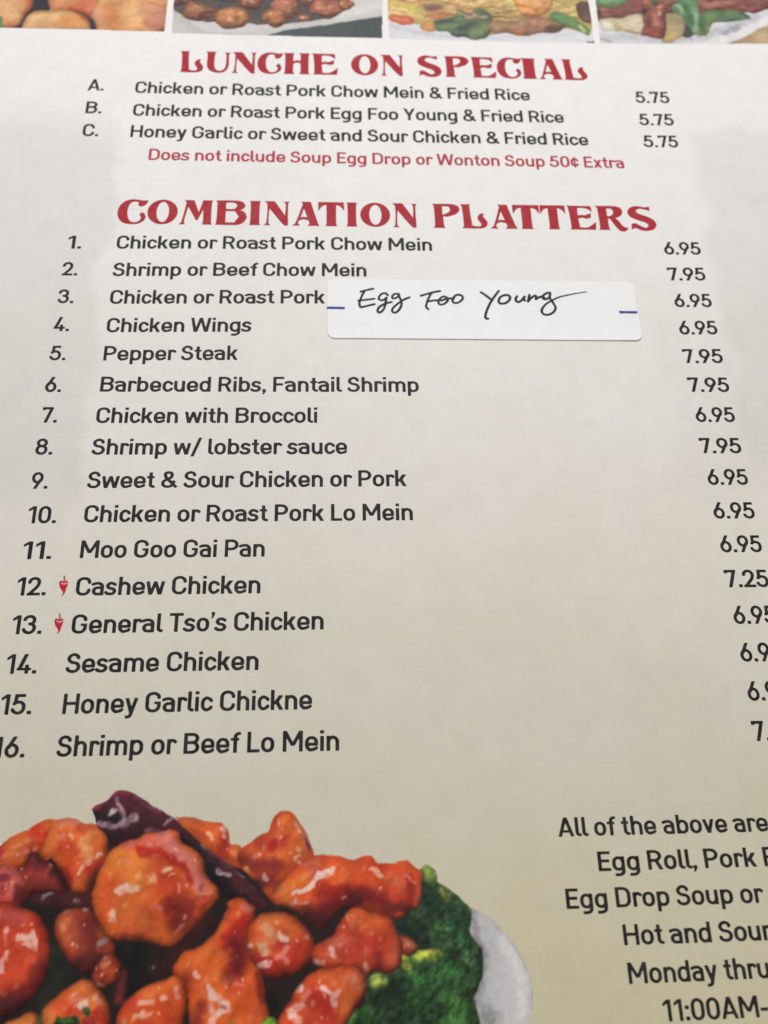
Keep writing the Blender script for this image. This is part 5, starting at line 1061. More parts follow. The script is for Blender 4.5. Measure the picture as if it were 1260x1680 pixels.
                ((230, 180, 150), [(22.612, -144.272), (23.696, -143.668)], 0.436, 0.7, 0.8), ((216, 126, 82), [(15.176, -142.827)], 0.656, 0.8, 0.8),
                ((228, 176, 150), [(13.389, -151.045), (13.708, -152.063)], 0.573, 0.5, 1.0), ((215, 126, 110), [(25.252, -146.635), (25.42, -147.468)], 0.325, 0.6, 1.0),
                ((176, 93, 84), [(22.165, -150.26), (21.8, -149.842)], 0.48, 0.6, 1.0), ((180, 108, 99), [(26.735, -152.208), (26.938, -151.91)], 0.425, 0.6, 1.0),
                ((160, 90, 79), [(25.666, -154.392), (26.599, -153.515)], 0.474, 0.6, 1.0), ((140, 54, 40), [(14.655, -155.088), (19.052, -155.407)], 0.628, 0.9, 0.7),
                ((200, 99, 82), [(15.994, -139.338), (14.357, -140.048)], 0.443, 0.8, 0.7), ((230, 184, 168), [(28.015, -142.108), (28.177, -142.442)], 0.183, 0.6, 0.61),
                ((230, 184, 168), [(14.535, -147.938), (14.599, -148.029)], 0.185, 0.6, 0.63), ((230, 184, 168), [(24.339, -140.291), (24.695, -140.62)], 0.183, 0.6, 0.66),
                ((230, 184, 168), [(26.814, -146.543), (27.007, -146.655)], 0.205, 0.6, 0.87), ((230, 184, 168), [(24.174, -144.916), (23.827, -145.016)], 0.212, 0.6, 0.78)]),
              ('chicken_piece', '',
               [(34.448, -150.989), (34.401, -149.965), (35.261, -149.165), (37.05, -149.005), (38.653, -149.87), (39.817, -151.13), (39.431, -152.951), (38.835, -154.949), (39.144, -157.448),
                (40.546, -159.948), (41.713, -162.413), (42.027, -165.778), (43.041, -171.432), (41.714, -176.856), (30.71, -176.5), (28.954, -170.072), (28.293, -166.315), (27.668, -163.256),
                (26.078, -162.057), (25.335, -160.684), (26.084, -158.953), (27.292, -157.415), (29.033, -157.266), (30.745, -156.522), (31.781, -155.357), (33.026, -153.788)],
               (206, 90, 38), 0.22,
               [((222, 128, 54), [(29.859, -173.257)], 1.558, 0.9, 0.33), ((130, 40, 34), [(25.715, -150.457)], 1.621, 0.9, 0.39), ((130, 40, 34), [(27.181, -163.124)], 2.134, 0.9, 0.48),
                ((130, 40, 34), [(27.251, -151.035)], 2.114, 0.9, 0.44), ((130, 40, 34), [(35.136, -171.577)], 1.143, 0.9, 0.52), ((176, 56, 36), [(42.041, -163.965)], 2.01, 0.9, 0.36),
                ((150, 44, 32), [(30.905, -174.305)], 2.13, 0.9, 0.52), ((214, 112, 44), [(32.608, -161.386)], 1.387, 0.9, 0.54), ((176, 56, 36), [(41.555, -160.961)], 1.811, 0.9, 0.35),
                ((160, 59, 44), [(35.849, -149.798), (34.843, -152.322)], 0.859, 0.9, 0.7), ((178, 39, 31), [(37.649, -152.903), (35.51, -154.859), (34.694, -156.333)], 1.169, 0.9, 1.0),
                ((112, 27, 29), [(36.459, -156.382), (37.021, -159.359), (36.357, -161.775)], 1.783, 0.8, 1.0), ((196, 81, 36), [(31.798, -157.738), (30.322, -160.632)], 1.458, 0.9, 0.5),
                ((210, 100, 44), [(31.222, -157.228), (29.175, -159.626)], 1.044, 0.9, 1.0), ((206, 81, 40), [(36.981, -163.719), (39.252, -166.643)], 1.429, 0.9, 1.0),
                ((226, 170, 160), [(29.497, -161.384), (29.76, -162.164)], 0.411, 0.5, 1.0), ((226, 176, 164), [(31.883, -163.379), (32.258, -164.346)], 0.51, 0.5, 1.0),
                ((228, 180, 168), [(32.504, -164.925), (33.826, -165.534), (34.947, -166.514)], 0.71, 0.5, 1.0),
                ((228, 186, 176), [(35.399, -166.999), (33.928, -167.614), (32.896, -168.332), (32.615, -169.07)], 0.554, 0.5, 1.0),
                ((212, 150, 134), [(32.261, -166.434), (32.653, -167.763)], 0.504, 0.7, 1.0), ((186, 93, 73), [(34.097, -166.677), (34.755, -166.98)], 0.353, 0.7, 1.0),
                ((140, 50, 36), [(30.652, -166.386), (29.961, -169.175)], 0.907, 0.9, 1.0), ((200, 108, 101), [(38.69, -150.896), (37.779, -150.463)], 0.536, 0.8, 1.0),
                ((130, 36, 33), [(40.608, -161.897), (41.379, -165.758)], 0.617, 0.9, 0.7), ((130, 108, 46), [(35.916, -168.984)], 0.5, 0.7, 0.9),
                ((196, 86, 55), [(40.575, -167.626)], 0.906, 0.9, 1.0), ((230, 184, 168), [(36.062, -154.509), (36.054, -154.679)], 0.143, 0.6, 0.85),
                ((230, 184, 168), [(34.822, -163.589), (35.074, -163.708)], 0.148, 0.6, 0.89), ((230, 184, 168), [(37.136, -164.792), (37.072, -164.891)], 0.183, 0.6, 0.79),
                ((230, 184, 168), [(36.367, -158.707), (36.575, -158.914)], 0.153, 0.6, 0.54), ((230, 184, 168), [(37.417, -162.351), (37.728, -162.497)], 0.2, 0.6, 0.71)]),
              ('chicken_piece', '',
               [(16.129, -170.597), (16.076, -167.821), (16.751, -165.97), (18.126, -164.689), (19.313, -163.584), (20.754, -162.863), (22.448, -162.529), (24.334, -161.814), (25.606, -161.465),
                (26.931, -161.889), (27.884, -163.262), (28.263, -165.842), (27.772, -168.176), (27.529, -170.951), (28.098, -176.415), (16.127, -176.028)],
               (200, 79, 36), 0.26,
               [((222, 128, 54), [(16.655, -175.574)], 0.869, 0.9, 0.37), ((222, 128, 54), [(25.547, -170.412)], 0.883, 0.9, 0.58), ((176, 56, 36), [(17.753, -173.158)], 1.663, 0.9, 0.36),
                ((214, 112, 44), [(28.344, -170.456)], 1.646, 0.9, 0.51), ((130, 40, 34), [(26.197, -175.262)], 1.328, 0.9, 0.42), ((150, 44, 32), [(20.951, -169.918)], 1.729, 0.9, 0.5),
                ((150, 44, 32), [(16.621, -161.835)], 0.987, 0.9, 0.51), ((130, 40, 34), [(22.294, -173.557)], 1.019, 0.9, 0.34), ((214, 112, 44), [(21.675, -162.447)], 1.109, 0.9, 0.35),
                ((208, 99, 46), [(20.327, -164.185), (25.564, -162.427)], 1.013, 0.9, 1.0), ((196, 63, 40), [(17.284, -165.986), (19.377, -165.577)], 1.005, 0.9, 1.0),
                ((222, 150, 130), [(19.911, -165.593), (20.964, -165.436), (22.034, -165.467)], 0.403, 0.55, 1.0), ((230, 172, 160), [(23.705, -164.949)], 0.566, 0.5, 1.0),
                ((224, 150, 136), [(26.17, -163.403), (26.356, -164.553)], 0.468, 0.6, 1.0), ((220, 150, 130), [(20.944, -167.782), (21.658, -167.43)], 0.4, 0.6, 1.0),
                ((218, 150, 120), [(18.851, -168.092), (20.322, -167.95)], 0.359, 0.7, 1.0), ((205, 126, 119), [(17.277, -168.23)], 0.399, 0.6, 1.0),
                ((176, 59, 29), [(24.294, -167.135), (25.559, -169.967)], 1.404, 0.9, 0.7), ((60, 28, 26), [(28.77, -165.384), (28.954, -170.072)], 0.506, 0.9, 1.0),
                ((230, 184, 168), [(24.09, -169.577), (23.935, -169.737)], 0.152, 0.6, 0.79), ((230, 184, 168), [(23.123, -167.383), (23.28, -167.507)], 0.16, 0.6, 0.82),
                ((230, 184, 168), [(20.704, -167.544), (20.467, -167.553)], 0.181, 0.6, 0.73), ((230, 184, 168), [(20.768, -167.112), (21.09, -167.181)], 0.185, 0.6, 0.53),
                ((230, 184, 168), [(22.851, -163.353), (23.181, -163.467)], 0.161, 0.6, 0.58)]),
              ('chicken_piece', '',
               [(3.115, -170.193), (2.946, -167.236), (3.578, -165.575), (5.113, -164.304), (6.682, -163.214), (8.261, -162.116), (9.698, -161.583), (11.242, -162.012), (12.881, -163.396),
                (14.148, -165.421), (14.91, -167.786), (15.286, -170.571), (15.608, -176.012), (3.192, -175.61)],
               (204, 97, 47), 0.28,
               [((214, 112, 44), [(6.035, -163.148)], 1.732, 0.9, 0.5), ((214, 112, 44), [(15.438, -173.522)], 1.475, 0.9, 0.34), ((222, 128, 54), [(7.106, -161.61)], 1.001, 0.9, 0.58),
                ((130, 40, 34), [(6.313, -162.533)], 0.946, 0.9, 0.38), ((130, 40, 34), [(9.393, -168.87)], 1.275, 0.9, 0.52), ((214, 112, 44), [(8.571, -168.912)], 1.584, 0.9, 0.56),
                ((130, 40, 34), [(7.484, -169.766)], 1.326, 0.9, 0.37), ((222, 128, 54), [(12.034, -166.016)], 1.006, 0.9, 0.63), ((130, 40, 34), [(12.095, -163.744)], 0.905, 0.9, 0.48),
                ((196, 75, 42), [(5.591, -165.636), (7.604, -164.755)], 1.203, 0.9, 0.8), ((212, 113, 58), [(10.006, -162.454), (11.33, -164.866)], 1.219, 0.9, 1.0),
                ((186, 59, 38), [(7.82, -166.639), (10.448, -166.531)], 0.8, 0.9, 1.0), ((206, 111, 55), [(3.59, -166.511), (4.819, -167.943)], 0.799, 0.9, 1.0),
                ((232, 190, 174), [(9.75, -165.948), (10.442, -165.499)], 0.652, 0.6, 1.0), ((222, 150, 120), [(12.036, -164.509), (13.054, -165.106)], 0.363, 0.6, 1.0),
                ((215, 126, 101), [(7.901, -164.575), (8.454, -163.835)], 0.403, 0.8, 0.8), ((176, 54, 36), [(12.59, -166.782), (14.05, -168.688)], 0.9, 0.9, 1.0),
                ((150, 39, 36), [(10.671, -168.585), (11.687, -168.245)], 0.794, 0.8, 1.0), ((230, 184, 168), [(8.456, -163.911), (8.265, -163.928)], 0.181, 0.6, 0.67),
                ((230, 184, 168), [(8.348, -169.514), (8.23, -169.523)], 0.175, 0.6, 0.76), ((230, 184, 168), [(8.737, -166.1), (8.763, -166.283)], 0.194, 0.6, 0.55),
                ((230, 184, 168), [(5.561, -168.558), (5.64, -168.855)], 0.164, 0.6, 0.79), ((230, 184, 168), [(5.463, -168.513), (5.683, -168.79)], 0.141, 0.6, 0.83)]),
              ('chicken_piece', '',
               [(-10.175, -175.178), (-8.089, -168.93), (-3.784, -168.511), (-2.659, -167.622), (-1.056, -167.115), (0.951, -166.431), (2.265, -166.844), (3.088, -168.353), (4.224, -175.643)],
               (196, 100, 44), 0.22,
               [((222, 128, 54), [(1.569, -172.28)], 0.984, 0.9, 0.5), ((150, 44, 32), [(2.837, -169.282)], 1.171, 0.9, 0.46), ((150, 44, 32), [(-9.75, -171.88)], 0.757, 0.9, 0.33),
                ((214, 112, 44), [(-0.129, -173.659)], 0.932, 0.9, 0.31), ((222, 128, 54), [(-9.561, -167.693)], 1.083, 0.9, 0.56), ((214, 112, 44), [(-9.482, -170.048)], 1.14, 0.9, 0.57),
                ((222, 128, 54), [(-9.485, -169.929)], 0.767, 0.9, 0.52), ((176, 56, 36), [(-7.161, -173.044)], 1.297, 0.9, 0.36), ((214, 112, 44), [(-1.934, -174.401)], 1.283, 0.9, 0.59),
                ((205, 117, 55), [(-1.951, -168.199), (1.136, -167.831)], 0.694, 0.9, 1.0), ((230, 184, 168), [(-8.139, -169.508), (-8.181, -169.761)], 0.109, 0.6, 0.81),
                ((230, 184, 168), [(-1.337, -169.797), (-1.179, -169.867)], 0.109, 0.6, 0.72), ((230, 184, 168), [(-1.618, -170.677), (-1.603, -170.902)], 0.17, 0.6, 0.72),
                ((230, 184, 168), [(-3.206, -167.717), (-3.316, -167.725)], 0.168, 0.6, 0.79), ((230, 184, 168), [(-4.645, -170.783), (-5.004, -170.825)], 0.178, 0.6, 0.59)]),
              ('herb_leaf', '',
               [(4.465, -169.317), (4.771, -168.404), (5.523, -167.686), (5.644, -166.946), (6.533, -167.345), (7.589, -167.377), (8.646, -167.409), (9.322, -167.802), (9.657, -168.924),
                (9.192, -170.381), (5.627, -170.271)],
               (50, 76, 40), 0.1, [((30, 52, 30), [(5.929, -168.44), (8.562, -168.52)], 0.595, 0.8, 1.0), ((70, 100, 50), [(6.155, -167.705), (8.287, -167.956)], 0.398, 0.8, 1.0)]),
              ('herb_leaf', '', [(10.171, -166.896), (10.205, -166.243), (10.928, -166.077), (11.423, -166.747), (11.29, -167.49), (10.656, -167.47)], (58, 88, 46), 0.1, []),
              ('herb_leaf', '', [(2.208, -167.214), (2.687, -166.857), (3.099, -167.612), (3.346, -168.73), (2.611, -168.707)], (62, 84, 46), 0.1, []),
              ('chicken_piece', '',
               [(38.207, -155.932), (38.576, -153.938), (39.425, -152.748), (40.959, -151.874), (42.963, -151.519), (44.984, -151.674), (46.79, -152.436), (48.373, -153.594), (49.729, -155.044),
                (50.521, -156.669), (50.644, -158.461), (49.773, -160.013), (48.249, -161.339), (46.292, -162.255), (44.334, -162.585), (42.359, -162.141), (40.577, -160.925), (39.203, -159.126),
                (38.376, -157.526)],
               (196, 75, 38), 0.3,
               [((130, 40, 34), [(45.705, -154.031)], 1.014, 0.9, 0.52), ((214, 112, 44), [(39.585, -157.92)], 1.526, 0.9, 0.37), ((214, 112, 44), [(46.679, -158.363)], 1.49, 0.9, 0.45),
                ((214, 112, 44), [(43.421, -154.693)], 1.257, 0.9, 0.32), ((176, 56, 36), [(42.421, -160.716)], 1.253, 0.9, 0.65), ((130, 40, 34), [(40.689, -159.152)], 1.1, 0.9, 0.63),
                ((130, 40, 34), [(45.194, -160.913)], 1.288, 0.9, 0.6), ((222, 128, 54), [(49.712, -156.436)], 1.617, 0.9, 0.45), ((222, 128, 54), [(41.942, -156.963)], 1.301, 0.9, 0.3),
                ((206, 104, 51), [(41.556, -153.21), (43.779, -152.864)], 1.488, 0.9, 1.0), ((208, 100, 46), [(46.603, -154.657), (47.183, -156.178)], 1.484, 0.9, 1.0),
                ((208, 117, 75), [(41.942, -155.034), (42.759, -156.555)], 1.373, 0.8, 1.0), ((174, 50, 34), [(48.307, -157.206), (46.694, -160.122)], 1.681, 0.9, 1.0),
                ((166, 41, 33), [(41.204, -159.967), (44.518, -161.037)], 1.244, 0.9, 1.0), ((180, 54, 38), [(43.558, -157.571), (44.98, -156.915)], 0.733, 0.8, 1.0),
                ((214, 160, 130), [(41.114, -157.007), (41.811, -158.214)], 0.681, 0.7, 1.0), ((212, 150, 110), [(41.691, -154.021), (42.614, -155.252)], 0.636, 0.8, 0.8),
                ((230, 186, 172), [(44.393, -155.401), (45.298, -156.226)], 0.528, 0.5, 1.0), ((226, 160, 150), [(39.137, -157.25)], 0.544, 0.5, 1.0),
                ((226, 176, 168), [(41.005, -160.645), (41.763, -160.374), (42.52, -160.004)], 0.496, 0.45, 1.0),
                ((212, 117, 105), [(43.594, -159.053), (44.686, -158.69), (45.77, -157.731)], 0.354, 0.5, 1.0), ((206, 108, 101), [(44.909, -158.794), (45.814, -160.097)], 0.271, 0.6, 1.0),
                ((216, 126, 110), [(49.069, -155.929)], 0.486, 0.6, 1.0), ((180, 86, 64), [(48.604, -154.207), (49.735, -155.747)], 0.372, 0.8, 0.8),
                ((120, 36, 27), [(43.446, -161.979), (45.636, -162.236)], 0.618, 0.9, 1.0), ((230, 184, 168), [(40.625, -152.947), (40.293, -152.993)], 0.123, 0.6, 0.6),
                ((230, 184, 168), [(45.008, -155.625), (44.706, -155.662)], 0.179, 0.6, 0.51), ((230, 184, 168), [(40.837, -154.371), (40.862, -154.568)], 0.129, 0.6, 0.83),
                ((230, 184, 168), [(43.713, -153.226), (43.652, -153.463)], 0.212, 0.6, 0.54), ((230, 184, 168), [(47.472, -156.246), (47.624, -156.598)], 0.201, 0.6, 0.69)]),
              ('chicken_piece', '', [(64.496, -155.646), (66.28, -156.097), (67.838, -156.542), (68.929, -157.375), (69.218, -158.581), (68.407, -159.354), (66.63, -159.106)], (176, 81, 64), 0.3,
               [((130, 40, 34), [(69.285, -156.632)], 0.439, 0.9, 0.6), ((214, 112, 44), [(64.68, -159.139)], 0.459, 0.9, 0.62), ((214, 112, 44), [(65.409, -157.096)], 0.646, 0.9, 0.31),
                ((150, 44, 32), [(65.925, -156.445)], 0.529, 0.9, 0.39), ((214, 112, 44), [(66.856, -157.585)], 0.416, 0.9, 0.46), ((150, 44, 32), [(65.281, -155.97)], 0.471, 0.9, 0.5),
                ((176, 56, 36), [(68.755, -156.83)], 0.652, 0.9, 0.38), ((130, 40, 34), [(64.733, -156.944)], 0.573, 0.9, 0.38), ((222, 128, 54), [(67.338, -157.073)], 0.495, 0.9, 0.35),
                ((196, 108, 77), [(68.459, -157.962)], 0.634, 0.8, 1.0), ((230, 184, 168), [(67.742, -157.597), (67.781, -158.02)], 0.202, 0.6, 0.83),
                ((230, 184, 168), [(67.379, -157.99), (67.048, -158.259)], 0.163, 0.6, 0.88), ((230, 184, 168), [(67.843, -157.104), (67.69, -157.164)], 0.155, 0.6, 0.73),
                ((230, 184, 168), [(67.927, -157.745), (68.052, -158.017)], 0.159, 0.6, 0.6), ((230, 184, 168), [(65.646, -157.104), (65.424, -157.391)], 0.193, 0.6, 0.79)]),
              ('chicken_piece', '',
               [(49.98, -158.442), (51.079, -157.083), (52.633, -156.427), (54.194, -155.366), (55.095, -153.774), (56.227, -152.379), (57.364, -151.282), (58.724, -151.112), (60.074, -151.662),
                (61.875, -152.119), (63.901, -152.582), (65.228, -153.639), (65.631, -155.273), (66.261, -156.7), (66.657, -158.311), (66.604, -159.897), (66.116, -161.262), (64.764, -162.007),
                (63.213, -162.158), (61.901, -161.534), (60.558, -162.471), (58.805, -161.836), (55.502, -161.546), (52.202, -161.452), (50.437, -160.424)],
               (192, 70, 44), 0.24,
               [((130, 40, 34), [(57.513, -152.808)], 1.365, 0.9, 0.56), ((150, 44, 32), [(57.169, -155.242)], 1.584, 0.9, 0.48), ((150, 44, 32), [(51.847, -154.146)], 1.351, 0.9, 0.4),
                ((176, 56, 36), [(62.426, -162.157)], 1.454, 0.9, 0.54), ((214, 112, 44), [(54.63, -161.474)], 1.514, 0.9, 0.64), ((176, 56, 36), [(52.806, -156.437)], 1.069, 0.9, 0.45),
                ((176, 56, 36), [(62.332, -156.087)], 1.314, 0.9, 0.31), ((176, 56, 36), [(53.434, -156.219)], 1.079, 0.9, 0.63), ((222, 128, 54), [(59.486, -153.473)], 1.67, 0.9, 0.54),
                ((204, 86, 44), [(57.804, -152.421), (61.174, -153.327), (63.399, -154.605)], 1.395, 0.9, 1.0), ((168, 50, 40), [(54.413, -156.876), (56.074, -158.414)], 1.265, 0.9, 1.0),
                ((178, 55, 38), [(59.421, -157.513), (62.778, -157.106)], 1.476, 0.9, 1.0), ((190, 93, 77), [(53.857, -157.16), (56.084, -156.922)], 1.053, 0.9, 0.8),
                ((140, 43, 40), [(62.187, -158.585), (62.686, -161.066)], 0.841, 0.9, 1.0), ((196, 93, 64), [(65.543, -158.18), (64.914, -160.638)], 0.844, 0.8, 1.0),
                ((226, 170, 160), [(50.767, -160.336), (52.199, -160.278)], 0.52, 0.5, 1.0), ((220, 150, 140), [(53.967, -157.859), (54.296, -159.354)], 0.462, 0.6, 1.0),
                ((220, 117, 82), [(56.672, -153.003)], 0.428, 0.6, 1.0), ((216, 99, 66), [(61.017, -155.652)], 0.372, 0.7, 1.0), ((214, 100, 73), [(62.568, -156.499)], 0.371, 0.7, 1.0),
                ((202, 95, 82), [(59.97, -158.026), (59.732, -159.012)], 0.526, 0.8, 0.8), ((206, 90, 60), [(64.546, -153.824), (65.604, -156.18)], 0.428, 0.8, 0.8),
                ((186, 54, 36), [(52.751, -161.273), (54.953, -161.14)], 0.622, 0.8, 1.0), ((214, 160, 140), [(59.926, -160.693), (60.131, -161.679)], 0.365, 0.6, 1.0),
                ((230, 184, 168), [(55.595, -152.502), (55.484, -152.683)], 0.161, 0.6, 0.67), ((230, 184, 168), [(54.277, -152.73), (54.325, -152.831)], 0.139, 0.6, 0.69),
                ((230, 184, 168), [(57.398, -152.354), (57.791, -152.529)], 0.185, 0.6, 0.64), ((230, 184, 168), [(56.584, -158.218), (56.635, -158.561)], 0.156, 0.6, 0.62),
                ((230, 184, 168), [(56.078, -154.466), (55.72, -154.551)], 0.167, 0.6, 0.6)]),
              ('chicken_piece', '',
               [(43.681, -171.452), (44.265, -169.052), (45.304, -167.391), (46.573, -165.913), (47.415, -164.217), (48.922, -162.718), (50.885, -161.609), (53.301, -161.093), (55.505, -160.96),
                (57.272, -160.814), (58.81, -161.446), (59.894, -162.647), (59.976, -164.392), (59.181, -166.287), (57.634, -168.14), (56.32, -169.981), (55.448, -171.817), (54.361, -177.265),
                (43.291, -176.907)],
               (198, 72, 40), 0.24,
               [((130, 40, 34), [(47.298, -175.383)], 1.492, 0.9, 0.65), ((222, 128, 54), [(45.38, -174.887)], 1.817, 0.9, 0.32), ((150, 44, 32), [(59.354, -170.567)], 1.347, 0.9, 0.64),
                ((214, 112, 44), [(58.884, -173.152)], 1.789, 0.9, 0.47), ((214, 112, 44), [(57.616, -171.043)], 1.862, 0.9, 0.38), ((150, 44, 32), [(44.489, -174.142)], 1.628, 0.9, 0.46),
                ((150, 44, 32), [(57.511, -174.817)], 2.048, 0.9, 0.58), ((130, 40, 34), [(58.527, -168.751)], 1.91, 0.9, 0.39), ((150, 44, 32), [(45.172, -166.381)], 1.903, 0.9, 0.41),
                ((208, 93, 44), [(52.205, -162.619), (55.493, -163.296)], 1.444, 0.9, 1.0), ((206, 106, 47), [(56.566, -166.209), (55.467, -168.075)], 1.223, 0.9, 1.0),
                ((182, 46, 36), [(51.129, -166.048), (52.762, -167.994)], 1.831, 0.9, 1.0), ((200, 108, 75), [(57.691, -162.875), (58.777, -163.875)], 1.239, 0.8, 1.0),
                ((186, 54, 38), [(53.303, -169.889), (50.083, -170.723)], 1.204, 0.9, 1.0), ((222, 176, 170), [(47.624, -163.646), (47.856, -164.613)], 0.564, 0.5, 1.0),
                ((226, 176, 164), [(52.211, -164.357), (53.084, -164.959), (54.173, -165.566)], 0.41, 0.5, 1.0),
                ((220, 160, 146), [(54.939, -164.822), (54.173, -165.757), (53.954, -166.893)], 0.471, 0.55, 1.0),
                ((222, 166, 152), [(46.603, -167.619), (47.676, -167.274), (48.753, -166.927)], 0.464, 0.6, 1.0),
                ((222, 170, 160), [(46.825, -168.003), (47.486, -168.963), (47.919, -169.163)], 0.464, 0.55, 1.0), ((214, 122, 110), [(50.268, -166.973), (50.699, -166.606)], 0.405, 0.7, 1.0),
                ((212, 117, 97), [(48.742, -165.977), (49.492, -165.045)], 0.508, 0.8, 0.8), ((170, 63, 40), [(58.963, -166.281), (57.634, -168.14)], 0.612, 0.9, 1.0),
                ((230, 184, 168), [(52.557, -165.492), (52.706, -165.835)], 0.191, 0.6, 0.51), ((230, 184, 168), [(51.645, -163.13), (51.622, -163.529)], 0.202, 0.6, 0.87),
                ((230, 184, 168), [(57.226, -167.922), (57.403, -168.045)], 0.145, 0.6, 0.84), ((230, 184, 168), [(51.663, -168.894), (51.504, -169.009)], 0.176, 0.6, 0.64),
                ((230, 184, 168), [(46.985, -165.104), (47.119, -165.316)], 0.156, 0.6, 0.76)]),
              ('broccoli', '', [(40.483, -171.353), (41.273, -169.334), (42.318, -168.431), (43.397, -168.651), (44.068, -169.793), (44.151, -173.306), (41.132, -175.033)], (122, 161, 53), 0.15,
               [])]},
 {'wobble': 0.3,
  'relief': {'fried_ball': (0.45, 0.1, 0.5, 2.6),
             'chicken_nugget': (0.8, 0.4, 0.5, 2.2),
             'beef_slice': (0.6, 0.2, 0.8, 1.8),
             'egg_lump': (0.5, 0, 0.8, 2),
             'vegetable_leaf': (0.4, 0, 0.9, 2.2),
             'meat_strip': (0.4, 0, 0.8, 2)},
  'label': 'printed picture of battered golden fried chicken balls',
  'gain': 'top',
  'cell': 0.22,
  'warp': 0.45,
  'grain': 1.3,
  'edge': 0.5,
  'blur': 1,
  'full': True,
  'root': 0,
  'ground': (42, 38, 50),
  'frame': [(-56.003, 104.143), (6.162, 106.339), (6.397, 90.55), (6.327, 77.157), (-17.714, 77.507), (-39.82, 77.561), (-51.634, 77.515)],
  'texture': {'fried_ball': (0.1, 2.4), 'green_leaf': (0.2, 1.5)},
  'regions': [('fried_ball', '',
               [(-53.411, 98.961), (-38.118, 102.117), (-31.491, 94.49), (-31.798, 88.837), (-31.745, 85.801), (-32.849, 83.76), (-33.878, 81.237), (-34.831, 78.245), (-37.362, 76.946),
                (-49.76, 76.348)],
               (214, 150, 104), 0.2,
               [((226, 176, 120), [(-38.56, 86.6), (-36.501, 84.15)], 3.125, 0.9, 1.0), ((196, 100, 60), [(-32.889, 91.867), (-31.772, 87.315), (-33.124, 83.251)], 1.478, 0.9, 1.0),
                ((190, 110, 84), [(-38.281, 78.637), (-35.846, 78.216)], 1.023, 0.9, 1.0)]),
              ('green_leaf', '', [(-50.709, 82.225), (-40.883, 82.52), (-39.721, 81.56), (-38.816, 77.639), (-49.76, 76.348)], (108, 146, 92), 0.1, []),
              ('fried_ball', '', [(-26.755, 84.445), (-28.361, 94.592), (-27.574, 102.483), (-9.881, 103.097), (-11.082, 89.999), (-13.395, 85.354), (-14.698, 81.306), (-17.769, 84.215)],
               (204, 116, 70), 0.2,
               [((216, 146, 96), [(-24.98, 88.288), (-21.672, 89.665)], 2.518, 0.9, 1.0), ((182, 80, 44), [(-20.662, 85.385), (-17.135, 84.737), (-14.909, 83.298)], 1.043, 0.9, 1.0),
                ((214, 120, 84), [(-17.339, 89.801), (-15.334, 87.318)], 2.531, 0.9, 1.0)]),
              ('fried_ball', '',
               [(-33.888, 76.311), (-33.678, 79.757), (-32.683, 82.516), (-30.864, 84.321), (-27.534, 85.175), (-23.07, 85.311), (-19.228, 84.925), (-16.999, 83.486), (-15.331, 80.79),
                (-14.348, 76.376)],
               (218, 162, 108), 0.22,
               [((224, 176, 124), [(-30.135, 81.348), (-25.934, 81.97)], 2.474, 0.9, 1.0), ((212, 140, 76), [(-21.43, 80.115), (-18.952, 80.932)], 2.678, 0.9, 0.7),
                ((190, 96, 50), [(-18.512, 84.695), (-15.555, 81.281)], 0.833, 0.9, 1.0), ((190, 140, 70), [(-32.034, 82.785), (-28.81, 84.383), (-24.556, 84.763)], 0.517, 0.9, 0.7)]),
              ('fried_ball', '',
               [(-12.765, 75.93), (-13.515, 79.85), (-14.856, 82.799), (-14.589, 86.834), (-13.274, 90.955), (-13.432, 102.974), (7.964, 103.716), (7.099, 90.572), (6.944, 82.946), (6.577, 78.449),
                (4.948, 77.168), (3.023, 75.394)],
               (216, 152, 98), 0.2,
               [((226, 172, 118), [(-3.946, 86.401), (-0.533, 87.267), (-1.886, 82.684)], 3.778, 0.9, 1.0), ((206, 126, 70), [(-9.667, 86.226), (-8.546, 79.995)], 2.095, 0.9, 0.8),
                ((226, 150, 116), [(-13.689, 84.841), (-12.1, 81.134)], 1.669, 0.9, 1.0), ((210, 140, 112), [(2.14, 86.587), (4.516, 82.874)], 2.524, 0.9, 1.0),
                ((190, 116, 90), [(0.87, 80.767), (4.818, 78.894)], 1.244, 0.9, 1.0), ((196, 124, 90), [(1.045, 89.356), (5.183, 87.952)], 0.635, 0.9, 1.0),
                ((200, 140, 80), [(-6.9, 90.131), (-7.653, 88.829)], 1.269, 0.9, 0.7), ((222, 160, 120), [(-12.383, 92.527), (-8.765, 91.355)], 1.7, 0.9, 1.0)])]},
 {'wobble': 0.3,
  'relief': {'fried_ball': (0.45, 0.1, 0.5, 2.6),
             'chicken_nugget': (0.8, 0.4, 0.5, 2.2),
             'beef_slice': (0.6, 0.2, 0.8, 1.8),
             'egg_lump': (0.5, 0, 0.8, 2),
             'vegetable_leaf': (0.4, 0, 0.9, 2.2),
             'meat_strip': (0.4, 0, 0.8, 2)},
  'label': 'printed picture of dark brown sesame chicken on a white dish',
  'gain': 'top',
  'cell': 0.22,
  'warp': 0.45,
  'grain': 1.3,
  'edge': 0.5,
  'blur': 1,
  'full': True,
  'root': 0,
  'ground': (214, 210, 206),
  'frame': [(7.421, 106.384), (7.89, 90.597), (8.336, 76.771), (35.797, 76.432), (68.631, 76.157), (69.112, 92.528), (69.59, 108.58)],
  'texture': {'chicken_nugget': (0.14, 1.8), 'dish': (0.02, 3), 'dark': (0.2, 2), 'table_corner': (0.05, 2)},
  'regions': [('dish', 'pale dish rim',
               [(5.344, 90.517), (10.948, 85.588), (16.62, 78.241), (28.791, 77.843), (40.927, 81.435), (56.823, 86.979), (67.723, 95.103), (71.722, 108.656), (71.114, 86.386), (56.801, 82.907),
                (40.985, 78.438), (34.055, 76.507), (28.951, 73.662), (6.629, 73.052)],
               (206, 203, 198), 0.0,
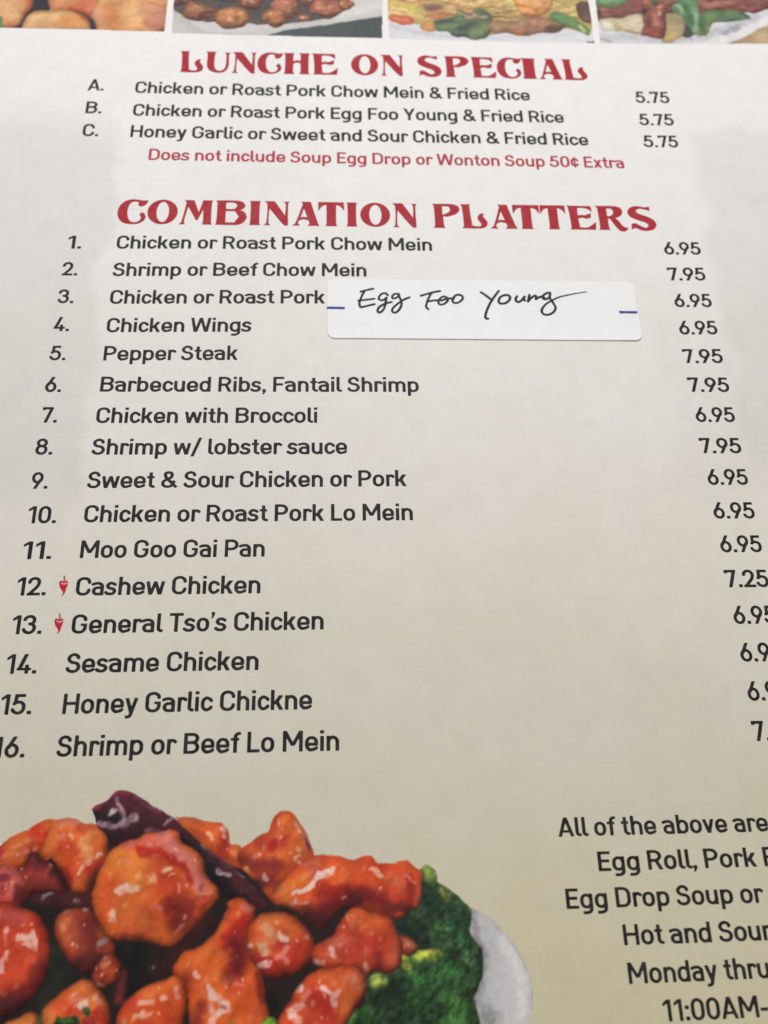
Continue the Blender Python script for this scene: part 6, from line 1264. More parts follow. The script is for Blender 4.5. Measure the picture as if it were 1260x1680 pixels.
               [((196, 192, 188), [(9.289, 84.275), (14.817, 79.43), (25.329, 77.498)], 1.677, 0.9, 1.0), ((222, 220, 216), [(56.816, 85.701), (67.609, 89.883)], 1.705, 0.9, 1.0)]),
              ('dark', 'shaded gaps under the nuggets',
               [(5.084, 106.301), (6.296, 89.52), (11.014, 84.579), (19.901, 81.824), (32.162, 81.18), (40.927, 81.435), (49.719, 83.205), (55.931, 86.952), (59.561, 93.531), (60.622, 108.263)],
               (86, 76, 74), 0.1, [((70, 70, 74), [(23.963, 88.533)], 2.975, 0.8, 1.0), ((66, 72, 76), [(36.847, 89.961)], 2.14, 0.8, 1.0), ((110, 66, 58), [(28.395, 88.158)], 2.126, 0.8, 1.0)]),
              ('chicken_nugget', '', [(14.412, 90.803), (12.829, 88.985), (10.793, 88.356), (7.812, 88.135), (6.237, 89.518), (5.687, 91.366), (7.861, 93.176), (10.481, 93.396), (12.712, 92.566)],
               (126, 82, 68), 0.22,
               [((143, 93, 77), [(8.687, 91.549), (10.808, 91.772)], 1.151, 0.9, 0.8), ((83, 54, 44), [(8.533, 88.158), (11.992, 88.418)], 0.812, 0.9, 0.8),
                ((83, 54, 44), [(10.012, 90.125)], 0.637, 0.9, 0.6), ((226, 180, 150), [(10.969, 91.55)], 0.341, 0.6, 0.8), ((226, 180, 150), [(11.093, 89.152)], 0.339, 0.6, 0.8),
                ((226, 180, 150), [(7.199, 89.42)], 0.339, 0.6, 0.8), ((226, 180, 150), [(12.82, 89.605)], 0.34, 0.6, 0.8), ((226, 180, 150), [(8.728, 89.287)], 0.339, 0.6, 0.8),
                ((226, 180, 150), [(7.593, 90.829)], 0.34, 0.6, 0.8), ((226, 180, 150), [(12.223, 91.691)], 0.341, 0.6, 0.8)]),
              ('chicken_nugget', '', [(33.843, 90.382), (32.659, 87.847), (31.051, 87.287), (28.678, 87.692), (27.507, 89.145), (26.873, 91.574), (28.565, 92.803), (30.985, 93.411), (33.08, 92.776)],
               (146, 90, 70), 0.22,
               [((166, 102, 79), [(29.342, 91.248), (31.289, 91.477)], 1.253, 0.9, 0.8), ((96, 59, 46), [(29.124, 87.567), (32.297, 87.83)], 0.883, 0.9, 0.8),
                ((96, 59, 46), [(29.382, 90.234)], 0.694, 0.9, 0.6), ((226, 180, 150), [(29.988, 92.295)], 0.344, 0.6, 0.8), ((226, 180, 150), [(28.479, 89.729)], 0.341, 0.6, 0.8),
                ((226, 180, 150), [(28.912, 92.209)], 0.343, 0.6, 0.8), ((226, 180, 150), [(28.927, 90.984)], 0.342, 0.6, 0.8), ((226, 180, 150), [(30.218, 91.771)], 0.343, 0.6, 0.8),
                ((226, 180, 150), [(31.186, 90.384)], 0.342, 0.6, 0.8), ((226, 180, 150), [(30.45, 90.845)], 0.342, 0.6, 0.8)]),
              ('chicken_nugget', 'dark brown nugget',
               [(21.654, 85.913), (19.702, 83.737), (16.739, 81.932), (13.354, 82.387), (11.011, 84.273), (11.431, 87.115), (12.649, 89.777), (16.331, 89.608), (19.226, 88.053)], (150, 94, 68), 0.22,
               [((170, 107, 77), [(14.07, 86.902), (16.854, 87.191)], 1.52, 0.9, 0.8), ((99, 62, 44), [(13.834, 82.448), (18.367, 82.783)], 1.07, 0.9, 0.8),
                ((99, 62, 44), [(17.585, 87.133)], 0.846, 0.9, 0.6), ((226, 180, 150), [(15.089, 87.808)], 0.339, 0.6, 0.8), ((226, 180, 150), [(16.103, 84.043)], 0.336, 0.6, 0.8),
                ((226, 180, 150), [(14.09, 87.379)], 0.338, 0.6, 0.8), ((226, 180, 150), [(14.97, 83.066)], 0.335, 0.6, 0.8), ((226, 180, 150), [(19.345, 84.794)], 0.337, 0.6, 0.8),
                ((226, 180, 150), [(18.844, 83.729)], 0.336, 0.6, 0.8), ((226, 180, 150), [(14.589, 88.189)], 0.339, 0.6, 0.8)]),
              ('chicken_nugget', '', [(20.671, 83.858), (19.964, 82.383), (18.747, 81.681), (17.293, 81.895), (16.027, 82.995), (15.731, 84.623), (16.848, 85.855), (18.601, 86.136), (20.319, 85.179)],
               (108, 58, 54), 0.22,
               [((123, 66, 61), [(17.454, 84.444), (18.794, 84.598)], 0.851, 0.9, 0.8), ((71, 38, 35), [(17.349, 81.95), (19.537, 82.127)], 0.602, 0.9, 0.8),
                ((71, 38, 35), [(18.139, 82.901)], 0.471, 0.9, 0.6), ((226, 180, 150), [(19.894, 82.803)], 0.335, 0.6, 0.8), ((226, 180, 150), [(19.94, 84.963)], 0.337, 0.6, 0.8),
                ((226, 180, 150), [(18.384, 82.277)], 0.335, 0.6, 0.8), ((226, 180, 150), [(18.839, 82.578)], 0.335, 0.6, 0.8), ((226, 180, 150), [(19.897, 84.908)], 0.337, 0.6, 0.8),
                ((226, 180, 150), [(17.354, 82.491)], 0.335, 0.6, 0.8), ((226, 180, 150), [(19.761, 82.953)], 0.335, 0.6, 0.8)]),
              ('chicken_nugget', 'rounded light brown nugget',
               [(30.534, 83.395), (29.055, 80.075), (26.438, 79.33), (23.261, 78.817), (20.581, 81.655), (20.288, 84.716), (22.58, 87.468), (26.0, 88.179), (28.948, 86.925)], (176, 116, 76), 0.22,
               [((200, 132, 86), [(23.841, 84.635), (26.628, 84.96)], 1.8, 0.9, 0.8), ((116, 76, 50), [(23.576, 79.383), (28.107, 79.75)], 1.265, 0.9, 0.8),
                ((116, 76, 50), [(26.899, 83.221)], 0.998, 0.9, 0.6), ((226, 180, 150), [(25.472, 86.071)], 0.338, 0.6, 0.8), ((226, 180, 150), [(22.844, 82.843)], 0.335, 0.6, 0.8),
                ((226, 180, 150), [(25.656, 82.264)], 0.335, 0.6, 0.8), ((226, 180, 150), [(24.726, 82.149)], 0.335, 0.6, 0.8), ((226, 180, 150), [(24.683, 82.333)], 0.335, 0.6, 0.8),
                ((226, 180, 150), [(27.372, 85.616)], 0.338, 0.6, 0.8), ((226, 180, 150), [(24.482, 83.197)], 0.336, 0.6, 0.8)]),
              ('chicken_nugget', '', [(44.578, 88.657), (43.889, 85.942), (41.391, 83.63), (38.694, 85.099), (36.56, 86.902), (36.113, 90.073), (38.802, 93.004), (41.39, 93.201), (43.764, 91.571)],
               (166, 104, 78), 0.22,
               [((189, 118, 88), [(39.588, 89.892), (41.738, 90.191)], 1.734, 0.9, 0.8), ((109, 68, 51), [(39.307, 84.82), (42.8, 85.153)], 1.219, 0.9, 0.8),
                ((109, 68, 51), [(41.801, 87.449)], 0.959, 0.9, 0.6), ((226, 180, 150), [(42.02, 88.294)], 0.342, 0.6, 0.8), ((226, 180, 150), [(38.664, 85.32)], 0.339, 0.6, 0.8),
                ((226, 180, 150), [(40.183, 90.489)], 0.343, 0.6, 0.8), ((226, 180, 150), [(42.122, 85.173)], 0.339, 0.6, 0.8), ((226, 180, 150), [(39.383, 87.312)], 0.341, 0.6, 0.8),
                ((226, 180, 150), [(41.398, 87.056)], 0.341, 0.6, 0.8), ((226, 180, 150), [(43.338, 89.648)], 0.343, 0.6, 0.8)]),
              ('chicken_nugget', '', [(40.853, 84.207), (40.576, 81.827), (37.894, 79.817), (35.656, 80.975), (33.841, 82.746), (34.221, 85.283), (35.378, 87.547), (37.597, 87.606), (40.123, 87.094)],
               (176, 112, 74), 0.22,
               [((200, 127, 84), [(36.085, 85.206), (38.021, 85.454)], 1.428, 0.9, 0.8), ((116, 73, 48), [(35.846, 81.037), (38.997, 81.316)], 1.006, 0.9, 0.8),
                ((116, 73, 48), [(35.065, 83.302)], 0.79, 0.9, 0.6), ((226, 180, 150), [(35.997, 85.468)], 0.339, 0.6, 0.8), ((226, 180, 150), [(36.207, 86.101)], 0.339, 0.6, 0.8),
                ((226, 180, 150), [(35.479, 81.417)], 0.335, 0.6, 0.8), ((226, 180, 150), [(39.567, 85.949)], 0.339, 0.6, 0.8), ((226, 180, 150), [(34.612, 85.707)], 0.339, 0.6, 0.8),
                ((226, 180, 150), [(38.265, 82.542)], 0.337, 0.6, 0.8), ((226, 180, 150), [(34.666, 83.581)], 0.337, 0.6, 0.8)]),
              ('chicken_nugget', '', [(47.684, 83.904), (47.182, 82.944), (46.028, 82.38), (44.696, 82.302), (43.981, 83.015), (43.922, 84.427), (44.551, 85.161), (46.011, 85.583), (47.278, 84.929)],
               (172, 112, 86), 0.22,
               [((196, 127, 98), [(45.058, 84.358), (46.127, 84.478)], 0.667, 0.9, 0.8), ((113, 73, 56), [(44.889, 82.406), (46.634, 82.546)], 0.472, 0.9, 0.8),
                ((113, 73, 56), [(44.856, 83.177)], 0.369, 0.9, 0.6), ((226, 180, 150), [(45.182, 82.561)], 0.337, 0.6, 0.8), ((226, 180, 150), [(46.025, 82.659)], 0.338, 0.6, 0.8),
                ((226, 180, 150), [(46.437, 83.004)], 0.338, 0.6, 0.8), ((226, 180, 150), [(45.374, 83.964)], 0.338, 0.6, 0.8), ((226, 180, 150), [(45.374, 82.522)], 0.337, 0.6, 0.8),
                ((226, 180, 150), [(44.725, 82.589)], 0.337, 0.6, 0.8), ((226, 180, 150), [(45.41, 84.038)], 0.339, 0.6, 0.8)]),
              ('chicken_nugget', '', [(51.493, 93.013), (50.094, 90.955), (48.384, 88.489), (45.813, 89.004), (44.255, 91.418), (44.882, 94.291), (46.247, 95.806), (48.444, 96.24), (50.847, 95.292)],
               (140, 88, 68), 0.22,
               [((159, 100, 77), [(46.784, 93.959), (48.758, 94.205)], 1.364, 0.9, 0.8), ((92, 58, 44), [(46.467, 89.951), (49.68, 90.232)], 0.961, 0.9, 0.8),
                ((92, 58, 44), [(47.774, 93.123)], 0.757, 0.9, 0.6), ((226, 180, 150), [(47.244, 91.437)], 0.345, 0.6, 0.8), ((226, 180, 150), [(50.228, 93.961)], 0.347, 0.6, 0.8),
                ((226, 180, 150), [(47.496, 94.145)], 0.347, 0.6, 0.8), ((226, 180, 150), [(49.495, 92.194)], 0.345, 0.6, 0.8), ((226, 180, 150), [(45.558, 92.259)], 0.345, 0.6, 0.8),
                ((226, 180, 150), [(49.446, 95.518)], 0.348, 0.6, 0.8), ((226, 180, 150), [(47.645, 91.308)], 0.345, 0.6, 0.8)]),
              ('chicken_nugget', '', [(58.035, 88.556), (56.018, 85.582), (52.989, 84.125), (49.709, 85.198), (47.037, 86.64), (47.778, 89.711), (49.542, 91.998), (53.031, 92.101), (56.242, 91.36)],
               (168, 102, 76), 0.22,
               [((191, 116, 86), [(50.683, 89.643), (53.436, 89.948)], 1.642, 0.9, 0.8), ((110, 67, 50), [(50.207, 84.841), (54.68, 85.191)], 1.155, 0.9, 0.8),
                ((110, 67, 50), [(52.734, 90.4)], 0.915, 0.9, 0.6), ((226, 180, 150), [(55.262, 90.885)], 0.345, 0.6, 0.8), ((226, 180, 150), [(52.365, 86.745)], 0.341, 0.6, 0.8),
                ((226, 180, 150), [(53.454, 88.627)], 0.343, 0.6, 0.8), ((226, 180, 150), [(49.976, 88.369)], 0.342, 0.6, 0.8), ((226, 180, 150), [(51.23, 88.495)], 0.343, 0.6, 0.8),
                ((226, 180, 150), [(51.19, 86.14)], 0.341, 0.6, 0.8), ((226, 180, 150), [(54.203, 89.66)], 0.344, 0.6, 0.8)]),
              ('chicken_nugget', '', [(60.804, 90.19), (59.832, 89.062), (58.629, 87.911), (57.243, 88.007), (56.164, 89.335), (56.434, 90.812), (57.135, 92.21), (58.614, 92.163), (60.062, 91.904)],
               (170, 108, 74), 0.22,
               [((193, 123, 84), [(57.632, 90.79), (58.818, 90.944)], 0.874, 0.9, 0.8), ((112, 71, 48), [(57.401, 88.228), (59.334, 88.403)], 0.618, 0.9, 0.8),
                ((112, 71, 48), [(58.25, 90.588)], 0.485, 0.9, 0.6), ((226, 180, 150), [(57.947, 88.889)], 0.344, 0.6, 0.8), ((226, 180, 150), [(58.974, 89.777)], 0.345, 0.6, 0.8),
                ((226, 180, 150), [(58.43, 88.552)], 0.343, 0.6, 0.8), ((226, 180, 150), [(59.851, 90.726)], 0.345, 0.6, 0.8), ((226, 180, 150), [(57.427, 89.052)], 0.344, 0.6, 0.8),
                ((226, 180, 150), [(56.868, 90.54)], 0.345, 0.6, 0.8), ((226, 180, 150), [(56.889, 90.699)], 0.345, 0.6, 0.8)]),
              ('chicken_nugget', '', [(26.382, 94.294), (24.737, 92.086), (21.844, 90.783), (19.235, 91.085), (17.019, 92.712), (16.722, 95.142), (18.817, 97.183), (21.657, 97.702), (24.766, 96.598)],
               (140, 92, 72), 0.22,
               [((159, 104, 82), [(19.604, 95.092), (22.139, 95.345)], 1.26, 0.9, 0.8), ((92, 60, 47), [(19.335, 91.371), (23.467, 91.67)], 0.889, 0.9, 0.8),
                ((92, 60, 47), [(20.506, 96.031)], 0.702, 0.9, 0.6), ((226, 180, 150), [(22.181, 95.392)], 0.345, 0.6, 0.8), ((226, 180, 150), [(22.472, 93.372)], 0.344, 0.6, 0.8),
                ((226, 180, 150), [(18.792, 94.954)], 0.345, 0.6, 0.8), ((226, 180, 150), [(23.631, 96.329)], 0.346, 0.6, 0.8), ((226, 180, 150), [(22.646, 96.404)], 0.346, 0.6, 0.8),
                ((226, 180, 150), [(22.702, 92.946)], 0.343, 0.6, 0.8), ((226, 180, 150), [(20.528, 91.62)], 0.342, 0.6, 0.8)]),
              ('table_corner', 'dark table corner below the dish', [(34.406, 76.393), (40.98, 78.686), (49.733, 80.812), (59.464, 83.238), (71.107, 86.13), (70.73, 72.343), (35.935, 71.412)],
               (74, 82, 84), 0.05, [((66, 74, 76), [(63.846, 79.587)], 4.212, 0.9, 0.6)])]},
 {'wobble': 0.3,
  'relief': {'fried_ball': (0.45, 0.1, 0.5, 2.6),
             'chicken_nugget': (0.8, 0.4, 0.5, 2.2),
             'beef_slice': (0.6, 0.2, 0.8, 1.8),
             'egg_lump': (0.5, 0, 0.8, 2),
             'vegetable_leaf': (0.4, 0, 0.9, 2.2),
             'meat_strip': (0.4, 0, 0.8, 2)},
  'label': 'printed picture of noodles with shredded vegetables on a white plate',
  'gain': 'top',
  'cell': 0.22,
  'warp': 0.45,
  'grain': 1.3,
  'edge': 0.5,
  'blur': 1,
  'full': True,
  'root': 0,
  'ground': (224, 222, 226),
  'frame': [(70.61, 108.616), (70.469, 92.571), (70.302, 76.03), (92.08, 76.134), (130.88, 76.323), (131.228, 94.487), (131.542, 110.769)],
  'texture': {'noodles': (0.16, 1.8), 'plate': (0.015, 3), 'vegetable_leaf': (0.12, 1.8), 'meat_strip': (0.15, 2), 'egg_lump': (0.12, 2), 'green_bean': (0.08, 2)},
  'regions': [('plate', 'white plate under the noodles',
               [(67.497, 84.746), (74.535, 81.403), (85.105, 78.687), (99.305, 77.581), (117.435, 79.597), (133.785, 80.057), (132.717, 71.524), (67.171, 69.808)], (226, 225, 229), 0.0,
               [((206, 205, 212), [(71.002, 82.311), (78.025, 79.489), (88.645, 78.285)], 1.062, 0.9, 1.0), ((210, 210, 218), [(99.305, 77.581), (112.058, 79.95), (124.799, 80.818)], 1.061, 0.9, 1.0),
                ((110, 104, 108), [(129.024, 76.648), (130.865, 76.95)], 0.471, 0.6, 1.0)]),
              ('noodles', 'tangled pale yellow noodles',
               [(68.016, 108.525), (131.924, 110.782), (131.192, 91.849), (131.608, 84.589), (128.804, 80.931), (123.146, 82.296), (112.151, 80.965), (104.844, 79.746), (99.377, 78.586),
                (92.186, 77.883), (87.834, 79.768), (81.698, 82.115), (71.058, 84.342), (67.525, 86.022)],
               (196, 166, 106), 0.1,
               [((160, 120, 76), [(102.363, 90.309), (105.248, 90.335), (108.246, 91.677)], 0.235, 0.6, 0.85),
                ((232, 200, 140), [(72.013, 96.592), (75.225, 98.542), (78.413, 99.291)], 0.287, 0.6, 0.85), ((232, 200, 140), [(90.711, 93.325), (94.108, 91.562), (97.599, 91.388)], 0.34, 0.6, 0.85),
                ((232, 200, 140), [(86.313, 90.049), (88.165, 90.185), (90.027, 90.47)], 0.308, 0.6, 0.85), ((232, 200, 140), [(82.843, 94.725), (86.841, 93.217), (90.86, 92.291)], 0.443, 0.6, 0.85),
                ((222, 188, 120), [(93.497, 94.485), (97.362, 94.652), (101.287, 95.544)], 0.291, 0.6, 0.85), ((232, 200, 140), [(93.909, 93.8), (96.15, 94.438), (98.387, 94.935)], 0.406, 0.6, 0.85),
                ((206, 150, 96), [(121.601, 89.288), (123.171, 89.116), (124.837, 89.816)], 0.366, 0.6, 0.85), ((120, 96, 70), [(74.695, 92.962), (78.236, 93.181), (81.82, 94.231)], 0.44, 0.6, 0.85),
                ((232, 200, 140), [(88.15, 87.767), (91.191, 87.456), (94.301, 88.223)], 0.343, 0.6, 0.85), ((232, 200, 140), [(73.272, 96.716), (75.116, 95.764), (76.979, 95.46)], 0.238, 0.6, 0.85),
                ((120, 96, 70), [(99.405, 86.958), (103.533, 88.564), (107.626, 89.438)], 0.267, 0.6, 0.85),
                ((236, 210, 150), [(75.655, 98.598), (77.602, 97.881), (79.606, 98.703)], 0.375, 0.6, 0.85), ((120, 96, 70), [(112.448, 97.65), (116.061, 96.179), (119.74, 95.483)], 0.449, 0.6, 0.85),
                ((206, 150, 96), [(90.223, 88.931), (93.756, 88.362), (97.24, 87.077)], 0.372, 0.6, 0.85), ((236, 210, 150), [(81.436, 97.787), (85.189, 96.553), (89.02, 96.924)], 0.282, 0.6, 0.85),
                ((236, 210, 150), [(97.675, 93.389), (99.89, 94.516), (102.055, 94.864)], 0.351, 0.6, 0.85), ((120, 96, 70), [(82.753, 98.067), (86.503, 99.478), (90.3, 101.381)], 0.498, 0.6, 0.85),
                ((236, 210, 150), [(85.717, 96.889), (87.795, 96.742), (89.948, 97.948)], 0.305, 0.6, 0.85),
                ((160, 120, 76), [(108.163, 86.626), (109.818, 87.542), (111.347, 86.993)], 0.453, 0.6, 0.85),
                ((206, 150, 96), [(82.325, 87.891), (86.222, 87.045), (90.05, 85.075)], 0.459, 0.6, 0.85), ((206, 150, 96), [(90.294, 100.116), (92.419, 99.196), (94.591, 99.102)], 0.256, 0.6, 0.85),
                ((160, 120, 76), [(87.869, 92.162), (89.381, 91.888), (90.875, 91.299)], 0.312, 0.6, 0.85), ((236, 210, 150), [(94.296, 87.436), (98.125, 88.292), (102.044, 90.149)], 0.39, 0.6, 0.85),
                ((236, 210, 150), [(130.521, 99.914), (132.834, 100.157), (134.984, 99.039)], 0.368, 0.6, 0.85),
                ((160, 120, 76), [(86.413, 87.87), (87.959, 87.973), (89.455, 87.137)], 0.414, 0.6, 0.85),
                ((206, 150, 96), [(106.086, 97.962), (109.523, 97.871), (113.051, 98.749)], 0.377, 0.6, 0.85),
                ((236, 210, 150), [(116.655, 98.316), (120.0, 97.464), (123.284, 96.079)], 0.429, 0.6, 0.85),
                ((160, 120, 76), [(94.451, 99.058), (96.286, 100.194), (98.094, 100.84)], 0.372, 0.6, 0.85), ((160, 120, 76), [(78.533, 85.411), (82.523, 86.361), (86.458, 85.912)], 0.457, 0.6, 0.85),
                ((232, 200, 140), [(90.792, 87.224), (93.026, 88.184), (95.208, 88.194)], 0.26, 0.6, 0.85),
                ((222, 188, 120), [(129.706, 95.496), (134.3, 95.737), (138.812, 95.273)], 0.401, 0.6, 0.85),
                ((232, 200, 140), [(79.019, 96.382), (80.811, 96.538), (82.564, 95.757)], 0.358, 0.6, 0.85),
                ((222, 188, 120), [(69.702, 99.983), (71.582, 99.866), (73.482, 100.364)], 0.386, 0.6, 0.85),
                ((236, 210, 150), [(111.508, 95.594), (114.023, 96.944), (116.509, 97.862)], 0.44, 0.6, 0.85),
                ((222, 188, 120), [(117.156, 91.924), (120.419, 91.192), (123.734, 90.981)], 0.305, 0.6, 0.85),
                ((120, 96, 70), [(78.045, 89.656), (81.366, 90.463), (84.628, 89.747)], 0.379, 0.6, 0.85), ((160, 120, 76), [(75.485, 92.699), (76.975, 91.864), (78.506, 92.161)], 0.355, 0.6, 0.85),
                ((222, 188, 120), [(113.655, 91.841), (117.864, 92.781), (121.977, 92.617)], 0.339, 0.6, 0.85),
                ((232, 200, 140), [(120.747, 89.494), (124.083, 90.26), (127.556, 92.139)], 0.437, 0.6, 0.85),
                ((236, 210, 150), [(76.252, 92.625), (80.262, 92.131), (84.227, 90.704)], 0.444, 0.6, 0.85), ((236, 210, 150), [(70.98, 97.526), (75.182, 96.86), (79.41, 96.926)], 0.357, 0.6, 0.85),
                ((206, 150, 96), [(99.657, 94.794), (103.814, 95.491), (108.033, 96.767)], 0.469, 0.6, 0.85),
                ((236, 210, 150), [(114.42, 95.253), (118.395, 94.654), (122.211, 92.554)], 0.264, 0.6, 0.85),
                ((222, 188, 120), [(115.953, 99.218), (117.837, 100.03), (119.579, 99.37)], 0.449, 0.6, 0.85),
                ((222, 188, 120), [(72.175, 96.207), (75.397, 95.28), (78.676, 95.984)], 0.381, 0.6, 0.85),
                ((232, 200, 140), [(112.535, 96.733), (115.831, 97.718), (119.031, 97.606)], 0.419, 0.6, 0.85),
                ((236, 210, 150), [(74.858, 93.778), (76.5, 95.278), (78.087, 95.101)], 0.336, 0.6, 0.85), ((236, 210, 150), [(79.407, 94.996), (82.548, 95.073), (85.77, 96.695)], 0.395, 0.6, 0.85),
                ((160, 120, 76), [(109.339, 87.58), (112.181, 86.942), (115.099, 87.131)], 0.267, 0.6, 0.85),
                ((206, 150, 96), [(101.227, 85.813), (103.248, 86.331), (105.337, 87.648)], 0.247, 0.6, 0.85),
                ((222, 188, 120), [(93.369, 95.088), (96.388, 95.627), (99.423, 96.28)], 0.383, 0.6, 0.85), ((206, 150, 96), [(72.483, 91.798), (76.903, 91.639), (81.392, 92.97)], 0.461, 0.6, 0.85),
                ((232, 200, 140), [(121.448, 96.912), (123.831, 98.705), (126.042, 98.805)], 0.359, 0.6, 0.85),
                ((206, 150, 96), [(69.916, 94.241), (73.354, 92.86), (76.791, 91.725)], 0.47, 0.6, 0.85), ((206, 150, 96), [(94.825, 91.465), (97.133, 92.433), (99.414, 92.883)], 0.274, 0.6, 0.85),
                ((120, 96, 70), [(88.014, 100.483), (90.974, 99.518), (93.914, 98.3)], 0.312, 0.6, 0.85), ((222, 188, 120), [(86.772, 89.093), (88.565, 88.703), (90.432, 89.658)], 0.235, 0.6, 0.85),
                ((236, 210, 150), [(75.651, 93.348), (78.914, 93.241), (82.238, 94.441)], 0.337, 0.6, 0.85),
                ((236, 210, 150), [(124.337, 90.807), (126.025, 91.171), (127.664, 91.077)], 0.478, 0.6, 0.85),
                ((236, 210, 150), [(115.582, 94.452), (118.263, 95.397), (121.013, 96.913)], 0.431, 0.6, 0.85),
                ((120, 96, 70), [(113.61, 95.134), (117.861, 95.799), (122.079, 95.998)], 0.436, 0.6, 0.85),
                ((236, 210, 150), [(88.825, 99.923), (90.679, 100.712), (92.456, 100.091)], 0.374, 0.6, 0.85),
                ((120, 96, 70), [(89.994, 93.889), (92.089, 95.364), (94.119, 95.641)], 0.348, 0.6, 0.85), ((222, 188, 120), [(75.07, 86.138), (78.671, 88.379), (82.251, 89.49)], 0.47, 0.6, 0.85),
                ((120, 96, 70), [(85.75, 95.989), (88.07, 95.701), (90.478, 96.972)], 0.326, 0.6, 0.85), ((222, 188, 120), [(78.028, 90.975), (80.946, 90.31), (83.931, 91.157)], 0.273, 0.6, 0.85),
                ((232, 200, 140), [(109.208, 92.55), (113.22, 93.591), (117.234, 94.462)], 0.359, 0.6, 0.85), ((120, 96, 70), [(79.388, 96.059), (81.429, 95.482), (83.514, 95.894)], 0.249, 0.6, 0.85),
                ((120, 96, 70), [(119.351, 95.832), (121.09, 95.926), (122.959, 97.249)], 0.464, 0.6, 0.85),
                ((206, 150, 96), [(110.168, 101.291), (112.182, 99.807), (114.343, 99.999)], 0.47, 0.6, 0.85),
                ((236, 210, 150), [(92.142, 91.241), (95.962, 91.829), (99.876, 93.562)], 0.441, 0.6, 0.85), ((160, 120, 76), [(84.033, 86.628), (87.013, 86.398), (90.038, 86.942)], 0.315, 0.6, 0.85),
                ((160, 120, 76), [(88.49, 87.92), (90.491, 89.131), (92.435, 89.231)], 0.351, 0.6, 0.85),
                ((236, 210, 150), [(121.141, 87.241), (125.154, 88.197), (129.182, 89.133)], 0.368, 0.6, 0.85),
                ((232, 200, 140), [(102.303, 91.228), (106.011, 93.429), (109.635, 94.31)], 0.373, 0.6, 0.85),
                ((206, 150, 96), [(122.78, 89.885), (124.554, 89.76), (126.455, 90.772)], 0.246, 0.6, 0.85),
                ((222, 188, 120), [(123.406, 101.971), (127.743, 102.251), (131.949, 101.34)], 0.436, 0.6, 0.85),
                ((206, 150, 96), [(78.753, 97.855), (82.203, 97.615), (85.644, 97.164)], 0.309, 0.6, 0.85), ((206, 150, 96), [(114.469, 90.908), (117.767, 89.93), (121.163, 89.938)], 0.43, 0.6, 0.85),
                ((206, 150, 96), [(78.985, 96.29), (83.244, 97.291), (87.55, 98.81)], 0.294, 0.6, 0.85), ((160, 120, 76), [(105.425, 87.851), (109.326, 89.508), (113.224, 90.863)], 0.303, 0.6, 0.85),
                ((160, 120, 76), [(95.379, 89.86), (98.822, 89.535), (102.263, 89.17)], 0.256, 0.6, 0.85), ((206, 150, 96), [(125.178, 95.841), (126.591, 95.839), (128.0, 95.8)], 0.452, 0.6, 0.85),
                ((206, 150, 96), [(69.931, 93.416), (73.323, 94.075), (76.746, 95.287)], 0.241, 0.6, 0.85), ((236, 210, 150), [(70.878, 96.894), (72.181, 97.569), (73.471, 97.711)], 0.3, 0.6, 0.85),
                ((232, 200, 140), [(122.78, 98.279), (125.553, 98.299), (128.19, 97.094)], 0.457, 0.6, 0.85),
                ((236, 210, 150), [(116.406, 92.027), (119.01, 91.505), (121.775, 92.549)], 0.232, 0.6, 0.85),
                ((222, 188, 120), [(109.399, 100.414), (111.487, 101.266), (113.553, 101.796)], 0.399, 0.6, 0.85),
                ((206, 150, 96), [(109.608, 89.362), (112.239, 88.891), (114.878, 88.509)], 0.234, 0.6, 0.85),
                ((222, 188, 120), [(106.361, 90.593), (107.915, 91.105), (109.401, 90.783)], 0.4, 0.6, 0.85),
                ((160, 120, 76), [(121.26, 86.954), (124.945, 87.299), (128.543, 86.81)], 0.477, 0.6, 0.85),
                ((222, 188, 120), [(98.935, 98.465), (101.052, 97.661), (103.249, 97.96)], 0.414, 0.6, 0.85),
                ((232, 200, 140), [(73.44, 88.965), (77.486, 88.889), (81.478, 87.416)], 0.311, 0.6, 0.85),
                ((232, 200, 140), [(111.417, 94.543), (114.929, 94.414), (118.395, 93.795)], 0.414, 0.6, 0.85),
                ((232, 200, 140), [(90.747, 92.19), (92.432, 92.958), (94.106, 93.471)], 0.433, 0.6, 0.85),
                ((206, 150, 96), [(120.628, 91.429), (122.764, 91.825), (124.758, 90.876)], 0.265, 0.6, 0.85),
                ((160, 120, 76), [(94.224, 89.234), (98.207, 90.271), (102.197, 91.155)], 0.394, 0.6, 0.85),
                ((160, 120, 76), [(104.962, 86.415), (108.727, 86.583), (112.377, 85.407)], 0.304, 0.6, 0.85),
                ((232, 200, 140), [(126.123, 99.375), (128.656, 98.906), (131.385, 100.114)], 0.267, 0.6, 0.85),
                ((236, 210, 150), [(112.54, 98.356), (116.686, 100.014), (120.697, 100.096)], 0.256, 0.6, 0.85),
                ((222, 188, 120), [(117.711, 96.51), (120.746, 96.558), (123.632, 95.173)], 0.239, 0.6, 0.85),
                ((120, 96, 70), [(101.293, 86.352), (103.701, 86.826), (106.036, 86.316)], 0.302, 0.6, 0.85),
                ((160, 120, 76), [(86.573, 100.233), (90.786, 99.847), (94.993, 99.334)], 0.48, 0.6, 0.85), ((232, 200, 140), [(87.895, 88.132), (90.413, 88.329), (92.836, 86.892)], 0.244, 0.6, 0.85),
                ((160, 120, 76), [(111.349, 96.899), (113.408, 97.975), (115.33, 97.508)], 0.32, 0.6, 0.85),
                ((222, 188, 120), [(107.566, 92.43), (110.098, 94.094), (112.53, 94.494)], 0.235, 0.6, 0.85),
                ((232, 200, 140), [(100.264, 95.825), (104.702, 96.64), (109.181, 97.725)], 0.358, 0.6, 0.85),
                ((206, 150, 96), [(108.176, 90.033), (111.025, 91.066), (113.812, 91.301)], 0.29, 0.6, 0.85),
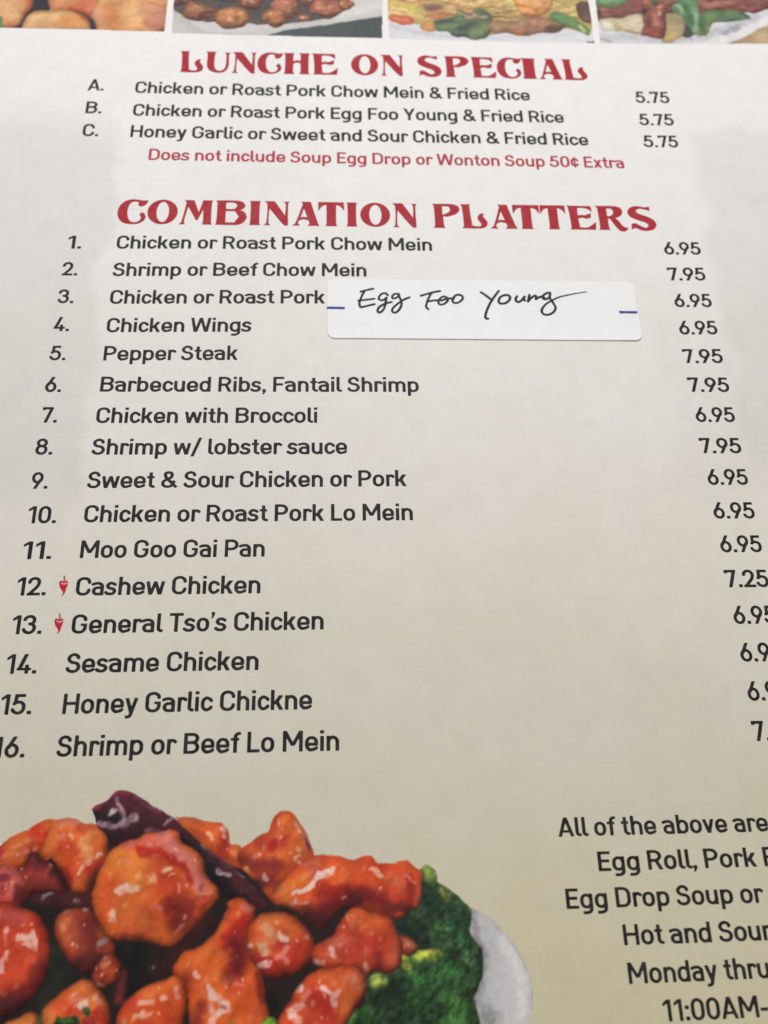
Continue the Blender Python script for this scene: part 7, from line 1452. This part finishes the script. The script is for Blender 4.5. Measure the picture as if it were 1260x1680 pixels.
                ((232, 200, 140), [(127.398, 89.341), (129.58, 88.79), (131.874, 89.196)], 0.439, 0.6, 0.85),
                ((232, 200, 140), [(104.63, 99.266), (107.761, 99.545), (111.041, 101.476)], 0.495, 0.6, 0.85),
                ((222, 188, 120), [(126.104, 93.45), (128.698, 94.421), (131.109, 93.77)], 0.371, 0.6, 0.85),
                ((120, 96, 70), [(99.528, 87.056), (101.779, 86.586), (104.066, 86.595)], 0.36, 0.6, 0.85),
                ((236, 210, 150), [(106.352, 99.314), (110.86, 99.679), (115.474, 101.042)], 0.434, 0.6, 0.85),
                ((236, 210, 150), [(72.038, 88.991), (74.912, 88.686), (77.741, 87.195)], 0.462, 0.6, 0.85),
                ((232, 200, 140), [(113.34, 93.063), (114.752, 92.275), (116.245, 92.349)], 0.4, 0.6, 0.85),
                ((160, 120, 76), [(126.302, 101.74), (130.1, 101.705), (133.971, 102.225)], 0.305, 0.6, 0.85),
                ((160, 120, 76), [(76.537, 99.781), (80.692, 100.674), (84.905, 102.42)], 0.437, 0.6, 0.85), ((160, 120, 76), [(80.35, 91.061), (83.484, 90.933), (86.594, 90.27)], 0.269, 0.6, 0.85),
                ((236, 210, 150), [(89.94, 99.488), (92.007, 100.179), (94.123, 101.56)], 0.271, 0.6, 0.85), ((214, 190, 100), [(71.248, 91.293), (78.417, 89.699)], 1.302, 0.9, 1.0),
                ((230, 196, 130), [(71.128, 86.899), (80.056, 85.63)], 0.859, 0.8, 1.0), ((130, 100, 90), [(82.013, 89.292), (86.024, 89.933)], 1.084, 0.9, 1.0),
                ((180, 150, 84), [(82.231, 94.253)], 2.192, 0.9, 1.0)]),
              ('carrot_shred', 'orange red carrot shred',
               [(70.376, 85.597), (72.19, 86.418), (74.686, 85.981), (76.831, 85.79), (78.2, 84.044), (77.426, 82.498), (74.909, 81.919), (73.157, 82.88), (71.044, 83.833)], (214, 112, 74), 0.15,
               [((222, 130, 88), [(71.974, 85.134), (75.531, 84.474)], 0.642, 0.8, 1.0)]),
              ('carrot_shred', '', [(82.26, 86.721), (85.558, 87.85), (88.815, 87.949), (88.009, 86.38), (84.686, 84.745), (81.832, 85.171)], (208, 140, 92), 0.15, []),
              ('vegetable_leaf', 'dark green leafy vegetable',
               [(83.2, 83.682), (86.872, 85.321), (89.996, 86.44), (91.383, 88.543), (94.618, 88.125), (98.361, 89.793), (101.052, 86.771), (101.074, 82.169), (99.341, 78.083), (96.018, 76.491),
                (92.543, 77.893), (89.509, 77.809), (87.834, 79.768), (84.465, 80.175)],
               (96, 112, 84), 0.15,
               [((70, 82, 78), [(84.481, 84.229), (88.951, 83.851), (91.472, 80.88)], 1.286, 0.9, 1.0), ((118, 140, 96), [(85.204, 80.7), (89.794, 82.858)], 1.063, 0.8, 1.0),
                ((122, 142, 94), [(94.899, 78.46), (98.73, 82.101)], 1.486, 0.8, 1.0), ((76, 88, 80), [(92.415, 81.666), (95.227, 83.525)], 1.068, 0.9, 1.0),
                ((80, 76, 74), [(89.002, 78.295), (93.079, 77.908)], 0.847, 0.8, 1.0), ((170, 140, 110), [(91.866, 87.525), (95.393, 86.088)], 0.65, 0.7, 1.0),
                ((190, 150, 120), [(93.839, 90.174), (96.333, 86.63), (99.018, 86.196)], 0.48, 0.7, 1.0)]),
              ('carrot_shred', '', [(80.667, 83.099), (82.864, 84.181), (84.204, 82.188), (84.083, 79.662), (81.587, 79.591), (80.224, 81.062)], (220, 160, 98), 0.15, []),
              ('meat_strip', 'brown meat strips',
               [(99.704, 83.146), (102.007, 85.002), (107.068, 84.895), (110.841, 86.548), (116.345, 86.971), (120.736, 85.297), (123.257, 83.32), (120.257, 80.689), (113.866, 80.001),
                (109.262, 78.863), (104.844, 79.746), (101.246, 79.645)],
               (164, 122, 92), 0.2,
               [((182, 136, 104), [(114.298, 84.595), (116.981, 84.161)], 1.301, 0.8, 1.0), ((120, 82, 62), [(102.104, 86.288), (108.063, 85.951)], 0.65, 0.8, 1.0),
                ((180, 108, 66), [(108.492, 80.355), (110.568, 79.404)], 0.857, 0.8, 1.0), ((96, 84, 66), [(117.688, 82.139), (121.015, 82.745)], 1.296, 0.8, 1.0),
                ((190, 130, 70), [(109.306, 79.368), (109.758, 78.374)], 0.428, 0.7, 1.0)]),
              ('egg_lump', 'large orange fried egg lump',
               [(105.646, 98.985), (108.171, 93.76), (108.963, 90.118), (110.568, 87.573), (114.541, 87.175), (117.623, 88.822), (119.778, 92.021), (119.89, 96.78), (118.074, 104.799),
                (108.693, 104.48)],
               (222, 160, 96), 0.15,
               [((230, 176, 116), [(111.372, 92.546), (116.106, 94.01)], 2.647, 0.9, 1.0), ((200, 126, 64), [(108.59, 92.197), (112.175, 91.261)], 0.661, 0.8, 1.0),
                ((206, 140, 74), [(113.094, 91.29), (114.737, 89.254)], 0.88, 0.8, 1.0)]),
              ('dark_strip', '', [(127.176, 92.25), (128.902, 94.414), (131.009, 93.423), (131.674, 86.652), (130.324, 84.551), (128.245, 85.519)], (104, 80, 66), 0.2,
               [((140, 96, 80), [(129.651, 86.592)], 0.877, 0.8, 1.0)]),
              ('green_bean', 'bright green bean pod',
               [(118.15, 86.766), (119.88, 89.411), (123.137, 88.989), (125.851, 86.996), (128.125, 84.487), (130.019, 81.984), (129.352, 79.427), (126.676, 81.379), (122.4, 83.807)], (112, 146, 92),
               0.1, [((86, 112, 76), [(119.013, 86.276), (123.257, 83.32), (128.016, 80.402)], 0.545, 0.8, 1.0), ((186, 206, 136), [(127.399, 82.929), (128.164, 81.676)], 0.651, 0.6, 1.0)])]},
 {'wobble': 0.3,
  'relief': {'fried_ball': (0.45, 0.1, 0.5, 2.6),
             'chicken_nugget': (0.8, 0.4, 0.5, 2.2),
             'beef_slice': (0.6, 0.2, 0.8, 1.8),
             'egg_lump': (0.5, 0, 0.8, 2),
             'vegetable_leaf': (0.4, 0, 0.9, 2.2),
             'meat_strip': (0.4, 0, 0.8, 2)},
  'label': 'printed picture of pepper steak with onion and green pepper on a white cloth',
  'gain': 'top',
  'cell': 0.22,
  'warp': 0.45,
  'grain': 1.3,
  'edge': 0.5,
  'blur': 1,
  'full': True,
  'root': 1,
  'ground': (226, 223, 222),
  'frame': [(133.832, 110.85), (133.184, 94.549), (132.32, 76.287), (182.713, 77.106), (197.555, 77.357), (202.715, 113.283)],
  'texture': {'beef_slice': (0.16, 1.8), 'cloth': (0.05, 1.6), 'onion_piece': (0.08, 2), 'pepper_piece': (0.12, 2), 'tan_table': (0.05, 2)},
  'regions': [('cloth', 'white cloth under the dish', [(131.308, 122.057), (216.338, 125.284), (202.855, 68.38), (124.975, 66.43)], (222, 220, 222), 0.0,
               [((200, 199, 206), [(133.594, 78.535), (142.851, 79.805), (153.382, 77.064)], 1.293, 0.9, 1.0),
                ((196, 195, 200), [(166.863, 80.989), (172.807, 83.209), (181.195, 88.124)], 1.538, 0.9, 1.0),
                ((236, 233, 230), [(164.216, 76.351), (174.283, 81.198), (185.235, 87.721)], 1.303, 0.8, 1.0), ((170, 168, 172), [(170.292, 81.597), (174.768, 83.781)], 0.882, 0.9, 1.0),
                ((196, 194, 198), [(155.456, 78.636), (164.746, 79.401)], 1.087, 0.9, 1.0), ((160, 158, 164), [(135.765, 77.084), (133.167, 78.019)], 0.43, 0.8, 0.7)]),
              ('sauce_shadow', '', [(130.981, 119.186), (211.629, 122.193), (203.842, 96.777), (183.87, 92.152), (163.867, 85.014), (146.811, 81.953), (133.572, 85.676), (127.262, 86.521)],
               (120, 84, 74), 0.1, []),
              ('tan_table', 'tan table corner', [(170.102, 76.511), (175.477, 79.699), (180.118, 82.646), (184.756, 85.363), (202.88, 96.747), (197.259, 71.963), (169.138, 71.235)], (192, 166, 128),
               0.05, [((176, 150, 118), [(171.67, 77.058), (179.663, 80.326)], 0.873, 0.9, 1.0), ((204, 180, 140), [(181.421, 79.865)], 1.986, 0.9, 1.0)]),
              ('beef_slice', '',
               [(166.545, 112.006), (205.674, 113.388), (201.613, 95.364), (191.752, 93.722), (185.334, 91.932), (181.609, 90.235), (178.879, 90.679), (174.457, 92.128), (169.551, 90.922),
                (165.699, 90.28), (164.361, 93.405)],
               (150, 96, 84), 0.2,
               [((176, 118, 106), [(167.098, 92.96), (174.901, 94.53)], 1.129, 0.8, 1.0), ((112, 70, 66), [(168.509, 95.663), (173.496, 97.159)], 1.136, 0.8, 1.0),
                ((184, 120, 108), [(174.359, 91.596), (179.185, 92.273)], 0.903, 0.8, 1.0), ((124, 80, 72), [(180.339, 93.369), (185.41, 95.125)], 1.137, 0.8, 1.0)]),
              ('pepper_piece', '', [(134.214, 110.863), (146.282, 111.29), (143.532, 95.407), (140.999, 93.207), (137.135, 92.033), (133.484, 92.446)], (104, 140, 98), 0.15,
               [((128, 166, 110), [(135.608, 94.625), (139.482, 95.81)], 1.119, 0.8, 1.0)]),
              ('beef_slice', '',
               [(132.549, 90.842), (135.276, 91.976), (138.927, 91.563), (141.889, 94.293), (145.707, 97.61), (162.671, 111.869), (167.531, 106.483), (159.654, 93.259), (155.4, 89.967),
                (148.236, 89.227), (145.04, 87.569), (140.157, 86.904), (134.621, 86.74), (133.339, 88.257)],
               (138, 88, 74), 0.2,
               [((84, 56, 56), [(133.347, 89.821), (133.211, 87.216)], 0.663, 0.7, 1.0), ((170, 116, 100), [(134.468, 91.425), (137.997, 91.534)], 0.666, 0.8, 1.0),
                ((120, 72, 66), [(138.583, 88.936), (144.22, 89.628)], 1.327, 0.8, 1.0), ((96, 66, 68), [(147.085, 90.239), (148.312, 89.752)], 0.89, 0.8, 1.0),
                ((170, 110, 90), [(148.631, 94.505), (149.975, 93.487)], 0.899, 0.8, 1.0), ((80, 76, 64), [(150.804, 94.043), (152.065, 92.495)], 1.124, 0.8, 1.0)]),
              ('onion_piece', 'pale onion piece',
               [(133.388, 85.67), (135.793, 87.293), (140.597, 87.436), (142.219, 88.524), (145.633, 89.149), (147.19, 87.113), (146.811, 81.953), (145.158, 80.632), (142.077, 80.799),
                (138.551, 81.718), (134.342, 81.598)],
               (214, 200, 168), 0.12,
               [((232, 226, 212), [(134.362, 84.669), (136.068, 83.692)], 1.749, 0.8, 1.0), ((198, 176, 124), [(138.339, 84.271), (139.101, 81.733)], 1.094, 0.8, 1.0),
                ((176, 150, 106), [(141.301, 81.796), (144.827, 80.877)], 0.544, 0.8, 1.0), ((224, 208, 176), [(143.044, 86.472), (144.601, 84.453)], 1.762, 0.8, 1.0)]),
              ('onion_piece', '', [(153.371, 88.86), (156.811, 89.486), (158.799, 87.979), (158.865, 83.838), (157.541, 80.217), (155.008, 78.118), (152.65, 77.044), (150.898, 77.5), (151.966, 82.1)],
               (184, 166, 124), 0.15, [((160, 146, 112), [(154.99, 87.345), (156.974, 85.847)], 1.553, 0.8, 1.0), ((206, 176, 108), [(152.231, 79.053), (154.147, 79.614)], 1.087, 0.8, 1.0)]),
              ('beef_slice', 'upright reddish beef chunk',
               [(145.048, 79.867), (146.446, 84.507), (146.523, 87.613), (148.389, 90.278), (150.862, 91.93), (152.225, 93.557), (154.142, 93.882), (154.606, 92.046), (153.502, 87.301),
                (153.152, 82.646), (151.497, 79.033), (149.663, 78.982), (146.881, 79.918)],
               (152, 88, 74), 0.2,
               [((186, 124, 104), [(152.439, 92.506), (154.02, 93.084)], 0.673, 0.8, 1.0), ((182, 120, 110), [(151.058, 88.269), (150.403, 85.138)], 0.777, 0.8, 1.0),
                ((226, 180, 168), [(152.119, 90.392), (152.147, 89.345)], 0.446, 0.7, 1.0), ((172, 80, 58), [(148.499, 80.981), (150.628, 80.532)], 1.09, 0.8, 1.0),
                ((120, 66, 58), [(148.302, 87.146), (148.141, 83.528)], 0.884, 0.8, 1.0), ((112, 62, 56), [(151.598, 82.09)], 0.875, 0.8, 1.0)]),
              ('pepper_piece', 'bright green curved pepper strip',
               [(156.293, 92.098), (158.406, 94.812), (161.195, 98.109), (164.685, 100.921), (165.474, 96.636), (164.28, 91.816), (164.312, 87.622), (163.055, 82.417), (161.967, 80.341),
                (160.576, 80.812), (159.893, 83.353), (159.289, 86.434), (158.51, 88.492), (156.895, 90.013)],
               (110, 144, 100), 0.12,
               [((74, 118, 82), [(160.031, 93.27), (160.55, 89.599), (160.978, 85.447)], 1.126, 0.8, 1.0), ((160, 186, 146), [(157.399, 93.189), (158.902, 93.235), (159.054, 89.554)], 0.45, 0.7, 1.0),
                ((150, 176, 140), [(163.063, 91.251), (163.201, 86.549), (161.944, 82.385)], 0.898, 0.8, 1.0), ((160, 180, 110), [(161.687, 96.516), (163.76, 97.654)], 0.681, 0.8, 1.0)]),
              ('pepper_piece', '',
               [(164.117, 88.66), (166.684, 90.572), (170.539, 91.216), (175.154, 90.829), (178.675, 89.621), (179.689, 88.079), (177.231, 86.962), (173.384, 86.329), (169.644, 86.219),
                (167.684, 85.643), (166.022, 82.501), (164.553, 80.414), (162.25, 79.84)],
               (112, 136, 86), 0.15,
               [((100, 126, 92), [(170.019, 88.314), (175.651, 88.482)], 1.342, 0.8, 1.0), ((76, 94, 84), [(168.71, 86.192), (174.467, 87.141)], 0.445, 0.8, 1.0),
                ((84, 104, 94), [(176.791, 89.564), (178.987, 88.32)], 0.675, 0.8, 1.0), ((150, 160, 100), [(165.921, 84.041), (165.101, 81.45)], 0.664, 0.8, 1.0),
                ((84, 120, 80), [(164.686, 87.633), (164.167, 82.448)], 0.892, 0.8, 1.0), ((206, 206, 160), [(167.873, 84.614)], 0.665, 0.7, 1.0)]),
              ('dark_gap', '', [(158.243, 82.279), (159.406, 84.884), (160.548, 82.858), (160.86, 80.31), (158.847, 79.237), (157.09, 79.696)], (78, 82, 70), 0.1, [])]}]
PRINT_GAIN = {'low': (1.16, 1.12, 1.08), 'top': (0.98, 0.97, 0.97)}

def paint(pic, seed):
    cell, frame = pic['cell'], pic['frame']
    fx = np.array(frame)
    x0, y0 = fx.min(0); x1, y1 = fx.max(0)
    X, Y = np.meshgrid(np.arange(x0 - cell, x1 + 2 * cell, cell), np.arange(y0 - cell, y1 + 2 * cell, cell), indexing='ij')
    k = pic['warp']
    wx = X + k * fbm(X, Y, 2.6 * pic['grain'], seed) + .35 * k * fbm(X, Y, .9 * pic['grain'], seed + 5)
    wy = Y + k * fbm(X, Y, 2.6 * pic['grain'], seed + 9) + .35 * k * fbm(X, Y, .9 * pic['grain'], seed + 15)
    img = np.zeros(X.shape + (3,)) + np.array(pic['ground'], float)
    ident = np.full(X.shape, 0 if pic['full'] else -1)
    def box(outline, m=2.5):
        p = np.array(outline)
        i0, j0 = np.maximum(((p.min(0) - m - k - (X[0, 0], Y[0, 0])) / cell).astype(int), 0)
        i1, j1 = ((p.max(0) + m + k - (X[0, 0], Y[0, 0])) / cell).astype(int)
        return slice(i0, max(i1, i0)), slice(j0, max(j1, j0))
    outer = np.full(X.shape, 9.0)                   # distance to the picture's own silhouette
    dist = []
    for reg in pic['regions']:
        b = box(reg[2])
        d = poly_sd(wx[b], wy[b], smooth_closed(reg[2], 5, 75)) if wx[b].size else None
        dist.append((b, d))
        if d is not None:
            outer[b] = np.minimum(outer[b], d)
    inner = np.ones(X.shape) if pic['full'] else np.clip(-outer / 1.6, 0, 1)
    for r, (name, label, outline, base, shade, strokes) in enumerate(pic['regions']):
        b, d = dist[r]
        if d is None:
            continue
        u = wx[b] + pic['wobble'] * lattice_noise(X[b], Y[b], .95, seed + 300 + r)
        v = wy[b] + pic['wobble'] * lattice_noise(X[b], Y[b], .95, seed + 400 + r)
        fleck = 1 + .55 * lattice_noise(X[b], Y[b], .6, seed + 500 + r)
        a = np.clip(.5 - d / pic['edge'], 0, 1)[..., None]
        lay = np.zeros(u.shape + (3,)) + np.array(base, float)
        for col, pts, rad, soft, op in strokes:
            dd = line_dist(u, v, pts)
            t = np.clip((rad * (1 + soft) - dd) / (2 * rad * soft + 1e-6), 0, 1)
            t = np.clip(t * t * (3 - 2 * t) * op * (fleck if min(col) > 110 else 1), 0, 1)[..., None]
            lay = lay * (1 - t) + np.array(col, float) * t
        tex = pic['texture'].get(name, (.10, 1.6))
        n = fbm(X[b], Y[b], tex[1], seed + 40 + r, 5)
        lay = lay * (1 + tex[0] * n)[..., None]
        if tex[0] > .12:
            lay[..., 1] *= 1 + .10 * fbm(X[b], Y[b], tex[1] * 2, seed + 80 + r)
        if name in pic['relief']:                   # the pictured lumps: rounded, blistered, wet
            amp, wet, lump, size = pic['relief'][name]
            q = np.clip(-d / (3.2 * pic['grain']), 0, 1)
            hgt = amp * (2.3 * np.sqrt(1 - (1 - q) ** 2) + lump * fbm(X[b], Y[b], size * pic['grain'], seed + 600 + r, 3))
            gx_, gy_ = np.gradient(hgt, cell)
            inv = 1 / np.sqrt(gx_ ** 2 + gy_ ** 2 + 1)
            dif = (.30 * gx_ - .42 * gy_ + .86) * inv
            spc = np.clip((.13 * gx_ - .24 * gy_ + .96) * inv, 0, 1) ** 70 * np.clip((lattice_noise(X[b], Y[b], .9, seed + 700 + r) - .10) * 5, 0, 1)
            w_ = (inner[b] * .8 + .2) if not pic['full'] else 1.0
            f_ = 1 + w_ * (np.clip(.50 + .62 * dif, .3, 1.2) - 1)
            green = base[1] > base[0]
            lay = lay * (f_[..., None] if green else np.stack([f_ ** .85, f_ ** 1.2, f_ ** 1.25], -1))
            s_ = (wet * spc * np.clip(q * 2 - .6, 0, 1))[..., None]
            lay = lay * (1 - s_) + np.array((228, 178, 160.)) * s_
        rim = np.clip(-d / (1.5 * pic['grain']), 0, 1)
        lay = lay * (1 - shade * inner[b] * (1 - rim) ** 1.5)[..., None]
        img[b] = img[b] * (1 - a) + lay * a
        ident[b] = np.where(a[..., 0] > .5, r + 1, ident[b])
    img = np.clip(img, 4, 250)
    for _ in range(pic['blur']):
        p = np.pad(img, ((1, 1), (1, 1), (0, 0)), 'edge')
        img = (p[:-2, 1:-1] + p[2:, 1:-1] + p[1:-1, :-2] + p[1:-1, 2:] + 2 * img) / 6
    img = np.clip(img * (1 + .028 * np.random.RandomState(seed).randn(*X.shape))[..., None], 3, 252)   # screen of the print
    inside = poly_sd(X, Y, frame) < 0
    return X, Y, lin(img) * np.array(PRINT_GAIN[pic['gain']]), ident, inside

def picture(pic, seed):
    X, Y, rgb, ident, inside = paint(pic, seed)
    nx, ny = X.shape
    idx = np.arange(nx * ny).reshape(nx, ny)
    q = np.stack([idx[:-1, :-1], idx[1:, :-1], idx[1:, 1:], idx[:-1, 1:]], -1)
    ins = inside[:-1, :-1] & inside[1:, 1:] & inside[1:, :-1] & inside[:-1, 1:]
    fid = np.where(ins, ident[:-1, :-1], -1)
    P, R = np.c_[X.ravel(), Y.ravel()], rgb.reshape(-1, 3)
    def cut(sel, name, parent, label):
        f = q[sel]
        u, inv = np.unique(f.ravel(), return_inverse=True)
        return mesh_obj(name, on_page(P[u], .010), inv.reshape(-1, 4), PRINT, parent, colors=R[u], label=label)
    names = pic['regions']
    root_id = pic['root']
    root = cut(fid == root_id, 'food_picture', menu, pic['label'])
    for r in range(len(names)):
        if r + 1 == root_id:
            continue
        sel = fid == r + 1
        if sel.sum() > 12:
            cut(sel, names[r][0], root, names[r][1] or None)

for k, pic in enumerate(PICTURES):
    picture(pic, 100 + 17 * k)

# ------------------------------------------------------------------ the correction sticker
SX0, SX1, SY0, SY1, SR = (52.8, 130.5, -26.5, -9.0, 2.0)
sticker = empty('sticker', 'white rounded paper label with handwritten pen words stuck over the third platter line', 'sticker')
def label_z(x, y):
    """the label follows the sheet; its lower edge and right corner lift a little"""
    low = np.clip((SY0 + 5 - y) / 5, 0, 1) ** 2
    right = np.clip((x - SX1 + 14) / 14, 0, 1) ** 2
    up = np.clip((y - SY1 + 3) / 3, 0, 1) ** 2
    return page_z(x, y) + .085 + .10 * low + .12 * right * low + .03 * up
c = .4
X, Y = np.meshgrid(np.arange(SX0 - 1, SX1 + 1.4, c), np.arange(SY0 - 1, SY1 + 1.4, c), indexing='ij')
cx, cy = (SX0 + SX1) / 2, (SY0 + SY1) / 2
qx, qy = np.abs(X - cx) - ((SX1 - SX0) / 2 - SR), np.abs(Y - cy) - ((SY1 - SY0) / 2 - SR)
f = np.hypot(np.maximum(qx, 0), np.maximum(qy, 0)) + np.minimum(np.maximum(qx, qy), 0) - SR
V, F = march(f, X[0, 0], Y[0, 0], c)
top = np.c_[V, label_z(V[:, 0], V[:, 1])] * MM
bot = top - (0, 0, .00006)
cnt = {}
for fc in F:
    for a, b in zip(fc, fc[1:] + fc[:1]):
        cnt[(a, b)] = 1
n = len(V)
sides = [[a, a + n, b + n, b] for a, b in cnt if (b, a) not in cnt]
lab = mesh_obj('label_paper', np.concatenate([top, bot]), F + [[i + n for i in fc[::-1]] for fc in F] + sides, sticker_material(), sticker)

def pen(name, strokes, radius, material, label=None, taper_last=False, square=False):
    allp = np.array([p for s in strokes for p in s])
    c = .055
    ax, ay = allp.min(0) - 1; bx, by = allp.max(0) + 1
    X, Y = np.meshgrid(np.arange(ax, bx, c), np.arange(ay, by, c), indexing='ij')
    f = np.full(X.shape, 1e9)
    wob = .13 * radius * fbm(X, Y, 1.1, 7)
    for k, s in enumerate(strokes):
        p = smooth_open(s) if len(s) > 2 else s
        m = len(p) - 1
        for i in range(m):
            (ax_, ay_), (bx_, by_) = p[i], p[i + 1]
            rr = radius
            if taper_last and k == len(strokes) - 1 and i / m > .72:
                rr = radius * (1 - .62 * (i / m - .72) / .28)
            d = box_sd(X, Y, ax_, ay_, bx_, by_, 2 * rr) if square else seg_dist(X, Y, ax_, ay_, bx_, by_) - rr
            f = np.minimum(f, d)
    V, F = march(f + wob, X[0, 0], Y[0, 0], c)
    x, y = V[:, 0], V[:, 1]
    return mesh_obj(name, np.c_[x, y, label_z(x, y) + .012] * MM, F, material, sticker, label=label)

HAND = {'egg': [[(61.062, -12.745), (62.347, -12.287), (64.243, -11.782)],
         [(62.005, -12.616), (61.311, -14.127), (60.748, -16.033), (60.867, -17.159), (61.431, -17.316), (62.773, -16.907), (64.419, -16.414)],
         [(60.49, -15.388), (62.301, -15.135), (64.452, -14.797)],
         [(67.77, -13.72), (67.314, -13.152), (66.436, -13.24), (65.746, -13.977), (65.524, -14.872), (66.154, -15.233), (67.0, -14.944), (67.414, -14.495), (67.174, -15.995), (66.73, -17.728),
          (65.972, -18.734), (65.37, -18.817), (65.184, -18.178), (65.673, -17.212), (66.965, -16.319), (68.725, -15.703)],
         [(70.411, -13.295), (69.568, -13.301), (68.909, -13.957), (69.025, -14.607), (69.871, -14.439), (70.536, -13.621), (70.411, -13.295), (70.778, -14.474), (71.167, -15.971), (70.749, -17.505),
          (69.911, -18.633), (69.103, -18.877), (68.723, -18.159), (69.288, -17.111), (70.669, -15.813), (71.874, -14.914), (73.211, -14.255)]],
 'foo': [[(75.998, -13.749), (77.68, -13.166), (79.401, -12.581), (80.876, -12.243)], [(78.602, -12.996), (77.851, -14.633), (77.308, -16.259), (77.201, -17.148), (77.712, -17.749)],
         [(77.748, -15.446), (78.771, -15.197), (80.197, -15.025)],
         [(82.602, -14.278), (81.709, -13.875), (80.762, -14.534), (80.308, -15.512), (80.575, -16.24), (81.486, -16.234), (82.401, -15.499), (82.715, -14.684), (81.831, -14.771), (80.966, -15.183)],
         [(82.352, -14.524), (83.372, -14.436), (84.214, -14.512)],
         [(86.301, -13.601), (85.302, -13.28), (84.312, -13.981), (83.848, -15.003), (84.145, -15.733), (85.16, -15.727), (86.155, -14.908), (86.486, -13.927), (85.642, -13.278), (84.606, -13.571)]],
 'young': [[(91.159, -12.503), (92.437, -13.55), (93.558, -14.682)],
           [(95.656, -12.031), (94.346, -13.888), (93.098, -15.993), (92.145, -18.165), (91.742, -19.76), (91.916, -20.359), (92.346, -20.399)],
           [(97.025, -13.256), (95.953, -13.878), (95.42, -15.107), (95.803, -15.803), (97.012, -15.709), (98.067, -14.829), (98.372, -13.775), (97.757, -13.252), (96.871, -13.345)],
           [(100.144, -13.588), (99.747, -14.381), (99.936, -15.167), (100.586, -15.251), (101.451, -14.545), (102.041, -13.664), (101.825, -14.455), (102.005, -14.892)],
           [(103.336, -13.127), (103.105, -14.052), (102.786, -15.15), (103.444, -14.358), (104.523, -13.384), (104.984, -13.557), (104.828, -14.437)],
           [(104.828, -14.437), (105.766, -13.816), (106.444, -13.636), (107.209, -14.071)],
           [(108.552, -12.387), (107.724, -12.569), (106.763, -13.369), (106.686, -14.162), (107.394, -14.421), (108.263, -13.8), (108.681, -12.563), (108.462, -14.019), (109.086, -15.462),
            (109.565, -16.856), (108.993, -18.162), (107.821, -18.946), (106.721, -19.038), (106.056, -18.394), (106.067, -17.527), (106.925, -16.217), (108.593, -14.896), (110.92, -13.695),
            (113.196, -13.063), (115.47, -12.517), (117.962, -12.058)]],
 'ticks': [[(52.712, -17.605), (57.131, -17.661)], [(125.535, -18.117), (130.127, -18.136)]]}
pen('handwritten_word', HAND['egg'], .31, PEN, 'handwritten word Egg')
pen('handwritten_word', HAND['foo'], .31, PEN, 'handwritten word Foo')
pen('handwritten_word', HAND['young'], .33, PEN, 'handwritten word Young with a long tail', taper_last=True)
for s in HAND['ticks']:
    pen('pen_mark', [s], .36, BLUE, 'short blue pen line at the edge of the label', square=True)
